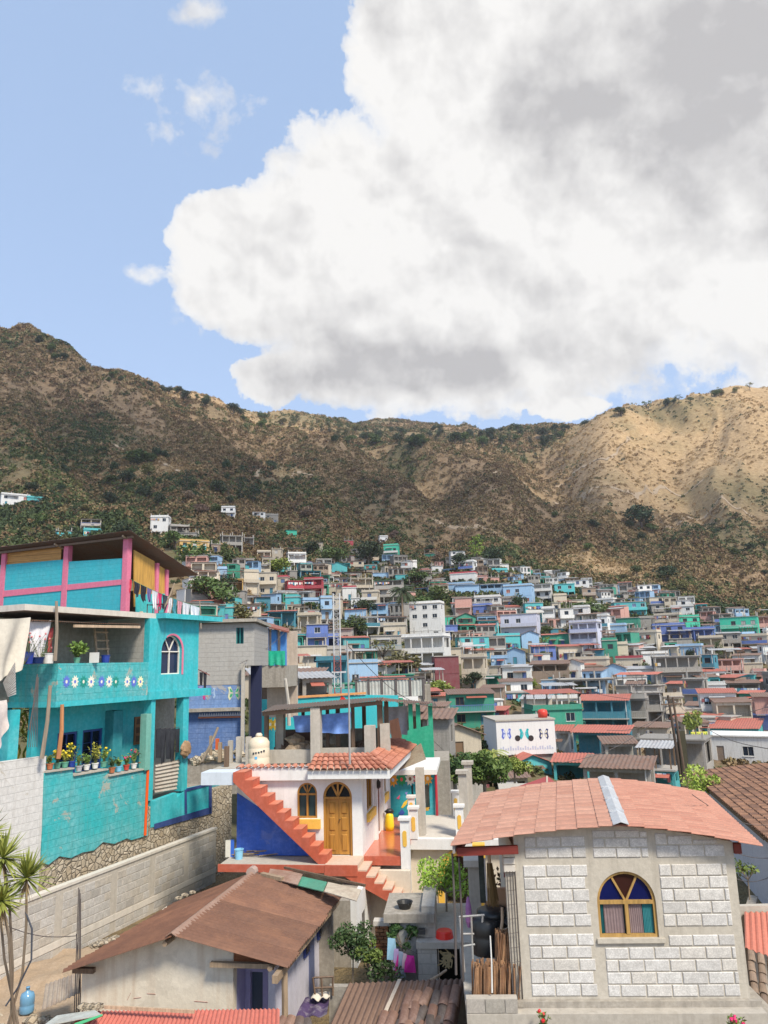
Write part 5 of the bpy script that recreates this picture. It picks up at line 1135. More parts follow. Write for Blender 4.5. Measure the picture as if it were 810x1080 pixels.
# laundry & window at its left
t2 = thing('balcony_laundry', 'black and pink washing hanging between tower and grey house', 'laundry', A)
MB().cyl(A.v(209,706,1.0), A.v(221,712,1.0), .02, n=5).build('bar', plain((.4,.15,.12)), t2)
for i, (px, py, h, c) in enumerate(((212,709,.5,(.015,.015,.02)),(216,709,.65,(.02,.02,.03)),(211,724,.35,(.3,.25,.5)),(215,727,.4,(.6,.05,.25)),(218,726,.35,(.5,.4,.3)))):
    a_ = A.v(px-1.6, py, 1.02+.02*i); b_ = A.v(px+1.8, py, 1.02+.02*i); MB().quad(a_, b_, b_+Vector((0,.03,-h)), a_+Vector((.04,0,-h*.9)), .02).build('garment', fab(c), t2)
# ---- porch with blue columns and green cloth behind the grey house
G2 = Fr(Wd(270, 702, 42), -8); g2 = lambda px, py, v=0: (G2.v(px, py, v).x, G2.v(px, py, v).z)
t = thing('veranda_house', 'veranda with blue columns and an emerald cloth over its railing', 'house', G2)
a_, b_ = g2(268,680)[0], g2(301,680)[0]
MB().box(a_, b_, 2.5, 2.7, g2(285,760)[1], g2(285,664)[1]).build('back_wall', paint((.55,.45,.36), .9, rnd=0), t)
for px in (270, 280, 289, 298.5): x_ = g2(px,680)[0]; MB().box(x_-.15, x_+.15, -.02, .25, g2(px,702)[1], g2(px,660+(px-268)*.2)[1]).build('column', paint((.06,.25,.62), .7, .15, .3, rnd=0), t)
MB().quad(G2.v(266,656,-.5), G2.v(305,666,-.5), G2.v(305,663,3)+Vector((0,0,0)), G2.v(266,652,3), .08).build('roof', tin((.30,.10,.07), .4), t)
q = MB(); n = 24; vs = []
for j in range(5):
    for k in range(n+1): p = g2(267+34*k/n, 686.5+15*j/4); vs.append((p[0], -.06+.05*math.sin(k*1.3)*(j/4), p[1]+.03*math.sin(k*.8)*(j == 4)))
q.add(vs+[(v[0], v[1]+.02, v[2]) for v in vs], [(j*(n+1)+k, j*(n+1)+k+1, (j+1)*(n+1)+k+1, (j+1)*(n+1)+k) for j in range(4) for k in range(n)]); q.build('railing_cloth', fab((.0,.42,.25)), t)
MB().box(a_, b_, 0, 2.7, g2(285,725)[1], g2(285,702)[1]-.01).build('base', CONCD, t)
# ================================================================== centre: porch house, pavilion, brown roofed house, yard
WHT = paint((.78,.77,.74), .75, .12, .6, (.42,.38,.32), 0, .2, rnd=0, peel=.12); WARM = paint((.66,.58,.46), .85, .15, .4, (.36,.28,.2), 0, .3, rnd=0)
COB = paint((.02,.10,.50), .75, .25, .6, (.02,.05,.18), 0, .2, rnd=0, fade=.35, peel=.12)
SALM = plain((.60,.19,.11), .75); DOORW = wood((.52,.25,.045), .8, 2, .45)
P = Fr(Wd(383, 903, 20.5), -8.6)
pw = lambda px, py, v=0.: (P.v(px, py, v).x, P.v(px, py, v).z)
t = thing('porch_house', 'white house with arched wooden door, red outside stairs and salmon tile eaves', 'house', P)
xl = pw(250, 860)[0]; zt_ = pw(330, 824)[1]; 
dL, dR = pw(341, 860)[0], pw(371.5, 860)[0]; dT = pw(356, 824.5)[1]
wL, wR_ = pw(313.5, 850)[0], pw(334.5, 850)[0]; wB, wT = pw(324, 863)[1], pw(324, 825.5)[1]
mb = MB(); mb.plate(rect(xl, 0, 0, zt_+.35), [arch(dL, dR, .0001, dT, 16), arch(wL, wR_, wB, wT, 16)], 0, .16)
sd = lambda px, py: (P.x(px, py, 0).y, P.x(px, py, 0).z)
ys = [sd(px, 870)[0] for px in (381, 383.5, 387.5, 393, 396, 401.5, 406, 412)]
Ytop = zt_+.3; YE = 5.3
w1 = rect(.75, 1.75, 1.0, 2.15); w2 = rect(3.55, 4.4, 1.0, 2.15); dr = rect(2.3, 3.05, .02, 2.15)
mb.plate(rect(.16, YE, 0, Ytop), [w1, dr, w2], -.16, 0, axis='x').plate(rect(xl, -.16, 0, Ytop), [], YE-.16, YE).plate(rect(.16, YE-.16, 0, Ytop), [], xl, xl+.16, axis='x')
mb.build('wall', WHT, t)
# cobalt lower wall under the stair, set 1 cm proud
stp0 = pw(245, 818, -.75); 
mb = MB(); mb.plate([(xl, 0), (pw(336,900)[0], 0), (pw(336,893)[0], pw(336,893)[1]), (xl, pw(249,836)[1])], [], -.012, -.002); mb.build('painted_band', COB, t)
# door
c_ = (dL+dR)/2; r_ = (dR-dL)/2; zs = dT-r_
f = MB(); f.box(dL, dL+.06, .03, .12, 0, zs).box(dR-.06, dR, .03, .12, 0, zs).box(dL+.06, dR-.06, .03, .12, zs-.05, zs)
for k in range(14):
    a_, b_ = math.pi*k/14, math.pi*(k+1)/14; f.beam((c_+(r_-.03)*math.cos(a_), .075, zs+(r_-.03)*math.sin(a_)), (c_+(r_-.03)*math.cos(b_), .075, zs+(r_-.03)*math.sin(b_)), .06, .09, (0,1,0))
for a_ in (62, 90, 118): f.beam((c_, .075, zs), (c_+r_*.95*math.cos(R(a_)), .075, zs+r_*.95*math.sin(R(a_))), .05)
do = f.build('door', DOORW, t)
MB().plate(arch(dL+.05, dR-.05, zs-.02, dT-.04, 12, r_-.06), [], .12, .13).build('fanlight', glass((.02,.025,.03)), do)
for s in (0, 1):
    xa = dL+.065+s*(r_-.065); xb = xa+r_-.07; l = MB(); l.box(xa, xb, .085, .12, .02, zs-.052); 
    for (za, zc) in ((.12,.55),(.65,1.0),(1.1,zs-.15)): l.bbox(xa+.09, xb-.09, .06, .085, za, zc, .02)
    l.build('door_leaf', DOORW, do)
MB().blob((c_+.05, .04, .95), (.025,.03,.025), 8, 5, 0).build('knob', plain((.1,.06,.02), .3), do)
for (xa, ya, kk) in ():
    pass
# round-headed window
c_ = (wL+wR_)/2; r_ = (wR_-wL)/2; zs = wT-r_
f = MB(); f.box(wL, wL+.05, .02, .09, wB, zs).box(wR_-.05, wR_, .02, .09, wB, zs).box(wL+.05, wR_-.05, .02, .09, wB, wB+.05).box(wL+.05, wR_-.05, .02, .09, zs-.05, zs).box(c_-.025, c_+.025, .02, .09, wB+.05, zs-.05)
for k in range(12):
    a_, b_ = math.pi*k/12, math.pi*(k+1)/12; f.beam((c_+(r_-.02)*math.cos(a_), .055, zs+(r_-.02)*math.sin(a_)), (c_+(r_-.02)*math.cos(b_), .055, zs+(r_-.02)*math.sin(b_)), .05, .07, (0,1,0))
for a_ in (60, 90, 120): f.beam((c_, .055, zs), (c_+r_*.95*math.cos(R(a_)), .055, zs+r_*.95*math.sin(R(a_))), .035)
wo_ = f.build('arched_window', DOORW, t); MB().plate(arch(wL+.02, wR_-.02, wB, wT-.02, 12), [], .1, .11).build('pane', glass((.05,.09,.09)), wo_)
MB().box(c_-.2, c_-.05, .115, .14, wB+.05, zs).box(c_+.1, c_+.25, .115, .14, wB+.05, zs).build('curtain', fab((.30,.36,.34)), wo_)
MB().box(wL-.08, wR_+.1, -.09, .0, wB-.27, wB-.02).build('sill', YEL, wo_)
# side windows and door
for (ya, yb, za, zb) in ((.75,1.75,1.0,2.15), (3.55,4.4,1.0,2.15)):
    f = MB(); f.box(-.1, -.04, ya, ya+.06, za, zb).box(-.1, -.04, yb-.06, yb, za, zb).box(-.1, -.04, ya+.06, yb-.06, zb-.06, zb).box(-.1, -.04, (ya+yb)/2-.03, (ya+yb)/2+.03, za, zb-.06).box(-.1,-.04, ya+.06, yb-.06, za, za+.05)
    wo_ = f.build('window', DOORW, t); MB().box(-.13, -.11, ya, yb, za, zb).build('pane', glass((.04,.04,.03)), wo_); MB().box(.0, .09, ya-.08, yb+.08, za-.25, za-.02).build('sill', YEL, wo_)
f = MB(); f.box(-.1, -.03, 2.3, 2.37, .02, 2.15).box(-.1, -.03, 2.98, 3.05, .02, 2.15).box(-.1, -.03, 2.37, 2.98, 2.08, 2.15); do = f.build('door', wood((.30,.10,.05)), t); MB().box(-.12, -.1, 2.37, 2.98, .02, 2.08).build('door_leaf', wood((.16,.06,.035)), do)
for y in (2.0, 3.3): MB().box(.002, .1, y-.09, y+.09, 0, Ytop).build('pilaster', WHT, t)
L_ = MB(); L_.lathe((.14, 2.0, 1.45), [(.02,0),(.07,.05),(.08,.2),(.02,.27)], 10); L_.build('wall_lamp', plain((.02,.02,.02), .3), t)
# roof slab, white fascia, tile eaves
eF = pw(326, 815.5, -.45)[1]; eT = pw(360, 812, -.5)[1]
xe = P.v(411, 815, -.5).x; xt = pw(325, 815, -.45)[0]
zl0, zl1 = pw(290, 823, -.1)[1], pw(290, 810, -.1)[1]
MB().box(xl-.02, xt-.003, -.14, .5, zl0, zl1).build('white_fascia', WHT, t)
MB().box(xt, xe, -.5, .3, eT-.24, eT-.03).build('white_fascia', WHT, t)
yE_ = 5.1; MB().box(xe-.75, xe, .301, yE_, eT-.24, eT-.03).build('white_fascia', WHT, t)
MB().box(xl, xe-.76, .5, YE, eT-.3, eT-.12).build('roof_slab', CONC2, t)
def barrel(mb, a, b, c, d, pitch=.2, r=.075, rows=6, jit=0, seed=0):
    """roman tiles: columns run from the a-b edge (high) down to the d-c edge; each course overlaps the next"""
    rs = random.Random(seed); a, b, c, d = map(Vector, (a, b, c, d)); n = max(2, int(max((b-a).length, (c-d).length)/pitch)); nn = (b-a).cross(d-a).normalized()
    if nn.z < 0: nn = -nn
    ux = (b-a).normalized()
    for i in range(n):
        u = (i+.5)/n; top = a.lerp(b, u); bot = d.lerp(c, u); dv = (bot-top)
        for k in range(rows):
            p0 = top+dv*(k/rows); p1 = top+dv*((k+1.12)/rows); h0, h1 = .0, .022
            o_ = ux*rs.uniform(-jit, jit)+nn*rs.uniform(0, jit*.6)
            vs = []
            for p, hh, rr_ in ((p0, h0, r*.86), (p1, h1, r)):
                for q in range(7): t_ = math.pi*q/6; vs.append(p+o_+ux*(rr_*math.cos(t_))+nn*(hh+rr_*.75*math.sin(t_)))
            mb.col = rs.random(); mb.add(vs+[v-nn*.012 for v in vs], [(q, q+1, q+8, q+7) for q in range(6)]+[(14+q, 21+q, 22+q, 15+q) for q in range(6)]+[(7+q, 8+q, 22+q, 21+q) for q in range(6)])
    mb.col = None; return mb
TILE = toned('roof_tile', (.46,.15,.08), (.66,.27,.17), (.56,.20,.12), .8, .3)
OLDT = toned('old_roof_tile', (.10,.06,.045), (.24,.12,.075), (.16,.10,.07), .9, .4)
hz = eT+.32
mb = MB(); barrel(mb, (xt, .35, hz), (xe-.7, .35, hz), (xe, -.56, eT), (xt, -.56, eT), .19, .085, 4, 0, 1); mb.build('tile_eave', TILE, t)
mb = MB(); barrel(mb, (xe-.7, .35, hz), (xe-.7, yE_+.2, hz), (xe+.06, yE_+.2, eT), (xe+.06, -.56, eT), .19, .085, 4, 0, 2); mb.build('tile_eave', TILE, t)
MB().quad((xt, .35, hz-.03), (xe-.72, .35, hz-.03), (xe-.03, -.5, eT-.03), (xt, -.5, eT-.03), .03).quad((xe-.7, .35, hz-.04), (xe-.7, yE_, hz-.04), (xe, yE_, eT-.04), (xe, -.5, eT-.04), .03).build('eave_board', WARM, t)
mb = MB(); barrel(mb, (xl, .12, zl1+.05), (xt-.02, .12, zl1+.05), (xt-.02, -.16, zl1), (xl, -.16, zl1), .19, .08, 1); mb.build('tile_trim', TILE, t)
# stairs: upper flight against the front, landing, lower flight
a0 = P.v(245, 800, -.75); xs0 = pw(250, 812, -.75)[0]; xs1 = pw(345, 905, -.75)[0]; n = 11; tr_ = (xs1-xs0)/n; ri = (zl1-0.02)/n
RISER = REDP; TREAD = paint((.62,.46,.34), .8, .15, .3, (.3,.2,.14), 0, .2, rnd=0)
side = [(xs1, -.22)]; 
for k in range(n): side += [(xs1-k*tr_, k*ri), (xs1-k*tr_, (k+1)*ri)]
side += [(xs0, n*ri), (xs0-.1, n*ri), (xs0-.1, n*ri-.25)]
mb = MB(); mb.plate(side[::-1], [], -.8, -.14); mb.build('stair_flight', RISER, t)
for k in range(n): MB().box(xs1-(k+1)*tr_-.001, xs1-k*tr_+.012, -.76, -.18, (k+1)*ri+.001, (k+1)*ri+.014).build('tread', paint((.60,.20,.11), .6, .1, .3, rnd=0), t)
xA_ = pw(232, 905, -.9)[0]
MB().box(xA_, xs1-.02, -.95, -.002, -.16, -.02).build('landing_slab', CONC2, t); MB().box(xA_-.02, xs1-.03, -1.0, -.952, -.19, -.0).build('slab_edge', REDP, t)
MB().box(xs1-.02, .03, -.95, -.002, -.2, .012).build('landing', TREAD, t); MB().box(xs1-.02, .03, -1.0, -.952, -.26, .004).build('slab_edge', REDP, t)
XD_ = pw(212, 820, -.75)[0]; MB().box(XD_, xs0-.102, -.75, -.1, n*ri-.34, n*ri).build('roof_edge_beam', paint((.60,.66,.72), .8, .1, .3, rnd=0), t)
n2 = 6; xe2 = pw(431, 950, -.75)[0]; t2_ = (xe2-.03)/n2; ze2 = pw(431, 952, -.75)[1]; r2_ = -ze2/(n2+.3)
side = [(.02, 0.0)]
for k in range(n2): side += [(.03+(k)*t2_+.0, -(k+1)*r2_), (.03+(k+1)*t2_, -(k+1)*r2_)]
side += [(.03+n2*t2_, -(n2+.5)*r2_), (.03+(n2-1)*t2_, -(n2+.8)*r2_), (-.35, -.27), (-.35, -.0)]
side = [side[0], (.03, -r2_)]+side[2:]
mb = MB(); mb.plate(side[::-1], [], -.98, -.07); mb.build('stair_flight', REDP, t)
for k in range(n2): MB().box(.03+k*t2_, .03+(k+1)*t2_+.02, -.95, .02, -(k+1)*r2_+.002, -(k+1)*r2_+.04).build('tread', TREAD, t)
MB().box(.2, .03+n2*t2_, -.28, -.1, -2.6, -.3).build('stair_wall', WARM, t)
# veranda floor
fw = P.h(424, 903, 0).x
FLOORT = plain((.52,.14,.07), .18, var=.2)
MB().box(.0, fw, -.0, 5.3, -.14, .0).build('veranda_floor', FLOORT, t); MB().box(.0, fw+.02, -.05, -.002, -.22, .01).build('slab_edge', REDP, t)
MB().box(-3.2, fw-.05, .4, 5.0, -3.6, -.142).build('base_wall', WARM, t)
def balpost(px, py, h, w_=.24, low=0, fr=P):
    q = fr.h(px, py, 0); m_ = MB(); m_.box(q.x-w_/2, q.x+w_/2, q.y-w_/2, q.y+w_/2, -low, h); m_.box(q.x-w_/2-.05, q.x+w_/2+.05, q.y-w_/2-.05, q.y+w_/2+.05, h+.001, h+.07); o_ = m_.build('veranda_post', WHT, t)
    MB().plate([(q.x+.06*math.cos(a_)*1.0, h*.5+(.14 if math.sin(a_) > 0 else -.14)+.07*math.sin(a_)) for a_ in [2*math.pi*k/16 for k in range(16)]], [], q.y-w_/2-.015, q.y-w_/2-.002).build('yellow_inlay', YEL, o_); return q
balpost(428, 903, .95, low=2.2); balpost(437, 884, .85); balpost(434.5, 864, .7, .22)
balpost(485.5, 882, .85); balpost(481.5, 860, .75, .22)
# terrace on the right with arcade beneath
TL = P.h(432, 883, 0); TRr = P.h(540, 880, 0)
MB().box(TL.x, TRr.x, TL.y, TL.y+3.4, -.12, -.004).build('terrace_floor', CONCL, t)
MB().box(TL.x, TRr.x, TL.y-.22, TL.y-.002, -.30, -.0).build('terrace_edge', WHT, t)
yl = TL.y-.05
mb = MB(); ga, gb = P.v(460, 920, yl).x, P.v(476, 920, yl).x
c1, c3 = P.v(462, 930, yl).x, P.v(500, 930, yl).x; zt2 = P.v(480, 896, yl).z
op = arch(c1+.18, c3, -2.6, -.5, 14, .75)
mb.plate(rect(TL.x-.2, TRr.x, -2.9, -.122), [op], yl+.05, yl+.25); mb.build('arcade_wall', WARM, t)
ro = arch(c1, c3+.18, -2.6, -.33, 14, .9); mb = MB(); mb.plate(ro, [[(x, z+.0005) for x, z in op]], yl+.0, yl+.048); mb.build('arch_trim', YEL, t)
MB().box(TL.x, TRr.x+1, yl+2.2, yl+2.4, -2.9, -.15).build('back_wall', DKW, t)
MB().box(-3, TRr.x+1, .2, yl+2.4, -3.2, -2.95).build('lower_floor', CONC2, t)
# concrete columns standing on the terrace
for px, py, py2, w_, lb in ((445, 880, 806, .26, 'bare concrete column in front of the sun painted wall'), (490.5, 880, 812, .25, 'thick pale concrete column on the right of the terrace'), (496, 866, 802.5, .25, 'thinner concrete column just behind the thick pale one')):
    q = P.h(px, py, 0); top = P.v(px, py2, q.y).z; wq = P.w(q.x, q.y, 0); tt = thing('concrete_column', lb, 'column', loc=wq, yaw=P.yaw)
    MB().box(-w_/2, w_/2, -w_/2, w_/2, .002, top-.1).build('shaft', CONC2, tt)
    if px > 470: MB().box(-w_/2-.07, w_/2+.07, -w_/2-.07, w_/2+.07, top-.098, top).build('capital', CONC2, tt)
# yellow rain coat / basket on the veranda
q = P.w(*P.h(411, 876, 0)); tt = thing('yellow_bucket', 'yellow bag with black top standing on the red veranda', 'bag', loc=q)
MB().lathe((0,0,0), [(.13,0),(.15,.15),(.13,.45),(.09,.55)], 12).build('bag', plain((.85,.6,.02), .45), tt, smooth=True); MB().blob((0,0,.58), (.14,.12,.08), 10, 6, .2, 3).build('black_top', plain((.02,.02,.02), .4), tt, smooth=True)
# things under the stairs
def onP(px, py, w_=0): return P.w(*P.h(px, py, w_))
q = onP(243, 903, -.02); tt = thing('crate', 'pale crate with blue side on the ledge by the cobalt wall', 'crate', loc=q, yaw=.2); MB().box(-.14,.0,-.1,.1,0,.42).build('side', plain((.6,.58,.5)), tt); MB().box(.001,.1,-.1,.1,0,.42).build('blue_side', plain((.03,.12,.5)), tt)
bucket(onP(252, 906, -.02), .12, .25, plain((.25,.55,.75)), 'light blue paint bucket on the ledge under the stairs'); bucket(onP(259, 896, -.02), .15, .33, plain((.55,.42,.3)), 'beige bucket behind the light blue paint bucket'); bucket(onP(273, 897, -.02), .14, .28, plain((.30,.38,.48)), 'blue grey bucket beside the beige one under the stairs'); bucket(onP(317, 900, -.02), .09, .16, CONCD, 'small dark pot near the foot of the red stairs')
mb = MB(); rs = random.Random(2)
for k in range(14): a_ = rs.uniform(-.4,.4); q = Vector((rs.uniform(-.4,.5), rs.uniform(-.15,.15), rs.uniform(.02,.12))); mb.cyl(q-Vector((.35*math.cos(a_), .2*math.sin(a_), 0)), q+Vector((.35*math.cos(a_), .2*math.sin(a_), .02)), .018, n=5)
o = mb.build('sticks', wood((.3,.22,.15))); o.location = onP(270, 902, -.0); tag(o, 'loose heap of sticks on the ledge under the stairs', 'firewood', kind=None)
# ---- roof terrace: parapets, pavilion, tank
R0 = eT-.1          # roof level in P
RT_ = Fr(P.w(0, 0, R0), -8.6)
def rf(px, py, v): q = RT_.v(px, py, v); return q
t = thing('roof_pavilion', 'ramshackle open pavilion with dark tin roof on the porch house roof', 'pavilion', RT_)
mb = MB(); 
a_, b_ = rf(284, 800, 1.6), rf(331, 800, 1.6); mb.box(a_.x, b_.x, 1.6, 1.75, .02, rf(310, 791, 1.6).z)
a2_ = rf(395, 800, 1.6); mb.box(b_.x+.25, a2_.x, 1.6, 1.75, .02, rf(360, 789, 1.6).z); mb.build('parapet', CONC2, t)
for px, pb, pt_, v, w_, m_ in ((334,808,746,1.5,.3,CONC2),(391,806,765,1.2,.3,CONC2),(407,800,763,1.9,.28,CONC2),(281,800,752,1.9,.12,DKW),(296,800,748,2.4,.26,CONC2),(346,800,745,2.2,.1,DKW),(357,800,743,2.3,.12,DKW),(373,800,742,2.0,.1,DKW),(402,800,738,1.9,.16,DKW),(409,800,738,2.2,.12,DKW),(320,800,747,4.2,.1,DKW),(385,800,742,4.2,.12,DKW)):
    q = rf(px, pb, v); z_ = rf(px, pt_, v).z; MB().box(q.x-w_/2, q.x+w_/2, v-w_/2, v+w_/2, .0, z_).build('post', m_, t)
c4 = [rf(275,751,1.3), rf(402,739,1.3), rf(404,735,5.5), rf(290,744,5.5)]
mb = MB(); mb.corr(c4[0], c4[1], c4[2], c4[3], .1, .014, .006, .03, 3); mb.build('roof', tin((.12,.095,.08), .6), t)
mb = MB(); mb.corr(rf(398,739,1.2), rf(456,743,2.6), rf(452,741,6), rf(404,736,6), .1, .014, .006, .02, 2); mb.build('roof', RUSTY, t)
for v in (1.45, 3.5): MB().beam(rf(277,753,v), rf(403,741,v), .09, .12).build('beam', DKW, t)
MB().box(rf(284,800,1.6).x, rf(405,800,5.6).x, 5.5, 5.65, .0, .7).build('back_wall', CONCD, t)
mb = MB(); mb.box(rf(290,800,3).x, rf(330,800,3).x, 3.0, 3.8, .0, .85); mb.build('work_bench', wood((.18,.09,.06)), t)
cloth([RT_.w(*rf(p[0], p[1], 1.82)) for p in ((308,755),(370.5,751),(369,774),(312,772))], 30, 12, 3, 'bright blue tarpaulin hanging in the roof pavilion', fab((.20,.36,.80), .3), 'tarpaulin', 'tarpaulin', 8, .09)
tag(MB().quad(*[RT_.w(*rf(p[0], p[1], 2.0)) for p in ((411,760),(420,757),(424,778),(413,779))], .03).build('board', wood((.16,.07,.04))), 'rusty brown board leaning beside the green posts', 'board')
cloth([RT_.w(*rf(p[0], p[1], 4.6)) for p in ((404,745),(430,744),(430,775),(405,774))], 12, 8, 2, 'pale sheets hung behind the right end of the pavilion', fab((.55,.60,.68), .3), 'sheet', 'bed_sheet', 9, .05)
rs = random.Random(12)
for i, (px, py, v, lb) in enumerate(((307,782,2.6,'rusty brown heap of sheets on the pavilion bench'),(343,785,2.8,'grey lump of scrap behind the pavilion parapet'),(380,786,2.8,'dark bundle of scrap right in the pavilion'),(318,788,2.2,'brown scrap pile beside the concrete post'))):
    q = rf(px, py, v); mb = MB(); 
    for k in range(5): mb.blob((q.x+rs.uniform(-.25,.25), q.y+rs.uniform(-.2,.2), .15+rs.uniform(0,.5)), (.3,.22,.2), 7, 5, .3, k+i*7)
    o = mb.build('scrap_heap', [DKW, CONCD, DKW, ROUGHW][i], fr=RT_); tag(o, lb, 'scrap')
t = thing('water_tank', 'cream plastic water tank with dark lettering on the flat roof', 'water tank', RT_)
q = rf(273, 809, 1.0); T0 = Vector((q.x, 1.0, .0)); s_ = (rf(284, 800, 1.0).x-rf(262.5, 800, 1.0).x)/2; H_ = rf(273, 777, 1.0).z
TANK = plain((.66,.56,.42), .45)
MB().lathe(T0, [(s_*.97,0),(s_,.05),(s_,H_*.3),(s_*.97,H_*.32),(s_,H_*.35),(s_,H_*.62),(s_*.97,H_*.64),(s_,H_*.67),(s_,H_*.82),(s_*.75,H_*.95),(s_*.35,H_)], 28).build('tank', TANK, t, smooth=True)
MB().lathe(T0+Vector((0,0,H_)), [(s_*.32,0),(s_*.32,.06),(s_*.2,.11)], 16).build('lid', TANK, t, smooth=True)
mb = MB(); 
for k, (dx, dz, l_) in enumerate(((-.16,0,.06),(-.08,.02,.05),(0,.03,.05),(.07,.05,.05),(.14,.07,.05))):
    x = T0.x+dx+.1; mb.box(x-.028, x+.02, T0.y-s_*math.cos(dx/s_+.1/s_)-.012, T0.y-s_*math.cos(dx/s_+.1/s_)+.02, H_*.45+dz, H_*.45+dz+l_)
mb.build('tank_lettering', plain((.03,.04,.05)), t)
MB().box(T0.x-.02, T0.x+.05, T0.y-s_-.01, T0.y-s_+.03, H_*.3, H_*.38).build('drop_mark', plain((.1,.4,.7)), t)
# roof deck left of the tank with column stubs and poles
D0 = Fr(P.w(XD_+.05, .0, n*ri), -8.6)
t = thing('roof_deck', 'unfinished concrete roof deck left of the cream water tank', 'roof deck', D0)
LD_ = xl-XD_+.2
MB().box(0, LD_, -.0, 3.6, -.2, .0).build('slab', CONC2, t)
for px, pt_, v, w_, m_ in ((243,781,1.3,.13,CONC2),(252,777,1.4,.15,CONC2),(239,787,.4,.12,DKW),(232,783,1.5,.1,ROUGHW),(222,776,2.4,.08,ROUGHW),(262,777,.9,.14,CONC2),(267,780,1.8,.14,CONC2),(229,779,2.9,.1,plain((.6,.12,.03)))):
    q = D0.v(px, 800, v); MB().box(q.x-w_/2, q.x+w_/2, v-w_/2, v+w_/2, .002, D0.v(px, pt_, v).z).build('column_stub', m_, t)
mb = MB(); rs = random.Random(8)
for k in range(26): mb.blob((rs.uniform(-1.5,LD_-.2), rs.uniform(1.6,3.8), rs.uniform(.0,.12)), (rs.uniform(.1,.3),rs.uniform(.1,.2),rs.uniform(.06,.16)), 7, 5, .25, k)
o = mb.build('rubble', STONE, fr=D0); tag(o, 'heap of broken stone and planks behind the roof deck', 'rubble', kind='stuff')
pole(D0.w(*D0.v(213, 803, 1.2)), D0.w(*D0.v(230, 767, 1.4)), .05, POLEW, 'crooked leaning branch pole before the blue wall')
# ---- green posted terrace right of the pavilion
GT = Fr(Wd(440, 790, 31), -5); gt = lambda px, py, v=0: GT.v(px, py, v)
GRN = paint((.01,.36,.20), .7, .2, .4, (.02,.12,.08), 0, .2, rnd=0)
t = thing('green_terrace', 'terrace with emerald green posts and parapet behind the tile eaves', 'terrace', GT)
for px, py in ((424,736),(434,742),(442,742),(455,742)):
    q = gt(px, 780); MB().box(q.x-.09, q.x+.09, -.09, .09, -.9, gt(px, py).z).build('post', GRN, t)
a_, b_ = gt(424,780), gt(457,780); MB().plate([(a_.x, -.8), (b_.x, -.8), (b_.x, gt(457,764).z), (a_.x, gt(426,772).z)], [], -.1, .1).build('parapet', GRN, t)
MB().box(a_.x-.5, b_.x+.6, 0.15, 3.6, -3, -.5).build('base', CONCD, t)
MB().corr(gt(418,741,-.4), gt(461,745,-.4), gt(459,741,3.2), gt(420,737,3.2), .12, .018).build('roof', tin((.10,.08,.07), .5), t)
# ---- corrugated ramp roof
t = thing('corrugated_shed', 'stack of grey brown corrugated sheets on the sun painted house', 'shed', RT_)
MB().corr(rf(444,784,4.6), rf(449,800,3.6), rf(420,812,3.6), rf(424,797,4.6), .16, .03).build('sheets', tin((.36,.30,.22), .5), t)
# ---- sun painted turquoise house behind the veranda
SH = Fr(P.w(P.h(412,862,0).x-.05, 5.6, 0), -6); sw = lambda px, py: (SH.v(px, py, 0).x, SH.v(px, py, 0).z)
t = thing('sun_painted_house', 'turquoise house painted with suns and flowers, black door at its middle', 'house', SH)
dd = rect(sw(434,840)[0], sw(453,840)[0], sw(445,852)[1]-.05, sw(445,828)[1])
TQ2 = paint((.01,.32,.38), .7, .15, .3, (.02,.12,.14), 0, .15, rnd=0)
mb = MB(); mb.plate([(sw(408,868)[0], sw(412,868)[1]), (sw(459,860)[0], sw(459,860)[1]), (sw(459,815)[0], sw(459,815)[1]), (sw(408,815)[0], sw(412,815)[1])], [dd], 0, .18); mb.build('wall', TQ2, t)
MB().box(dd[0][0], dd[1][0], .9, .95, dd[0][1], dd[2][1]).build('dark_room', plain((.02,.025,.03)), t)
MB().box((dd[0][0]+dd[1][0])/2-.25, (dd[0][0]+dd[1][0])/2+.15, .02, .12, dd[0][1], dd[2][1]).build('pilaster', TQ2, t)
MB().box(sw(406,813)[0], sw(461,813)[0], -.4, 3, sw(440,815.5)[1], sw(440,811)[1]+.02).build('roof_slab', WHT, t)
MB().cyl((sw(460,830)[0], -.1, sw(460,860)[1]), (sw(459.5,812)[0], -.1, sw(460,812)[1]), .045, n=8).build('drain_pipe', plain((.45,.03,.05), .4), t)
for px, py, c, ic in ((414.5,822.5,(.8,.35,.03),(.5,.6,.8)),(423.5,822,(.01,.28,.1),(.7,.1,.1)),(432.5,821.5,(.75,.72,.65),(.2,.1,.05)),(451,821,(.8,.38,.05),(.8,.75,.6)),(441,821.5,(.7,.12,.15),(.1,.1,.3))):
    sunflower(px, py, SH, 0, .19, plain(c), t, plain(ic), 9)
for pts, c in (([(423,852),(426,846),(430,843),(429,848),(425,852)], (.85,.55,.05)), ([(418,842),(422,838),(421,843)], (.7,.1,.2)), ([(420,858),(424,853),(427,857),(424,861)], (.05,.1,.4)), ([(436,856),(440,853),(439,858)], (.1,.4,.1)), ([(427,836),(430,835),(429,839)], (.3,.3,.7)), ([(448,852),(453,851),(452,855),(449,855)], (.5,.3,.05))):
    mb = MB(); mb.plate([sw(*p) for p in pts][::-1], [], -.01, -.002); mb.build('painted_motif', plain(c), t)
MB().box(sw(408,868)[0], sw(459,860)[0], .2, 3, -3.5, sw(440,815)[1]-.02).build('body', CONCD, t)
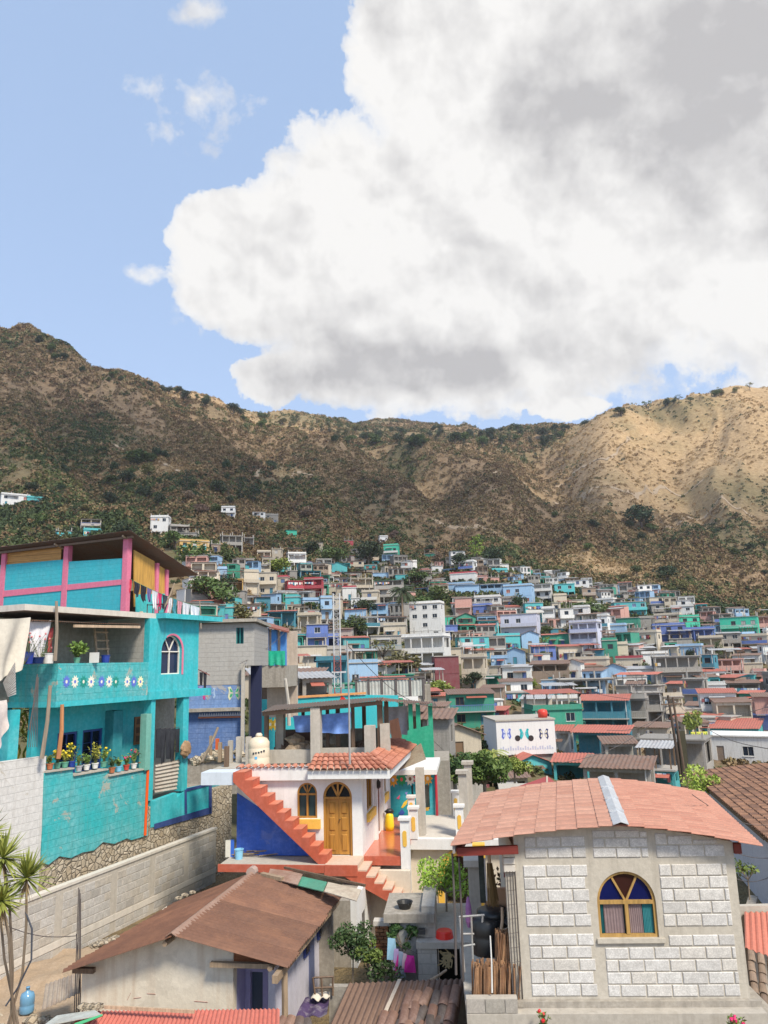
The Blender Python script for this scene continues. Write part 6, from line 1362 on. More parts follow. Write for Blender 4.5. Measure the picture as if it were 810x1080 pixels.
# ================================================================== brown roofed house
Q = Fr(Wd(184, 984, 14), -10.5)
qv = lambda px, py, v=0.: Q.v(px, py, v)
t = thing('brown_roof_house', 'low cream house with big rusty brown corrugated roof beside the block wall', 'house', Q)
YB = Q.h(270, 921, 0).y
eL = qv(72, 1021); eR = qv(303, 1017); 
eRb = Q.h(374, 945, eR.z); YR = eRb.y
eLb = Q.h(190, 940, eL.z)
BR = tin((.17,.078,.045), .6, (.27,.125,.065), .65, .4)
def sheets(name, a, b, c, d, k, mat, par, pitch=.13, amp=.032, rs=None, wob=.006):
    """lay k overlapping corrugated sheets side by side between ridge a-b and eave d-c"""
    rs = rs or random.Random(1); a, b, c, d = map(Vector, (a, b, c, d))
    for i in range(k):
        u0_, u1_ = i/k-.004, (i+1)/k+.012; lift = Vector((0,0,.006*(i % 2)+rs.uniform(0,.006))); e_ = (d-a)*rs.uniform(-.0,.03)
        MB().corr(a.lerp(b,u0_)+lift, a.lerp(b,u1_)+lift, d.lerp(c,u1_)+lift+e_, d.lerp(c,u0_)+lift+e_, pitch, amp, .005, wob, 3).build(name, mat, par)
sheets('roof_sheet', (0,-.1,0), (0,YB,0), (eR.x,YR,eR.z), (eR.x,-.12,eR.z), 6, BR, t)
sheets('roof_sheet', (0,YB,-.01), (0,-.1,-.01), (eL.x,-.12,eL.z), (eL.x+.3,YB-.2,eL.z+.02), 6, BR, t)
mb = MB(); mb.quad((-.11,-.14,-.01), (0,-.14,.055), (0,YB+.05,.055), (-.11,YB+.05,-.01), .012).quad((0,-.14,.055), (.11,-.14,-.01), (.11,YB+.05,-.01), (0,YB+.05,.055), .012); mb.build('ridge_cap', tin((.30,.19,.14), .4), t)
MB().cyl((0,YB-.08,.03), (0,YB+.12,.03), .12, n=10).build('ridge_end', plain((.4,.3,.25)), t)
zb_ = -2.7; ins = .28
wl = qv(86, 1040, ins).x; wr1 = qv(246, 1040, ins).x
zat = lambda x: (x/eL.x*eL.z if x < 0 else x/eR.x*eR.z)-.06
CREAM = paint((.74,.66,.53), .85, .18, .8, (.40,.27,.17), 0, .45, rnd=0, peel=.25)
mb = MB(); mb.plate([(wl, zb_), (wr1, zb_), (wr1, zat(wr1)), (0, -.06), (wl, zat(wl))], [], ins, ins+.18); mb.plate(rect(ins+.18, YB-.3, zb_, zat(wl)), [], wl, wl+.15, axis='x'); mb.build('gable_wall', CREAM, t)
# faded red writing-like cracks low on the wall
mb = MB(); 
for a_, b_ in (((134,1055),(138,1047)),((141,1053),(149,1052)),((155,1048),(164,1048.5)),((205,1056),(219,1057))): mb.beam(qv(*a_, ins-.003), qv(*b_, ins-.003), .010, .004)
mb.build('red_stain', plain((.35,.12,.09)), t)
LIL = paint((.40,.37,.60), .85, .15, .4, (.2,.18,.25), 0, .3, rnd=0); LILW = paint((.60,.58,.66), .85, .15, .4, (.3,.28,.3), 0, .3, rnd=0)
wx2 = eR.x-.42
mb = MB(); dl, dr_ = qv(264, 1060, .9).x, qv(277, 1060, .9).x
mb.plate(rect(wr1, qv(283,1050,.9).x, zb_, zat(qv(283,1050,.9).x)-.03), [rect(dl, dr_, zb_+.0, qv(270,1025,.9).z)], .9, 1.05); mb.plate(rect(ins+.18, .9, zb_, zat(wr1)-.03), [], wr1-.12, wr1, axis='x'); mb.build('porch_wall', LIL, t)
MB().box(dl, dr_, 1.0, 1.1, zb_, qv(270,1025,.9).z).build('dark_door', plain((.05,.08,.12), .5), t)
MB().plate(rect(1.9, YR-.1, zb_, eR.z+.0), [], wx2-.14, wx2, axis='x').plate(rect(.55, 1.75, zb_, eR.z+.0), [], wx2-.14, wx2, axis='x').build('side_wall', LILW, t)
for y in (2.35, 3.4):
    f = MB(); f.box(wx2+.002, wx2+.05, y, y+.35, eR.z-.75, eR.z-.3); fo = f.build('window', plain((.03,.05,.2)), t); MB().box(wx2+.051, wx2+.06, y+.05, y+.3, eR.z-.7, eR.z-.35).build('pane', glass((.01,.02,.06)), fo)
MB().box(wx2-.03, wx2+.03, 2.75, 3.1, zb_, eR.z-.35).build('side_door', plain((.10,.12,.22)), t)
MB().beam((eR.x-.12, -.35, eR.z-.13), (eR.x-.1, YR, eR.z-.11), .1, .13).build('eave_beam', ROUGHW, t)
MB().beam((qv(220,1017,.0).x, .1, qv(220,1019,.0).z), (eR.x-.3, .1, qv(220,1019,.0).z+.02), .1, .08).build('tie_beam', ROUGHW, t)
MB().beam((qv(245,1019,.2).x, .3, zat(qv(245,1019,.2).x)-.2), (eR.x-.35, .3, zat(eR.x-.35)-.12), .04, .2).build('gable_board', wood((.30,.10,.03), 1, 0), t)
MB().beam((qv(76,1024,.05).x, .1, qv(76,1024,.05).z), (qv(98,1024,.05).x, .1, qv(98,1024,.05).z-.01), .1, .09).build('tie_beam', DKW, t)
for px in (178, 288): q = qv(px, 1000, .1); MB().cyl((q.x, -.08, zat(q.x)-.06), (q.x, .5, zat(q.x)-.06), .05, n=8).build('rafter_end', ROUGHW, t)
xq = qv(316.5, 1030, .25); MB().cyl((eR.x-.1, .2, zb_), (eR.x-.12, .2, eR.z-.14), .06, n=8).build('porch_post', ROUGHW, t)
# odds and ends at the far edge of its roof
t2 = thing('patched_roof', 'patchwork lean-to roof of green and cream sheets behind the brown roof', 'roof', Q)
def hq(px, py, z): return Q.h(px, py, z)
zz = -.12
MB().quad(hq(318,925,zz), hq(345,931,zz), hq(341,941,zz-.05), hq(312,934,zz-.05), .02).build('green_sheet', tin((.08,.30,.20), .3), t2)
MB().quad(hq(346,931,zz+.02), hq(381,939,zz+.02), hq(376,951,zz-.05), hq(342,941,zz-.03), .02).build('cream_sheet', tin((.60,.52,.40), .5), t2)
MB().quad(hq(285,917,zz+.04), hq(320,921,zz+.04), hq(314,934,zz), hq(282,926,zz), .02).build('rusty_sheet', tin((.36,.24,.18), .7), t2)
MB().beam(hq(300,915,zz+.1), hq(385,934,zz+.1), .05, .05).build('rail', DKW, t2)
MB().beam(hq(276,922,zz+.1), hq(298,927,zz+.05), .12, .08).build('log', ROUGHW, t2)
MB().box(1.2, eR.x-.1, YB-.5, YB-.4, zb_, -.5).build('support_wall', CONCD, t2)
# row of stones at the left eave
for i, (px, py, s_) in enumerate(((100,997,.14),(107,995,.18),(115,992,.16),(122,989,.12),(188,947,.1),(195,944,.12),(203,941,.1))):
    o = tag(MB().blob((0,0,0), (s_*.9,s_*.6,s_*.4), 8, 6, .15, i).build('roof_stone', STONE), ['loaf shaped stone holding the left eave, nearest of four','squat stone second from the near end of the left eave','stone third from the near end of the left eave','small stone fourth along the left eave','small stone near the far end of the left eave, nearest of three','middle one of the three far eave stones','last eave stone near the red ledge'][i], 'stone', group='stones weighing down the brown roof'); o.location = Q.w(*Q.h(px, py, eL.z+.05))
# ---- porch house side wing seen past the brown roof
t = thing('side_wing', 'narrow white wall with yellow sill and barred window below the stairs', 'wall', P)
xw = P.v(382, 960, -1.2).x
MB().plate(rect(-2.2, .2, -3.6, -.45), [rect(-1.5, -.8, -2.0, -1.0)], xw-.1, xw+.05, axis='x').build('wall', WHT, t)
MB().box(xw+.052, xw+.12, -1.6, -.7, -2.25, -2.02).build('sill', YEL, t)
for k in range(5): MB().box(xw-.02, xw+.0, -1.45+k*.14, -1.43+k*.14, -2.0, -1.0).build('bar', STEEL, t)
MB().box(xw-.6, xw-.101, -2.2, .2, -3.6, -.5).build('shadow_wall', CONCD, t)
# ================================================================== right: the block house
H = Fr(Wd(552, 1056, 12.2), -3.2)
hv = lambda px, py, v=0.: H.v(px, py, v)
hw2 = lambda px, py, v=0.: (hv(px, py, v).x, hv(px, py, v).z)
zx = lambda x, y: (470+x/2.382, 780+y/2.382)      # coordinates read off an enlargement
t = thing('block_house', 'pale concrete block house with arched coloured window and salmon tile sheet roof', 'house', H)
CF = paint((.52,.47,.39), .9, .22, .8, (.2,.17,.13), 0, .55, rnd=0)
xR = hw2(*zx(745, 470))[0]; xL_ = 0.0
rp = hv(655, 871, -.3); eFl = hv(476, 893, -.3); eFr = hv(804, 893.5, -.3)
def roofz(x): return rp.z+((x-rp.x)/(eFl.x-rp.x)*(eFl.z-rp.z) if x < rp.x else (x-rp.x)/(eFr.x-rp.x)*(eFr.z-rp.z))
# slightly bowed roof line as in the photo
def rz(x): return roofz(x)+.05*math.sin(math.pi*min(1, abs((x-rp.x)/((eFl.x if x < rp.x else eFr.x)-rp.x))))
wl_, wb_ = hw2(*zx(388, 500)); wr_ = hw2(*zx(537, 500))[0]; wt_ = hw2(*zx(462, 331))[1]; wb_ = hw2(*zx(462, 498))[1]
out = [(xL_, 0), (xR, 0)] + [(xR+(xL_-xR)*k/10, rz(xR+(xL_-xR)*k/10)-.06) for k in range(11)]
mb = MB(); mb.plate(out, [arch(wl_, wr_, wb_, wt_, 20)], 0, .18); mb.plate(rect(.18, 3.3, 0, rz(xR)-.06), [], xR-.18, xR, axis='x').plate(rect(.18, 3.3, 0, rz(0)-.3), [], 0, .18, axis='x').box(0, xR, 3.3, 3.45, 0, rz(xR)-.2); mb.build('frame_wall', CF, t)
mb = MB()
panels = [((197,352),(243,298),2,.5), ((368,508),(222,297),3,0), ((526,712),(232,296),2,.5), ((198,362),(314,470),5,0), ((541,727),(311,469),5,1), ((212,378),(487,645),5,0), ((404,755),(520,646),4,1), ((560,742),(489,518),1,0)]
for i, ((xa, xb), (ya, yb), n_, off) in enumerate(panels):
    xm = (xa+xb)/2; a_ = hw2(*zx(xa, (ya+yb)/2))[0]; b_ = hw2(*zx(xb, (ya+yb)/2))[0]; z1_ = hw2(*zx(xm, ya))[1]; z0_ = hw2(*zx(xm, yb))[1]
    bh = (z1_-z0_)/n_; courses(mb, max(a_, .03), min(b_, xR-.14), z0_, z1_, bl=.415, bh=bh, j=.02, y=-.016, seed=i+70, top=(lambda x: rz(x)-.1) if i < 3 else None, off=off)
mb.build('blocks', BLK, t)
# window
c_ = (wl_+wr_)/2; r_ = (wr_-wl_)/2; zs = wt_-r_; fm = wood((.50,.30,.09), .8)
f = MB(); g_ = .045
f.box(wl_, wl_+g_, .03, .1, wb_, zs).box(wr_-g_, wr_, .03, .1, wb_, zs).box(wl_+g_, wr_-g_, .03, .1, wb_, wb_+g_).box(wl_+g_, wr_-g_, .025, .1, zs-.03, zs+.025).box(c_-.028, c_+.028, .025, .1, wb_+g_, zs-.03)
for k in range(18):
    a_, b_ = math.pi*k/18, math.pi*(k+1)/18; f.beam((c_+(r_-.022)*math.cos(a_), .065, zs+(r_-.022)*math.sin(a_)), (c_+(r_-.022)*math.cos(b_), .065, zs+(r_-.022)*math.sin(b_)), .045, .07, (0,1,0))
for a_ in (62, 118): f.beam((c_, .065, zs), (c_+r_*.95*math.cos(R(a_)), .065, zs+r_*.95*math.sin(R(a_))), .035)
wo_ = f.build('arched_window', fm, t)
def wedge(a0_, a1_): return [(c_, zs+.02)]+[(c_+(r_-.04)*math.cos(R(a0_+(a1_-a0_)*k/8)), zs+(r_-.04)*math.sin(R(a0_+(a1_-a0_)*k/8))) for k in range(9)]
def shiny(c): return glass(c)
MB().plate(wedge(3, 60), [], .075, .085).build('blue_pane', shiny((.004,.008,.07)), wo_); MB().plate(wedge(64, 116), [], .075, .085).build('brown_pane', shiny((.035,.012,.01)), wo_); MB().plate(wedge(120, 177), [], .075, .085).build('blue_pane', shiny((.004,.008,.07)), wo_)
MB().box(wl_+g_, wr_-g_, .088, .094, wb_+g_, zs-.03).build('pane', glass((.01,.04,.045)), wo_)
def curtain(xa, xb, col):
    n = 22; vs = [];
    for z in (wb_+.05, (wb_+zs)/2, zs-.03):
        for k in range(n+1): vs.append((xa+(xb-xa)*k/n, .078+.006*math.sin(k*1.9+z*2), z))
    mb = MB(); mb.add(vs, [(j*(n+1)+k, j*(n+1)+k+1, (j+1)*(n+1)+k+1, (j+1)*(n+1)+k) for j in range(2) for k in range(n)]); mb.build('curtain', fab(col), wo_)
curtain(wl_+.11, c_-.05, (.24,.17,.17)); curtain(c_+.04, c_+.26, (.24,.17,.17)); curtain(wl_+.045, wl_+.10, (.02,.22,.24)); curtain(c_+.27, wr_-.05, (.02,.20,.22))
MB().box(wl_-.05, wr_+.09, -.045, -.0, wb_-.07, wb_-.002).build('sill', CF, t)
# salmon tile-profile roof: pans run down from the ridge and step like tile courses
rb_ = H.h(629, 821, rp.z); YBk = rb_.y
def tilesheet(name, side_x, zfn, y0, y1, mat, par, pan=.21, seed=0, npan=None):
    """tile-effect sheet: panels along y, stepped across the slope"""
    mb = MB(); rs = random.Random(seed); n = max(3, int((y1-y0)/pan)); L_ = abs(side_x-rp.x); m_ = max(2, int(L_/.33)); 
    for i in range(n):
        ya = y0+(y1-y0)*i/n; yb = y0+(y1-y0)*(i+1)/n
        for k in range(m_):
            xa = rp.x+(side_x-rp.x)*k/m_; xb = rp.x+(side_x-rp.x)*(k+1.04)/m_
            za, zb = zfn(xa), zfn(xb)+.018; vs = []
            for x, z in ((xa, za), (xb, zb)):
                for q in range(6): u = q/5; vs.append((x, ya+(yb-ya)*u, z+.016*math.sin(math.pi*u)+(.010 if 0 < q < 5 else 0)))
            mb.col = rs.random(); mb.add(vs+[(v[0], v[1], v[2]-.006) for v in vs], [(q, q+1, q+7, q+6) for q in range(5)]+[(12+q, 18+q, 19+q, 13+q) for q in range(5)]+[(6+q, 7+q, 19+q, 18+q) for q in range(5)])
    mb.col = None; return mb.build(name, mat, par)
RSH = toned('salmon_sheet', (.52,.25,.165), (.58,.30,.205), (.48,.215,.14), .65, .2); RSH2 = toned('salmon_sheet_right', (.52,.225,.145), (.57,.265,.175), (.48,.195,.125), .65, .2)
def skew(o):
    for v in o.data.vertices: v.co.x += .168*(v.co.y+.3)
    return o
skew(tilesheet('roof_sheet', eFl.x, rz, -.3, YBk, RSH, t, pan=.36, seed=1)); skew(tilesheet('roof_sheet', eFr.x, rz, -.3, YBk, RSH2, t, pan=.2, seed=2))
zc_ = rp.z+.045
mb = MB(); mb.quad((rp.x-.13, -.33, zc_-.015), (rp.x, -.34, zc_+.03), (rp.x, YBk, zc_+.03), (rp.x-.13, YBk, zc_-.015), .01).quad((rp.x, -.34, zc_+.03), (rp.x+.13, -.33, zc_-.015), (rp.x+.13, YBk, zc_-.015), (rp.x, YBk, zc_+.03), .01)
for y in (.6, 1.9, 3.2): mb.box(rp.x-.13, rp.x+.13, y, y+.03, zc_+.0, zc_+.035)
skew(mb.build('ridge_cap', tin((.50,.52,.54), .15, (.2,.16,.14), .4, 0), t))
skew(MB().beam((eFl.x+.03, -.25, eFl.z-.06), (eFl.x+.03, YBk, eFl.z-.06), .04, .12).build('gutter', tin((.30,.30,.30), .3), t))
RB = wood((.22,.03,.02), 1, 0)
MB().beam((eFl.x+.1, -.12, eFl.z-.12), (.05, -.12, eFl.z-.1), .09, .13).beam((eFl.x+.45, 1.6, eFl.z-.12), (.05, 1.6, eFl.z-.1), .09, .13).build('red_beam', RB, t)
skew(MB().beam((eFl.x+.1, -.16, eFl.z-.1), (eFl.x+.1, 3.2, eFl.z-.1), .08, .1).build('red_purlin', RB, t))
MB().box(xR+.003, xR+.12, -.05, .05, rz(xR)-.24, rz(xR)-.08).build('red_beam', RB, t)
# corner pier with bare reinforcement and the stack of short blocks at its head
mb = MB(); zt1 = rz(0)-.12
for k in range(3): mb.bbox(-.2, -.003, -.03, .2, zt1-.12*(k+1)-.16, zt1-.12*k-.17, .01)
mb.build('pier_head', CONCL, t)
MB().box(-.17, -.02, .03, .2, 0, zt1-.54).build('pier', CF, t)
mb = MB()
for x in (-.16,-.11,-.06,-.02): mb.cyl((x, -.02, .05), (x+.01, -.03, zt1-.5), .008, n=5)
for k in range(9): mb.cyl((-.17, -.03, .15+k*.22), (-.01, -.03, .17+k*.22), .004, n=4)
mb.build('rebar_cage', STEEL, t)
# base ledge
bx0 = hw2(492, 1060, -.35)[0]; bx1 = hw2(808, 1060, -.3)[0]
MB().box(bx0, bx1, -.32, .0, -.22, -.06).build('ledge', CONC2, t)
MB().box(xL_-.1, xR+.14, -.1, -.002, -.058, .03).build('plinth', CONCD, t)
mb = MB(); courses(mb, bx0, -.12, -.055, .155, .32, .21, .012, -.30, .0, seed=9); mb.build('parapet_blocks', toned('dirty_block', (.33,.30,.26), (.46,.42,.37), (.38,.35,.30)), t)
MB().box(bx0, -.12, -.285, -.12, -.057, .15).build('parapet', CONC2, t)
MB().box(bx0+.1, bx1-.05, -.22, .2, -2.5, -.222).build('lower_wall', CONCD, t)
MB().box(bx0, -.0, -.11, 2.6, -.2, -.06).build('side_floor', CONC2, t)
MB().box(xR+.0, xR+.3, -.25, 2.5, -.3, -.1).build('side_sill', CONCD, t)
# ---- stores under the left eave
def onH(px, py, v): return H.w(*hv(px, py, v))
def bundle(label, x0, x1, z0, z1, v, lean, seed):
    mb = MB(); rs = random.Random(seed); n = 170
    for k in range(n):
        x = x0+(x1-x0)*(k+rs.random())/n; y = v+rs.uniform(-.12,.12); h = rs.uniform(.88,1.02)*(z1-z0); mb.col = rs.random()
        w_ = rs.uniform(.014,.03); mb.beam((x, y, z0), (x+lean+rs.uniform(-.04,.04), y+rs.uniform(-.03,.03), z0+h), w_, w_*.6)
    mb.col = None; return tag(mb.build('firewood_bundle', toned('split_wood', (.22,.10,.045), (.46,.25,.12), (.34,.17,.08)), fr=H), label, 'firewood')
b0 = hw2(498, 1046, -.03)
xb0, xb1 = hw2(497,1030,.1)[0], hw2(551,1030,.1)[0]
bundle('lower sheaf of split reddish sticks standing on the block ledge', xb0, xb1-.06, -.05, hw2(520,1013,.1)[1]+.0, .1, .05, 1)
bundle('upper sheaf of split reddish sticks stacked on the lower one', hw2(522,1000,.2)[0], xb1-.02, hw2(520,1015,.2)[1], hw2(520,982,.2)[1], .22, .05, 2)
BLKP = plain((.018,.02,.022), .4)
def tankb(label, px, py0, py1, v, r_, nm='black_drum'):
    a_ = hv(px, py0, v); z1_ = hv(px, py1, v).z; o = MB().lathe((0,0,0), [(r_*.92,0),(r_,.04),(r_,(z1_-a_.z)*.45),(r_*.95,(z1_-a_.z)*.5),(r_,(z1_-a_.z)*.55),(r_,(z1_-a_.z)*.85),(r_*.7,(z1_-a_.z)*.97),(r_*.3,(z1_-a_.z))], 24).build(nm, BLKP, smooth=True); o.location = H.w(*a_); return tag(o, label, 'drum')
tankb('big black plastic drum behind the firewood', 514, 1005, 965, .75, .27); tankb('smaller black tub stacked above the big black drum', 521, 975, 957, .9, .3)
tag(MB().blob((0,0,0), (.22,.16,.14), 10, 7, .3, 5).build('plastic_sack', BLKP), 'crumpled black plastic sack above the upper firewood', 'sack').location = onH(545, 974, .5)
pole(onH(519, 1047, -.2), onH(517, 987, -.15), .014, WHITEP, 'thin white pipe standing before the firewood', 'white_pipe')
pole(onH(528, 985, .3), onH(529.5, 957, .35), .03, PALEW, 'short pale stake above the firewood')
pole(onH(548, 985, .6), onH(544, 905, .6), .03, wood((.2,.05,.03)), 'dark red post beside the rebar pier')
t2 = thing('palm_broom', 'long brown hanging brush under the left eave of the block house', 'broom', H)
q = hv(516, 907, .5); mb = MB(); rs = random.Random(4)
for k in range(90): a_ = rs.uniform(0,6.28); r_ = rs.uniform(0,.09); mb.cyl((q.x+r_*.5*math.cos(a_), q.y+r_*.5*math.sin(a_), q.z-.05), (q.x+.03+r_*1.1*math.cos(a_), q.y+r_*math.sin(a_), hv(516,953,.5).z+rs.uniform(-.05,.1)), .007, n=3)
mb.build('bristles', plain((.20,.13,.05), .9), t2); MB().cyl((q.x,q.y,q.z-.06), (q.x,q.y,q.z+.12), .03, n=8).build('handle', PALEW, t2)
t2 = thing('hanging_strip', 'dark cloths and a white strip hung beside the long brush', 'cloth', H)
for px, w_, c, y0, y1 in ((507,.10,(.02,.03,.025),900,952),(511,.03,(.6,.6,.62),905,950),(534,.13,(.25,.01,.02),903,925)):
    q = hv(px, y0, .62); MB().box(q.x-w_/2, q.x+w_/2, .6, .62, hv(px, y1, .62).z, q.z).build('strip', fab(c), t2)
# thin iron posts and a rail at the left edge
mb = None
for px0, px1, y0, y1, lb in ((481,479,1028,900,'tall dark iron bar left of the firewood, nearer'),(488.5,486,1035,905,'tall dark iron bar left of the firewood, behind the first')):
    pole(onH(px0, y0, .1 if px0 < 485 else .3), onH(px1-2, y1, .1 if px0 < 485 else .3), .022, STEEL, lb, 'iron_bar')
t2 = thing('pipe_rack', 'low rack of grey pipes with rungs left of the black drum', 'rack', H)
for a_, b_ in (((484,967),(511,965)),((485,968),(490,1025)),((497,966),(499,1020)),((487,985),(500,985)),((488,998),(501,996)),((509,965),(508,985))): MB().cyl(hv(*a_, .55), hv(*b_, .55), .018, n=6).build('pipe', ZINC, t2)
tag(MB().lathe((0,0,0), [(.03,0),(.06,.1),(.05,.35),(.02,.5)], 8).build('hanging_cloth', fab((.35,.15,.35))), 'small purple cloth hanging near the pipe rack', 'cloth').location = onH(495, 978, .8)
# slim dark post of the porch and concrete pillar behind
C0 = Fr(Wd(497, 960, 16.5), -6); cv = lambda px, py, v=0: C0.v(px, py, v)
tt = thing('stone_pillar', 'pale concrete pillar with moulded capital behind the black drums', 'pillar', C0)
q = cv(499, 905); MB().box(q.x-.13, q.x+.13, -.13, .13, cv(499,985).z, cv(499,912).z).build('shaft', CONC2, tt); MB().box(q.x-.22, q.x+.22, -.22, .22, cv(499,912).z+.001, cv(499,905).z).build('capital', CONCL, tt)
tt = thing('yellow_pier', 'yellow painted pier behind the pale pillar', 'pier', C0)
q = cv(507, 905, 2.5); MB().box(q.x-.2, q.x+.12, 2.4, 2.7, cv(507,990,2.5).z, cv(507,890,2.5).z).build('pier', YEL, tt)
# pink leafed plant in the shade
plant(C0.w(*cv(538, 962, 1.2)), 1.0, 26, 'pink leafed plant in the shade right of the hanging brush', leafm('leaf_pink', (.3,.02,.05), (.05,.12,.03)), None, spread=.5, seed=60, leaf=.12)
MB_ = MB().box(-.35,.3,-.05,.05,-.2,.2).build('cardboard', plain((.55,.33,.2), .8)); MB_.location = onH(531, 949, 1.2); tag(MB_, 'salmon cardboard panel behind the upper firewood', 'panel')
# ---- yard between the houses: pier, cistern, ledge
Yd = Fr(Wd(440, 1000, 15.6), -5); yv = lambda px, py, v=0: Yd.v(px, py, v)
t = thing('wash_pier', 'dirty concrete block washstand with a black pot on top', 'washstand', Yd)
a_, b_ = yv(412,1000), yv(457,1000); zt_ = yv(430,962).z
MB().box(a_.x, b_.x, 0, 1.3, -1.4, zt_-.17).build('base', CONC2, t); MB().box(a_.x-.12, b_.x+.05, -.14, 1.35, zt_-.168, zt_).build('slab', CONCD, t); MB().box(b_.x-.22, b_.x+.06, -.03, 1.5, -1.4, zt_+.12).build('block_pier', paint((.48,.44,.38), .9, .2, .6, (.2,.17,.13), .2, .5, rnd=0), t)
MB().box(a_.x+.1, a_.x+.55, -.02, -.001, -.9, zt_-.2).build('corrugated_patch', tin((.35,.35,.33), .4), t)
o = MB().lathe((0,0,0), [(.12,0),(.17,.12),(.18,.14),(.15,.13),(.10,.03)], 16).build('pot', plain((.02,.02,.02), .5)); o.location = Yd.w(*yv(427, 958, .25)); tag(o, 'black pot standing on the concrete washstand', 'pot')
t = thing('yard_ledge', 'concrete ledge over a dark opening with a red basin on it', 'ledge', Yd)
a_, b_ = yv(439,1000,-.35), yv(500,1000,-.35); zl_ = yv(460,994,-.35).z
MB().box(a_.x, b_.x, -.35, 2.2, zl_-.12, zl_).build('slab', CONC2, t); MB().box(a_.x+.02, a_.x+.42, -.3, -.05, -1.6, zl_-.121).build('block_pier', paint((.48,.44,.38), .9, .2, .6, (.2,.17,.13), .2, .5, rnd=0), t)
MB().box(a_.x+.42, b_.x, .8, .9, -1.6, zl_-.121).build('dark_back', plain((.03,.03,.025)), t); MB().box(b_.x-.3, b_.x, -.3, .7, -1.6, zl_-.121).build('side_pier', CONC2, t)
o = MB().lathe((0,0,0), [(.20,.0),(.17,.2),(.15,.22),(.02,.22)], 20).build('basin', plain((.75,.03,.02), .35), smooth=False); o.location = Yd.w(*yv(469, 993, -.05)); o.location.z += .0; tag(o, 'bright red basin turned over on the yard ledge', 'basin')
o = MB().lathe((0,0,0), [(.18,0),(.24,.02),(.24,.03),(.17,.02)], 18).build('tray', plain((.05,.2,.12), .4)); o.location = Yd.w(*yv(463, 995, -.1)); tag(o, 'green tray under the edge of the red basin', 'tray')
o = MB().box(-.07,.07,-.05,.05,0,.1).build('small_box', plain((.05,.05,.05), .4)); o.location = Yd.w(*yv(445, 985, -.1)); tag(o, 'small black and white box at the corner of the yard ledge', 'box')
pole(Yd.w(*yv(454, 1034, -.8)), Yd.w(*yv(471, 1023, -.6)), .03, PALEW, 'pale stick lying at the top of the corrugated yard roof')
mb = MB(); rs = random.Random(6)
for k in range(16): q = yv(466+rs.uniform(0,10), 1016+rs.uniform(-6,6), -.2); mb.tube([q, q+Vector((rs.uniform(-.1,.1), 0, rs.uniform(.05,.15))), q+Vector((rs.uniform(-.2,.2), 0, rs.uniform(-.05,.2)))], .015, 5)
tag(mb.build('dry_leaves', plain((.5,.38,.2), .9), fr=Yd), 'tangle of dry palm leaves before the dark opening', 'dry leaves', kind='stuff')
# potted tree
def leaftree(p, h, w_, lm, label, seed, trunk=.04, n=10, dens=260, leaf=.05, cat='tree', name='tree'):
    rs = np.random.RandomState(seed); rr = random.Random(seed); t = thing(name, label, cat, loc=p); tb = MB(); pts = []
    tb.cyl((0,0,-.1), (.02,.0,h*.45), trunk, trunk*.7, 7)
    for k in range(n):
        a_ = rr.uniform(0,6.28); q = rr.uniform(.2,.85)*w_; e = (math.cos(a_)*q, math.sin(a_)*q, h*rr.uniform(.5,.9)-q*.12); tb.cyl((.02,0,h*.4), e, trunk*.45, .01, 5); pts.append((e, rr.uniform(.28,.45)*w_))
    V, Fc = leaf_cloud(pts, dens/(w_*w_), leaf, rs, .8); cm = npmesh('crown', V, Fc, False); cm.materials.append(lm)
    tb.build('trunk', POLEW, t); o = bpy.data.objects.new('crown', cm); COL.objects.link(o); o.parent = t; return t
leaftree(Yd.w(*yv(471, 968, 1.6)), 1.35, .75, leafm('leaf_pot', (.12,.28,.02), (.40,.52,.07)), 'small bright green tree before the yellow arch', 71, .03, 16, 1100, .045)
leaftree(Yd.w(*yv(372, 1040, -.2)), 1.25, .5, LD, 'leafy shrub growing against the lilac side wall', 72, .02, 14, 900, .045, 'shrub', 'shrub')
leaftree(Yd.w(*yv(388, 1036, -.3)), .9, .35, LG, 'lighter shrub beside the leafy one near the brick patch', 73, .02, 9, 600, .04, 'shrub', 'shrub')
leaftree(Yd.w(*yv(424, 1020, -.1)), .85, .3, LD, 'climbing green plant beside the washstand', 74, .02, 9, 400, .06, 'shrub', 'shrub')
leaftree(Yd.w(*yv(405, 1038, -.3)), .5, .5, LD, 'low dark weeds at the top edge of the yard roof', 75, .02, 9, 400, .05, 'shrub', 'shrub')
t = thing('brick_patch', 'small wall of orange bricks with pale cap in the yard', 'wall', Yd)
a_, b_ = yv(396,1000,.3), yv(410,1000,.3); mb = MB(); courses(mb, a_.x, b_.x, yv(400,1000,.3).z-.4, yv(400,976,.3).z, .2, .07, .012, .28, .4, seed=4); mb.build('bricks', toned('brick', (.30,.11,.04), (.50,.24,.10), (.40,.15,.06)), t); MB().box(a_.x-.03, b_.x+.03, .25, .5, yv(400,976,.3).z+.001, yv(400,971,.3).z).build('cap', CONCL, t)
# laundry in the yard
t = thing('yard_washing', 'short washing line with pink and light blue clothes in the yard', 'laundry', Yd)
la_, lb_ = yv(412,990,-.35), yv(440,1006,-.35); MB().cyl(la_, lb_, .006, n=4).build('line', STEEL, t)
for (px, py, w_, h, c) in ((413,989,5,.42,(.35,.60,.75)),(418,1000,3,.42,(.5,.35,.6)),(423,1003,3,.5,(.35,.4,.5)),(427,1005,2.5,.3,(.75,.5,.55)),(432,1007,6,.33,(.75,.01,.32)),(419,1005,1.5,.4,(.7,.02,.3))):
    a_, b_ = yv(px-w_/1.3, py, -.36), yv(px+w_/1.3, py+1, -.37); MB().quad(a_, b_, b_+Vector((.03,.04,-h)), a_+Vector((-.03,-.03,-h*.95)), .015).build('garment', fab(c), t)
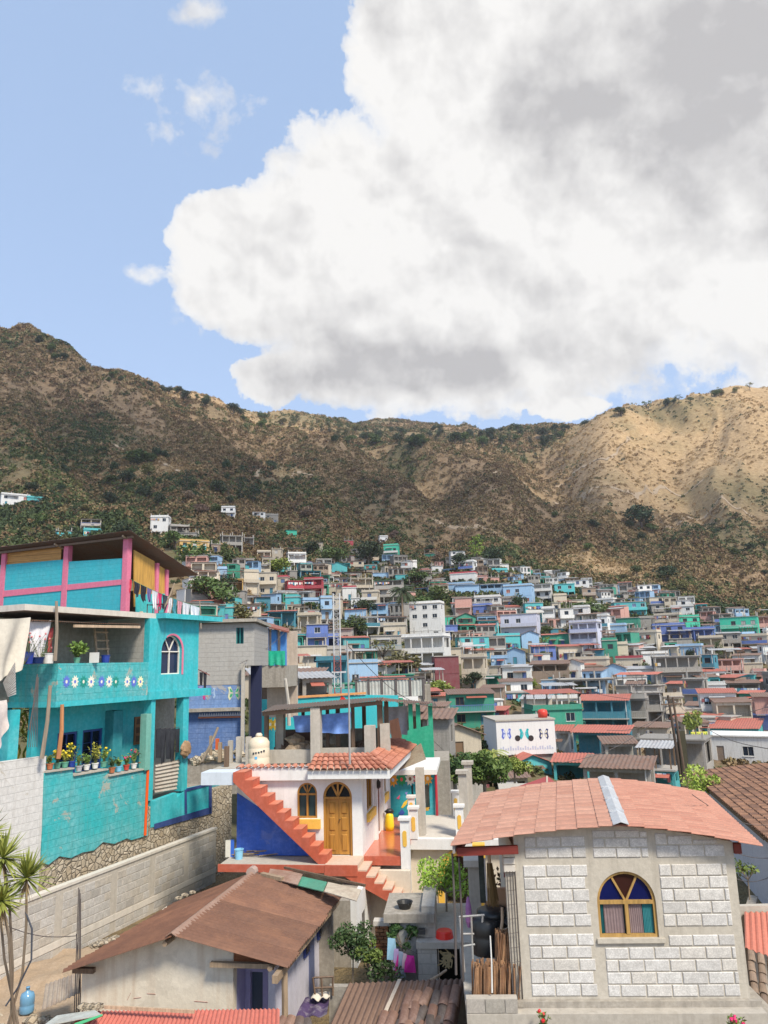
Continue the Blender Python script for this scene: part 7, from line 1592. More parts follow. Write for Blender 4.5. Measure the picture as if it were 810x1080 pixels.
# steps in the yard and dirt floor
t = thing('yard_steps', 'narrow worn concrete steps climbing between brick patch and washing', 'steps', Yd)
for k in range(5): q = yv(405, 1028-k*9, -.2+k*.25); MB().box(q.x-.3, q.x+.3, q.y, q.y+.3, q.z-.8, q.z).build('step', CONC2, t)
# ---- corrugated yard roof with the heap of old tiles
Rf = Fr(Wd(400, 1036, 14.2), -4); rv_ = lambda px, py, v=0: Rf.v(px, py, v)
t = thing('yard_roof', 'brown corrugated yard roof with a pale joint strip', 'roof', Rf)
a_ = rv_(368,1037); b_ = rv_(492,1032); dz = -1.15; dy = -2.3
CB = tin((.19,.115,.08), .35, (.08,.05,.04), .7, 0)
c2_ = Vector((b_.x-.6, dy, b_.z+dz)); d2_ = Vector((a_.x-.75, dy, a_.z+dz))
MB().corr(a_, b_, c2_, d2_, .115, .022, .006, .004, 6).build('sheet', CB, t)
s0, s1 = a_.lerp(b_, .42), d2_.lerp(c2_, .33); up_ = Vector((0,-.0,.035)); MB().quad(s0+up_, s0+up_+Vector((.07,0,0)), s1+up_+Vector((.08,0,0)), s1+up_, .01).build('joint_strip', tin((.50,.42,.33), .3), t)
pole(Rf.w(*(a_.lerp(d2_, .55)+Vector((-.3,0,.05)))), Rf.w(*(b_.lerp(c2_, .5)+Vector((-1.2,0,.06)))), .014, PALEW, 'thin cane lying across the corrugated yard roof', 'cane')
rs = random.Random(21); kk = 0
def tile_obj(label, M, c):
    mb = MB(); vs = []
    for y, r_ in ((0, .085), (-.2, .092), (-.42, .105)):
        for q in range(9): a_ = math.pi*q/8; vs.append((r_*math.cos(a_), y, r_*.8*math.sin(a_)))
    n = len(vs); mb.add(vs+[(v[0]*.87, v[1], v[2]*.84-.004) for v in vs], [(j*9+q, j*9+q+1, j*9+q+10, j*9+q+9) for j in range(2) for q in range(8)]+[(n+j*9+q, n+j*9+q+9, n+j*9+q+10, n+j*9+q+1) for j in range(2) for q in range(8)]+[(18+q, 19+q, n+19+q, n+18+q) for q in range(8)]+[(q, n+q, n+q+1, q+1) for q in range(8)]+[(0,9,n+9,n),(9,18,n+18,n+9),(8,n+8,n+17,17),(17,n+17,n+26,26)])
    o = mb.build('roof_tile', c); o.matrix_world = M; return tag(o, label, 'roof tile', 'old tiles heaped on the yard roof')
TC = [paint(c, .9, .25, .6, (.05,.04,.03), 0, .4, fade=.4) for c in ((.12,.075,.055),(.20,.10,.065),(.085,.06,.05),(.26,.14,.09))]
tm0 = {}
nn_ = (b_-a_).cross(d2_-a_).normalized(); nn_ = nn_ if nn_.z > 0 else -nn_; dn = (d2_-a_).normalized()
for c in range(8):
    for k in range(8):
        u = .42+c*.075; v = .12+k*.12+(.18 if c < 2 else 0)+rs.uniform(-.02,.02)
        if v > 1.0: continue
        p = a_.lerp(b_, u).lerp(d2_.lerp(c2_, u), v)+nn_*(.05+.025*(c % 2)+rs.uniform(0,.05)+.02*(k % 2))
        yx = -dn; zx_ = nn_; xx = yx.cross(zx_); M = Matrix((xx, yx, zx_)).transposed().to_4x4(); M = Matrix.Translation(p) @ M @ Matrix.Rotation(rs.uniform(-.18,.18), 4, 'Z') @ Matrix.Rotation(rs.uniform(-.05,.12), 4, 'X')
        ci = rs.randrange(4)
        if ci not in tm0: o = tile_obj('old mossy curved roof tile lying in the heap on the yard roof', Rf.m @ M, TC[ci]); tm0[ci] = o
        else: o = tm0[ci].copy(); COL.objects.link(o); o.matrix_world = Rf.m @ M
p = a_.lerp(b_, .33).lerp(d2_.lerp(c2_, .33), .72)+nn_*.06; o = tm0[list(tm0)[0]].copy(); COL.objects.link(o); o.matrix_world = Rf.m @ (Matrix.Translation(p) @ Matrix.Rotation(1.4, 4, 'Z')); del o['group']; o['label'] = 'single dark curved tile lying alone on the pale joint strip'
MB().box(a_.x-.4, b_.x+.3, .05, .2, -3.2, -.1).build('support_wall', CONCD, t)
# patio left of it: rail, spotted purple cloth, leaning tiles
t = thing('patio_rail', 'small wooden rail frame at the end of the lilac wall', 'rail', Rf)
for a1_, b1_ in (((330,1031),(333,1055)),((331,1031),(352,1030)),((351,1030),(351,1050)),((339,1031),(340,1052)),((331,1042),(352,1041))): MB().cyl(rv_(*a1_), rv_(*b1_), .02, n=5).build('bar', DKW, t)
cloth([Rf.w(*rv_(p[0], p[1], v)) for p, v in (((322,1052),.2),((348,1050),.2),((345,1072),-.5),((312,1074),-.5))], 14, 10, 2, 'dark purple spotted cloth spread at the patio corner', None or paint((.06,.03,.10), .9, .2, .9, (.6,.55,.5), 0, .2, rnd=0), 'cloth', 'spotted_cloth', 12, .03)
cloth([Rf.w(*rv_(p[0], p[1], v)) for p, v in (((330,1047),.15),((349,1046),.15),((347,1053),-.1),((328,1054),-.1))], 10, 6, 2, 'cream cloth lying above the purple spotted one', fab((.65,.58,.48)), 'cloth', 'hanging_cloth', 13, .03)
for i, (px, py) in enumerate(((300,1074),(308,1073),(316,1074),(323,1076))):
    o = tm0[list(tm0)[i % len(tm0)]].copy(); COL.objects.link(o); o.matrix_world = Matrix.Translation(Wd(px, py, 12.8)) @ Matrix.Rotation(-.6+i*.3, 4, 'Z') @ Matrix.Rotation(.5, 4, 'X'); o['group'] = 'reddish tiles leaning at the patio'; o['label'] = 'reddish curved tile leaning at the corner of the red roof'
# ---- low red roof at the bottom left, zinc and green pieces
B0 = Fr(Wd(190, 1064, 12.6), -2); bv = lambda px, py, v=0: B0.v(px, py, v)
t = thing('red_shed', 'shed with coral red corrugated roof at the bottom left', 'shed', B0)
a_, b_ = bv(86,1066.5), bv(295,1064); MB().corr(a_, b_, b_+Vector((.35,-2.2,-.75)), a_+Vector((-.3,-2.2,-.75)), .085, .016, .006, .004, 3).build('roof', tin((.50,.15,.11), .3, (.42,.16,.12), .5, 0), t)
MB().box(a_.x+.3, b_.x-.25, -.12, -.0, -3, -.12).build('wall', CONCD, t)
MB().box(a_.x+.3, a_.x+.42, -2.0, -.13, -3, -.85).box(b_.x-.3, b_.x-.2, -2.0, -.13, -3, -.85).build('side_wall', CONCD, t)
MB().beam(bv(110,1064,-.12)+Vector((0,0,.03)), bv(205,1069,-.25)+Vector((0,0,.03)), .035, .05).build('batten', PALEW, t)
t2 = thing('green_sheet', 'curled pale sheet with green edge lying on the red shed', 'metal sheet', B0)
MB().quad(bv(60,1072,-.1), bv(100,1066,-.1), bv(107,1071,-.4), bv(45,1083,-.5), .015).build('sheet', tin((.50,.52,.48), .3), t2); MB().quad(bv(108,1070,-.42), bv(108,1072,-.44), bv(80,1083,-.7), bv(78,1080,-.7), .02).build('green_edge', plain((.02,.30,.12)), t2)
for i, px in enumerate((88,96,104)):
    o = tag(MB().blob((0,0,0), (.10,.08,.05), 8, 6, .2, i+30).build('roof_stone', STONE), ['left of three stones on the upper edge of the red shed','middle stone on the upper edge of the red shed','right of three stones on the upper edge of the red shed'][i], 'stone'); o.location = B0.w(*(bv(px, 1063, -.05)+Vector((0,0,.02))))
# ---- ground by the wall: earth bank, rubble, bottle, bars, yucca
gx_, gy_ = np.meshgrid(np.linspace(-12, -5.2, 70), np.linspace(9, 21, 90))
gzz = -7.0+(fbm(gx_/.9, gy_/.9, 4, 3)-.4)*.45+(fbm(gx_/.25, gy_/.25, 3, 8)-.4)*.10+np.clip((-8.2-gx_)/1.0, 0, 1)*np.clip((17.5-gy_)/2, 0, 1)*1.1
idg = np.arange(70*90).reshape(90, 70); me = npmesh('earth_bank', np.stack([gx_, gy_, gzz], -1).reshape(-1, 3), np.stack([idg[:-1,:-1], idg[:-1,1:], idg[1:,1:], idg[1:,:-1]], -1).reshape(-1, 4))
me.materials.append(paint((.40,.29,.19), .95, .3, .4, (.2,.14,.09), 0, .8, sc=2.0, rnd=0)); o = bpy.data.objects.new('earth_bank', me); COL.objects.link(o); tag(o, kind='structure')
mb = MB(); rs = random.Random(31)
for k in range(130):
    p = Vector((rs.uniform(-9.8,-6.2), rs.uniform(13.5,17.5), 0)); p.z = -6.95+(.9 if p.x < -8.3 and p.y < 16.5 else 0)*min(1, max(0,(-8.2-p.x))); s_ = rs.uniform(.05,.16) if p.x > -8.4 else rs.uniform(.1,.3); mb.blob(p, (s_*1.3, s_, s_*.7), 7, 5, .25, k)
tag(mb.build('rubble', STONE), 'broken stones scattered on the earth below the block wall', 'rubble', kind='stuff')
mb = MB(); mb.lathe((0,0,0), [(.13,0),(.145,.03),(.145,.14),(.135,.16),(.145,.18),(.145,.3),(.12,.37),(.04,.41),(.035,.46),(.04,.46),(.04,.49)], 20); o = mb.build('water_bottle', plain((.14,.30,.45), .15), smooth=True); o.location = Wz(28, 1066, -6.9); o.location = Wd(28, 1068, 15.4); tag(o, 'big translucent blue water bottle standing on the rubble', 'water bottle')
t = thing('fallen_roof_sheet', 'small corrugated sheet lying on the earth slope', 'metal sheet', loc=Wd(63, 1056, 15.0), yaw=.5)
MB().corr((-.35,-.25,.0), (.35,-.2,.15), (.4,.35,.35), (-.25,.35,.25), .09, .015).build('sheet', tin((.36,.30,.24), .6), t)
# bars rising beside the gable
bb = Wd(82, 1072, 14.6)
for i, (dx, x1_, y1_) in enumerate(((-.07,83,936),(-.03,84,938),(.02,84.6,942),(.06,85,948),(.1,80.5,985))):
    mb = MB(); mb.cyl(bb+Vector((dx,0,-.2)), Wd(x1_, y1_, 14.9), .011, .009, 5); tag(mb.build('rebar', STEEL), 'tall thin reinforcement bar beside the cream gable', 'bar', 'bars standing beside the cream gable')
mb = MB(); P0, P1 = Wd(-8, 970, 13.), Wd(80, 987, 14.8); mb.tube([P0.lerp(P1, k/12)-Vector((0,0,.12*math.sin(math.pi*k/12))) for k in range(13)], .008, 5); tag(mb.build('cable', STEEL), 'slack cable from the yucca to the bars', 'cable')
# yucca
YU = leafm('leaf_yucca', (.09,.16,.02), (.38,.42,.08))
base = Wd(14, 1085, 11.6); t = thing('yucca', 'spiky yucca with three leaf rosettes at the lower left edge', 'yucca', loc=base)
mb = MB(); heads = [(Wd(28,926,12.0), .46), (Wd(3,905,12.0), .48), (Wd(2,950,11.7), .38), (Wd(-14,880,12.2), .45)]
for i, (hd, r_) in enumerate(heads):
    d = hd-base; mb.tube([Vector((i*.05-.1,.02*i,0)), d*.35+Vector((.07-.02*i,0,0)), d*.7+Vector((.06,0,0)), d], .02, 7)
mb.build('trunk', wood((.22,.17,.12)), t)
mb = MB(); rs = random.Random(17)
for hd, r_ in heads:
    c = hd-base
    for k in range(95):
        a_ = rs.uniform(0,6.28); el_ = rs.uniform(-.75,1.35); L_ = r_*rs.uniform(.8,1.15); d = Vector((math.cos(a_)*math.cos(el_), math.sin(a_)*math.cos(el_), math.sin(el_))); s_ = d.cross(Vector((0,0,1))).normalized()*.022; nn2 = s_.cross(d).normalized()*.006
        m1 = c+d*L_*.5+Vector((0,0,-.01)); tp = c+d*L_+Vector((0,0,-.08*L_*(1.2-abs(el_))))
        mb.add([c+s_*.5, m1+s_, tp, m1-s_, c-s_*.5, m1+nn2*2], [(0,1,5),(1,2,5),(2,3,5),(3,4,5),(4,0,5)])
mb.build('leaves', YU, t)
mb = MB()
for hd, r_ in heads[:3]:
    c = hd-base
    for k in range(26): a_ = rs.uniform(0,6.28); tp = c+Vector((math.cos(a_)*.16, math.sin(a_)*.16, -rs.uniform(.25,.48))); s_ = Vector((-math.sin(a_), math.cos(a_), 0))*.015; mb.add([c-Vector((0,0,.05))+s_, tp, c-Vector((0,0,.05))-s_], [(0,1,2)])
mb.build('dead_leaves', plain((.35,.25,.13), .9), t)
mb = MB(); q0 = Wd(27, 962, 11.9); mb.tube([q0, q0+Vector((.12,0,-.25)), q0+Vector((.14,0,-.7)), q0+Vector((-.05,0,-1.1)), q0+Vector((-.22,0,-1.35))], .014, 6); tag(mb.build('hose', plain((.05,.06,.08), .5)), 'dark hose looping down from the yucca', 'hose')
# ---- right side: old tile roofed house and the red roof below
T = Fr(Wz(803, 879, -4.75), 0)
Ef = Wz(727, 815, -4.75)
dirE = (Ef-T.o); dirE.z = 0; yawT = math.degrees(math.atan2(dirE.y, dirE.x)); T = Fr(T.o, yawT)
t = thing('tile_roof_house', 'white walled house under a big old brown clay tile roof at the right edge', 'house', T)
Lr = dirE.length
rk = T.i @ Wd(790, 797, 31.0)
mb = MB(); nr = 22
barrel(mb, (-4, rk.y, rk.z), (Lr*.86, rk.y, rk.z), (Lr, 0, 0), (-4, 0, 0), .21, .09, 11, .02, 5) if rk.y < 0 else barrel(mb, (Lr*.86, rk.y, rk.z), (-4, rk.y, rk.z), (-4, 0, 0), (Lr, 0, 0), .21, .09, 11, .02, 5)
mb.build('tiles', toned('clay_tile', (.13,.065,.04), (.40,.20,.11), (.20,.10,.065), .9, .3), t)
sg = -1 if rk.y < 0 else 1
MB().quad((-4, rk.y, rk.z-.05), (Lr*.86, rk.y, rk.z-.05), (Lr-.05, 0, -.05), (-4, 0, -.05), .08).build('roof_board', DKW, t)
WB = paint((.66,.68,.74), .8, .15, .4, (.3,.3,.32), 0, .25, rnd=0)
MB().plate(rect(-3.5, Lr-.3, -4.5, -.12), [], sg*.45-.1, sg*.45+.1).plate([(sg*.45, -4.5), (rk.y+0, -4.5), (rk.y+0, rk.z-.3), (sg*.45, -.25)], [], Lr-.55, Lr-.4, axis='x').build('wall', WB, t)
MB().beam((-.1, sg*.05, -.1), (Lr, sg*.05, -.1), .08, .1).build('eave_beam', DKW, t)
MB().box(-1.2,-.9, sg*1.2-.12, sg*1.2+.12, .3, 1.4).build('chimney_post', paint((.72,.62,.45), .8, rnd=0), t)
# plants at the gap, wires
leaftree(Wd(748, 852, 27), 1.4, .9, leafm('leaf_fresh', (.12,.18,.02), (.40,.45,.08)), 'bright yellow green bush between the salmon roof and the old tile roof', 81, .03, 10, 500, .08, 'bush', 'bush')
leaftree(Wd(790, 944, 17), .8, .35, LG, 'small weed on the wall top at the right edge', 82, .02, 8, 200, .05, 'shrub', 'shrub')
RR = Fr(Wd(790, 990, 15.0), 0); 
t = thing('red_lean_to', 'salmon red lean-to roof with brown tile edge below the old tile house', 'roof', RR)
mb = MB(); mb.corr(RR.v(785,962,1.2), RR.v(840,962,1.2), RR.v(850,1022,-.6), RR.v(786,1000,-.3), .12, .02, .006, .01, 3); mb.build('sheet', tin((.55,.19,.13), .15, (.35,.12,.08), .55, 0), t)
mb = MB(); barrel(mb, RR.v(786,1002,-.3), RR.v(850,1024,-.6), RR.v(850,1060,-1.4), RR.v(792,1060,-1.3), .16, .075, 5, .015, 6); mb.build('tile_edge', toned('old_roof_tile', (.12,.08,.06), (.34,.24,.17), (.22,.15,.10)), t)
MB().box(RR.v(786,1000,0).x, RR.v(860,1000,0).x, 1.25, 1.4, -3, RR.v(785,962,1.2).z+.1).build('back_wall', CONC2, t)
t = thing('block_parapet', 'grey block wall top with weeds beside the old house', 'wall', Fr(Wd(795,960,17.5), 60))
MB().box(-2, 1.2, 0, .2, -3, .0).build('wall', CONCD, t)
for i, (p0, p1, s_) in enumerate((((742,880),(812,905),.15),((742,905),(812,925),.25),((745,920),(812,985),.3),((730,838),(812,870),.2))):
    a_, b_ = Wd(*p0, 14.5), Wd(*p1, 19); mb = MB(); mb.tube([a_.lerp(b_, k/12)-Vector((0,0,s_*math.sin(math.pi*k/12))) for k in range(13)], .008, 5); tag(mb.build('cable', STEEL), ['uppermost thin cable crossing in front of the white side wall','middle cable crossing in front of the white side wall','lowest cable drooping past the white side wall','cable running over the edge of the old tile roof'][i], 'cable')
# bougainvillea below the ledge
plant(onH(574, 1088, -.6), .28, 10, 'red flowering sprig under the middle of the block house ledge', LG, None, fl=plain((.7,.02,.03)), seed=90, leaf=.05)
plant(onH(776, 1094, -.6), .32, 12, 'pink flowering sprig at the lower right corner', LG, None, fl=plain((.7,.03,.15)), seed=91, leaf=.06)
# ================================================================== middle distance
def hs(x0, x1, yt, yb, col, roof, feat, d, label, yaw=0, lvl=None):
    h = house(x0, x1, yt, yb, col, roof, feat, yaw=yaw, d0=d, label=label, lvl=lvl, rng=random.Random(int(x0*7+yt))); return h
hs(457, 512, 776, 812, 'C', 'G', '', 60, 'pale block house with light tin gable roof between two gardens', 12, 1)
# butterfly mural building
_hm = hit(553, 800); _dm = min(95, proj(_hm)[2]-3) if _hm is not None else 90
M_ = Fr(Wd(522, 797, _dm), 4); mz = lambda px, py: (M_.v(px, py, 0).x, M_.v(px, py, 0).z)
t = thing('mural_building', 'white flat roofed building with a row of big painted butterflies', 'building', M_)
x0_, x1_ = mz(524,780)[0], mz(586,780)[0]; z0_, z1_ = mz(550,796)[1], mz(550,760)[1]
WHM = paint((.72,.71,.69), .8, .1, .5, (.35,.33,.3), 0, .15, rnd=0)
MB().box(x0_, x1_, 0, 7, z0_, z1_).build('wall', WHM, t); MB().box(x0_-.1, x1_+.1, -.12, 7.1, z1_+.002, z1_+.15).build('roof_slab', CONC2, t); MB().box(x0_, x1_, .3, 7, z0_-5, z0_-.01).build('foundation', CONCD, t)
for px, cw, cb in ((534,(.10,.14,.5),(.55,.6,.75)),(553,(.01,.33,.38),(.05,.5,.5)),(573.5,(.03,.04,.12),(.7,.65,.5))): butterfly(M_, px, 774, .0078*_dm, 0, t, plain(cw), plain(cb))
for px in (546, 560): q = M_.v(px, 778.5, 0); MB().cyl((q.x, -.03, q.z), (q.x, -.002, q.z), .3, n=16).build('vent', plain((.03,.02,.02)), t)
mb = MB(); 
for k in range(22): x_ = x0_+.4+(x1_-x0_-.8)*k/21; mb.box(x_-.08, x_+.08, -.015, -.002, mz(550,791)[1], mz(550,791)[1]+.3+.12*math.sin(k*2.))
mb.build('painted_border', plain((.45,.47,.58)), t)
o = MB().lathe((0,0,0), [(.5,0),(.55,.6),(.45,.8),(.15,.9)], 16).build('water_tank', plain((.62,.05,.03), .4), smooth=True); o.location = M_.w(x1_-.9, 1.2, z1_+.16); tag(o, 'round red water tank at the corner of the butterfly mural building', 'water tank')
# red and white house right of it, teal house with two red roofs, dark red roof
hs(586, 604, 772, 800, 'W', 'r', 'co', 96, 'white pillared house with red roof right of the butterfly mural', -8)
hs(538, 588, 806, 828, 'T', 'G', 'R', 80, 'turquoise house with red gabled roof above the dark red roof', 20, 1)
hs(584, 624, 808, 826, 'T', 'r', 'c', 78, 'turquoise carport house with red sheet roof behind the salmon ridge', -6, 1)
U = Fr(Wd(525, 850, 40), -6); t = thing('dark_red_roof_house', 'house with low dark red hipped roof just behind the salmon roof', 'house', U)
uv = lambda px, py, v: U.v(px, py, v)
a_, b_, k_ = uv(522,838,0), uv(602,838,0), uv(577,819,3)
mb = MB(); mb.quad(a_, uv(577,838,-.4), k_, k_+Vector((-.05,.05,0)), .05).quad(uv(577,838,-.4), b_, k_+Vector((.05,.05,0)), k_, .05); mb.build('roof', tin((.34,.05,.05), .15, (.2,.03,.03), .5, 0), t)
MB().beam(uv(577,838,-.45), k_, .1, .08).build('hip_cap', tin((.5,.38,.3), .2), t); MB().box(a_.x+.3, b_.x-.3, .3, 4, -3, a_.z-.05).build('wall', CONC2, t)
# long turquoise building with orange coping behind the pavilion
L0 = Fr(Wd(268, 775, 46), 3); lv = lambda px, py, v=0: (L0.v(px, py, v).x, L0.v(px, py, v).z)
t = thing('long_house', 'long turquoise parapet with orange coping behind the roof pavilion', 'house', L0)
mb = MB(); mb.plate([lv(268,800), lv(420,795), lv(420,733.5), lv(385,733), lv(300,737.5), lv(268,738)], [], 0, .25); mb.build('parapet', paint((.02,.45,.50), .7, .15, .35, (.05,.2,.22), 0, .2, rnd=0), t)
mb = MB(); mb.beam((lv(300,736)[0], .1, lv(300,736)[1]), (lv(386,731)[0], .1, lv(386,731)[1]), .4, .12); mb.build('coping', paint((.72,.32,.10), .7, rnd=0), t)
MB().box(lv(270,760)[0], lv(420,760)[0], .3, 9, lv(300,800)[1], lv(300,742)[1]).build('body', CONCD, t)
mb = MB(); mb.plate([lv(358,740), lv(368,740), lv(360,733)], [], -.02, -.003); mb.build('red_mark', plain((.6,.03,.02)), t)
for px in (285, 291): sunflower(px, 764, L0, 0, .3, plain((.7,.45,.05)), t)
# corrugated rooftop fence of pale sheets in a black frame
Fz = Fr(Wd(375, 752, 62), 3); fz = lambda px, py, v=0: (Fz.v(px, py, v).x, Fz.v(px, py, v).z)
t = thing('sheet_fenced_roof', 'rooftop room fenced with tall pale corrugated sheets in black frames', 'roof room', Fz)
xs = [376, 389, 403, 418, 433, 447]
for a_, b_ in zip(xs[:-1], xs[1:]):
    p0, p1 = fz(a_+1.2, 734), fz(b_-1.2, 734); zt = fz(a_, 718-(a_-376)*.02)[1]
    MB().corr((p0[0], .05, zt), (p1[0], .05, zt), (p1[0], .05, p0[1]), (p0[0], .05, p0[1]), .3, .04, .02, 0, 1).build('sheet', tin((.50,.52,.48), .25), t)
for x_ in xs: q = fz(x_, 734); MB().box(q[0]-.1, q[0]+.1, -.05, .12, q[1]-.3, fz(x_, 714)[1]).build('frame_post', STEEL, t)
MB().box(fz(374,734)[0], fz(449,734)[0], -.1, .12, fz(400,716.5)[1], fz(400,714.5)[1]).build('frame_rail', STEEL, t)
MB().box(fz(374,734)[0], fz(449,734)[0], .2, 6, fz(400,780)[1], fz(400,734)[1]-.02).build('block_wall', CONC2, t); MB().box(fz(382,740)[0], fz(441,740)[0], -.12, .18, fz(400,745)[1], fz(400,735.5)[1]).build('white_band', WHT, t)
for x_ in (449,453): q = fz(x_, 740, 2); MB().box(q[0]-.1, q[0]+.1, 2, 2.2, fz(x_,752,2)[1], fz(x_, 716, 2)[1]).build('frame_post', STEEL, t)
MB().box(fz(447,740)[0], fz(455,740)[0], .3, 5, fz(450,775)[1], fz(450,722)[1]).build('end_wall', CONCD, t)
# shacks with sheet roofs below the blue columned veranda
for i, (x0, x1, yt, yb, c, rf_, ft, d, lb) in enumerate(((266,312,712,748,'N','z','c',54,'brown shack with zinc roof just below the emerald cloth'),(296,340,712,742,'C','s','o',60,'cream shack with drooping rusty roof left of the radio mast'),(318,352,722,745,'G','z','co',56,'open grey shack behind the orange coping'),(420,446,752,786,'C','s','o',52,'cream open house with rusty roof behind the green posts'),(396,430,746,776,'W','f','o',50,'white plastered house directly behind the pale sheets'),(446,476,760,800,'G','s','',50,'grey block shed behind the green posted terrace'),(510,560,822,850,'C','s','c',70,'low cream shed half hidden behind the dark red roof'),(615,690,812,846,'G','s','co',62,'grey open workshop behind the salmon ridge'))):
    hs(x0, x1, yt, yb, c, rf_, ft, d, lb, (-1)**i*8)
# trees of the gardens in the middle
leaftree(Wd(512, 852, 48), 3.6, 1.75, leafm('leaf_mango', (.03,.08,.015), (.14,.20,.04)), 'dense dark green mango like tree behind the twin concrete columns', 91, .15, 16, 1500, .17)
leaftree(Wd(474, 850, 45), 3.4, 1.4, LD, 'dark green bush tree left of the twin concrete columns', 92, .1, 12, 900, .15)
leaftree(Wd(543, 826, 60), 2.0, 1.3, leafm('leaf_light', (.10,.14,.02), (.30,.32,.07)), 'light green bush in front of the mural building', 93, .1, 12, 700, .16)
leaftree(Wd(466, 842, 40), 2.4, .9, LG, 'small light bush between sun painted house and the dark bush', 94, .08, 9, 500, .12)
leaftree(Wd(735, 785, 88), 4.0, 1.6, leafm('leaf_light', (.10,.14,.02), (.30,.32,.07)), 'feathery green tree right of the utility poles', 95, .1, 12, 700, .2)
def palm(p, h, r_, label, lm, seed, nfr=22, cat='palm'):
    t = thing('palm_tree', label, cat, loc=p); MB().cyl((0,0,-1), (.1,0,h), .16*h/6, .12*h/6, 8).build('trunk', ROUGHW, t); mb = MB(); rs = random.Random(seed)
    for k in range(nfr):
        a_ = k*2.4; e0 = rs.uniform(-.3,1.2); pts = []
        for j in range(7): s_ = j/6; pts.append(Vector((.1+math.cos(a_)*r_*s_*math.cos(e0*(1-s_*.6)), math.sin(a_)*r_*s_*math.cos(e0*(1-s_*.6)), h+r_*(math.sin(e0)*s_-.75*s_*s_))))
        for j in range(6):
            d = (pts[j+1]-pts[j]); sd_ = d.cross(Vector((0,0,1))).normalized()
            for q in range(3):
                c = pts[j]+d*(q/3)
                for sgn in (-1, 1): L_ = r_*.28*(1-abs(j-2.5)/5); tp = c+sd_*sgn*L_+d.normalized()*L_*.5-Vector((0,0,L_*.45)); mb.add([c, c+d*.22, tp], [(0,1,2)])
        mb.tube(pts, .02*r_, 3)
    mb.build('fronds', lm, t); return t
hp = hit(425, 668)
palm(hp, hp.length*44/780, hp.length*15/780, 'big dark fan palm above the left roofs, left of the white four storey block', leafm('leaf_palm', (.02,.05,.02), (.09,.12,.05)), 5, 34)
palm(Wd(519, 816, 62), 1.6, 1.5, 'yellow green banana palm left of the butterfly mural', leafm('leaf_banana', (.14,.18,.03), (.40,.38,.10)), 6, 16)
# radio mast
mp = Wd(356.5, 742, 75); t = thing('radio_mast', 'tall red and white lattice radio mast rising over the houses', 'radio mast', loc=mp)
Hm = 116*75/780; 
for k in range(7):
    z0_, z1_ = Hm*k/7, Hm*(k+1)/7; mb = MB(); w_ = .33
    C4 = [(-w_,-w_),(w_,-w_),(w_,w_),(-w_,w_)]
    for x, y in C4: mb.cyl((x,y,z0_), (x,y,z1_), .045, n=4)
    for s_ in range(3):
        za, zb = z0_+(z1_-z0_)*s_/3, z0_+(z1_-z0_)*(s_+1)/3
        for q in range(4): a_, b_ = C4[q], C4[(q+1)%4]; mb.cyl((a_[0],a_[1],za), (b_[0],b_[1],zb), .02, n=3); mb.cyl((a_[0],a_[1],za), (b_[0],b_[1],za), .02, n=3)
    mb.build('mast_section', plain((.52,.52,.52) if k in (3,4,5,6) or k % 2 else (.34,.12,.11)), t)
MB().cyl((0,0,Hm), (0,0,Hm+.9), .03, n=4).build('antenna', STEEL, t)
# slender pole before the pavilion, utility poles with their wires
pole(Wd(369, 806, 20.5), Wd(366, 676, 21.0), .03, plain((.35,.34,.33)), 'thin grey metal pole rising behind the tile eaves', 'metal_pole')
pole(Wd(305, 765, 40), Wd(301, 716, 40), .1, CONCL, 'pale concrete pole behind the left of the pavilion', 'concrete_pole')
t = thing('utility_pole', 'left of the two dark utility poles, with crossarm and boxes', 'utility pole', loc=Wd(722, 836, 62))
h1 = 100*62/780; MB().cyl((0,0,-2), (-.55,0,h1), .16, .1, 8).build('pole', wood((.10,.07,.05)), t); MB().box(-1.2,.5,-.06,.06,h1-.8,h1-.68).build('crossarm', DKW, t)
for x in (-1.1,-.7,0,.4): MB().cyl((x,0,h1-.68), (x,0,h1-.5), .05, n=6).build('insulator', CONCL, t)
MB().box(-.1,.5,-.2,.2,1.2,5.0).build('climbing_vine', plain((.05,.045,.025), .9), t)
t2_ = thing('utility_pole', 'right hand, slightly shorter dark utility pole', 'utility pole', loc=Wd(726.5, 836, 60)); h2 = 98*60/780; MB().cyl((0,0,-2), (-.5,0,h2), .13, .09, 8).build('pole', wood((.14,.09,.06)), t2_); MB().box(-.9,.2,-.05,.05,h2-.6,h2-.5).build('crossarm', DKW, t2_)
topw = Wd(713, 741, 62)
for i, (px, py, d, sg_) in enumerate(((640,770,60,.8),(560,700,120,1.5),(812,745,60,.8),(812,790,40,.8),(650,690,150,1.5),(590,805,60,1.0))):
    b_ = Wd(px, py, d); mb = MB(); mb.tube([topw.lerp(b_, k/14)-Vector((0,0,sg_*math.sin(math.pi*k/14))) for k in range(15)], .022, 4)
    tag(mb.build('wire', STEEL), ['overhead wire from the poles down left to the balcony house','long overhead wire from the poles up left over the town','overhead wire from the poles to the right edge','overhead wire from the poles down to the old tile roof','overhead wire from the poles up towards the green tower house','overhead wire from the poles to the turquoise red roofed house'][i], 'wire')
for i, (p0, d0_, p1, d1_, sg_, lb) in enumerate((((253,700),31,(310,655),45,.3,'wire from the grey house to the blue columned veranda'),((420,735),31,(480,800),45,.3,'wire from the green posts down towards the garden'),((366,680),21,(455,745),31,.4,'wire from the metal pole to the green posts'))):
    a_, b_ = Wd(*p0, d0_), Wd(*p1, d1_); mb = MB(); mb.tube([a_.lerp(b_, k/12)-Vector((0,0,sg_*math.sin(math.pi*k/12))) for k in range(13)], .012, 4); tag(mb.build('wire', STEEL), lb, 'wire')
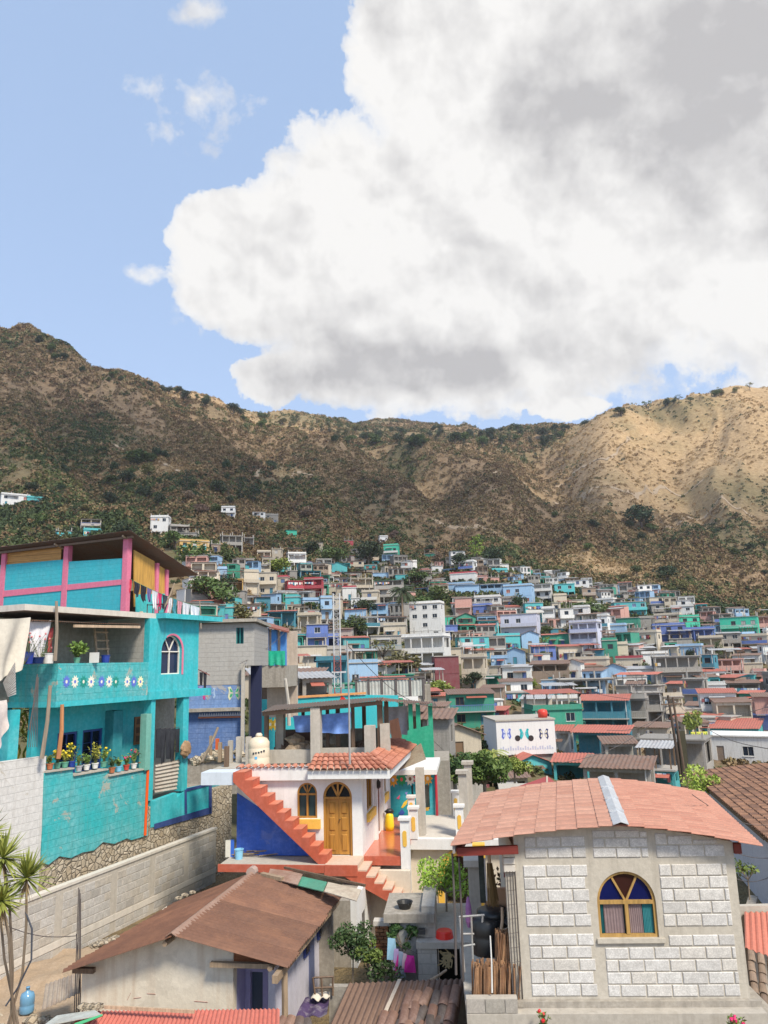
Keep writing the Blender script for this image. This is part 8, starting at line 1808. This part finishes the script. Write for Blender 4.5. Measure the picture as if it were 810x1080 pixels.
# sign on the long red roof
Sg = Fr(Wd(730, 775, 92), 2); t = thing('roof_sign', 'yellow sign with green lettering on the long red roof', 'sign', Sg)
q0, q1 = Sg.v(729,776,0), Sg.v(746,771.5,0); MB().box(q0.x, q1.x, 0, .06, q0.z, q1.z).build('board', plain((.75,.72,.10)), t); q2 = Sg.v(751,771.5,0); MB().box(q1.x+.01, q2.x, 0, .06, q0.z, q1.z).build('blue_panel', plain((.55,.75,.85)), t)
mb = MB(); n = 9
for k in range(n):
    x_ = q0.x+(q1.x-q0.x)*(k+.25)/n; w_ = (q1.x-q0.x)/n*.5; zz0, zz1 = q0.z+.12, q1.z-.12
    mb.box(x_, x_+w_*.3, -.02, -.002, zz0, zz1)
    if k % 3 == 0: mb.box(x_+w_*.3, x_+w_, -.02, -.002, zz1-.08, zz1)
    elif k % 3 == 1: mb.box(x_+w_*.3, x_+w_, -.02, -.002, zz0, zz0+.08)
    else: mb.box(x_+w_*.7, x_+w_, -.02, -.002, zz0, zz1)
mb.build('lettering', plain((.02,.22,.06)), t)
# ------------------------------------------------------------------ labels of the town houses
LM = [((204,578),'the yellow house with round blue windows'),((357,680),'the radio mast'),((449,655),'the tall white block'),((425,630),'the palm tree'),((554,777),'the butterfly mural wall'),((472,710),'the maroon wall'),((499,750),'the emerald house with stairs'),
      ((503,578),'the bright lime tree'),((641,758),'the dark blue balcony house'),((665,643),'the long turquoise block'),((617,672),'the pale lilac arched house'),((781,662),'the aqua green pillared house'),((645,690),'the dark green tower house'),((717,790),'the utility poles'),
      ((545,628),'the striped sky blue house'),((331,620),'the crimson houses'),((341,672),'the royal blue balcony house'),((547,661),'the lilac veranda house'),((678,545),'the big lone tree'),((760,750),'the white corner house'),((503,680),'the turquoise twin houses'),((770,706),'the salmon house with wide openings'),((167,556),'the white hillside house'),((412,582),'the small aqua house above town')]
def num(n): return ['', 'one storey', 'two storey', 'three storey', 'four storey'][min(n, 4)]
used = set(o.get('label') for o in bpy.data.objects)
for h in HOUSES:
    e = h['o']
    if h['label']: e['label'] = h['label']; used.add(h['label']); continue
    X, Y = h['px']; ok = None; sz = 'tiny' if h['w'] < 14 else ('small' if h['w'] < 22 else ('wide' if h['w'] > 34 else ''))
    rf = h['roof']
    if len(rf.split()) > 4: rf = {'u': 'column stubs on top', 'a': rf}.get(rf[0], rf)
    if len(rf.split()) > 4: rf = 'a tin roof shelter'
    cands = []
    for (lx, ly), nm in LM:
        dx, dy = X-lx, Y-ly; ds = math.hypot(dx, dy*1.3)
        if ds < 9: continue
        dn = 'close ' if ds < 28 else ('' if ds < 62 else 'well ')
        if abs(dx) > 2.2*abs(dy): w_ = 'right of' if dx > 0 else 'left of'
        elif abs(dy) > 2.2*abs(dx): w_ = 'below' if dy > 0 else 'above'
        else: w_ = ('below' if dy > 0 else 'above')+(' right of' if dx > 0 else ' left of')
        cands.append((ds, f'{dn}{w_} {nm}'))
    cands.sort()
    for full in (0, 1):
      for ds, c in cands[:6]:
        body = f"{sz} {h['col']} {'' if full == 0 else num(h['n'])} house with {rf}"
        l = ' '.join(f'{body} {c}'.split())
        if len(l.split()) > 16: l = ' '.join(f"{h['col']} house with {rf} {c}".split())
        if len(l.split()) > 16: continue
        if l not in used: ok = l; break
      if ok: break
    if not ok: ok = f"{h['col']} house between the {cands[0][1]} and {cands[1][1]}"; ok = ' '.join(ok.split()[:16])
    used.add(ok); e['label'] = ok
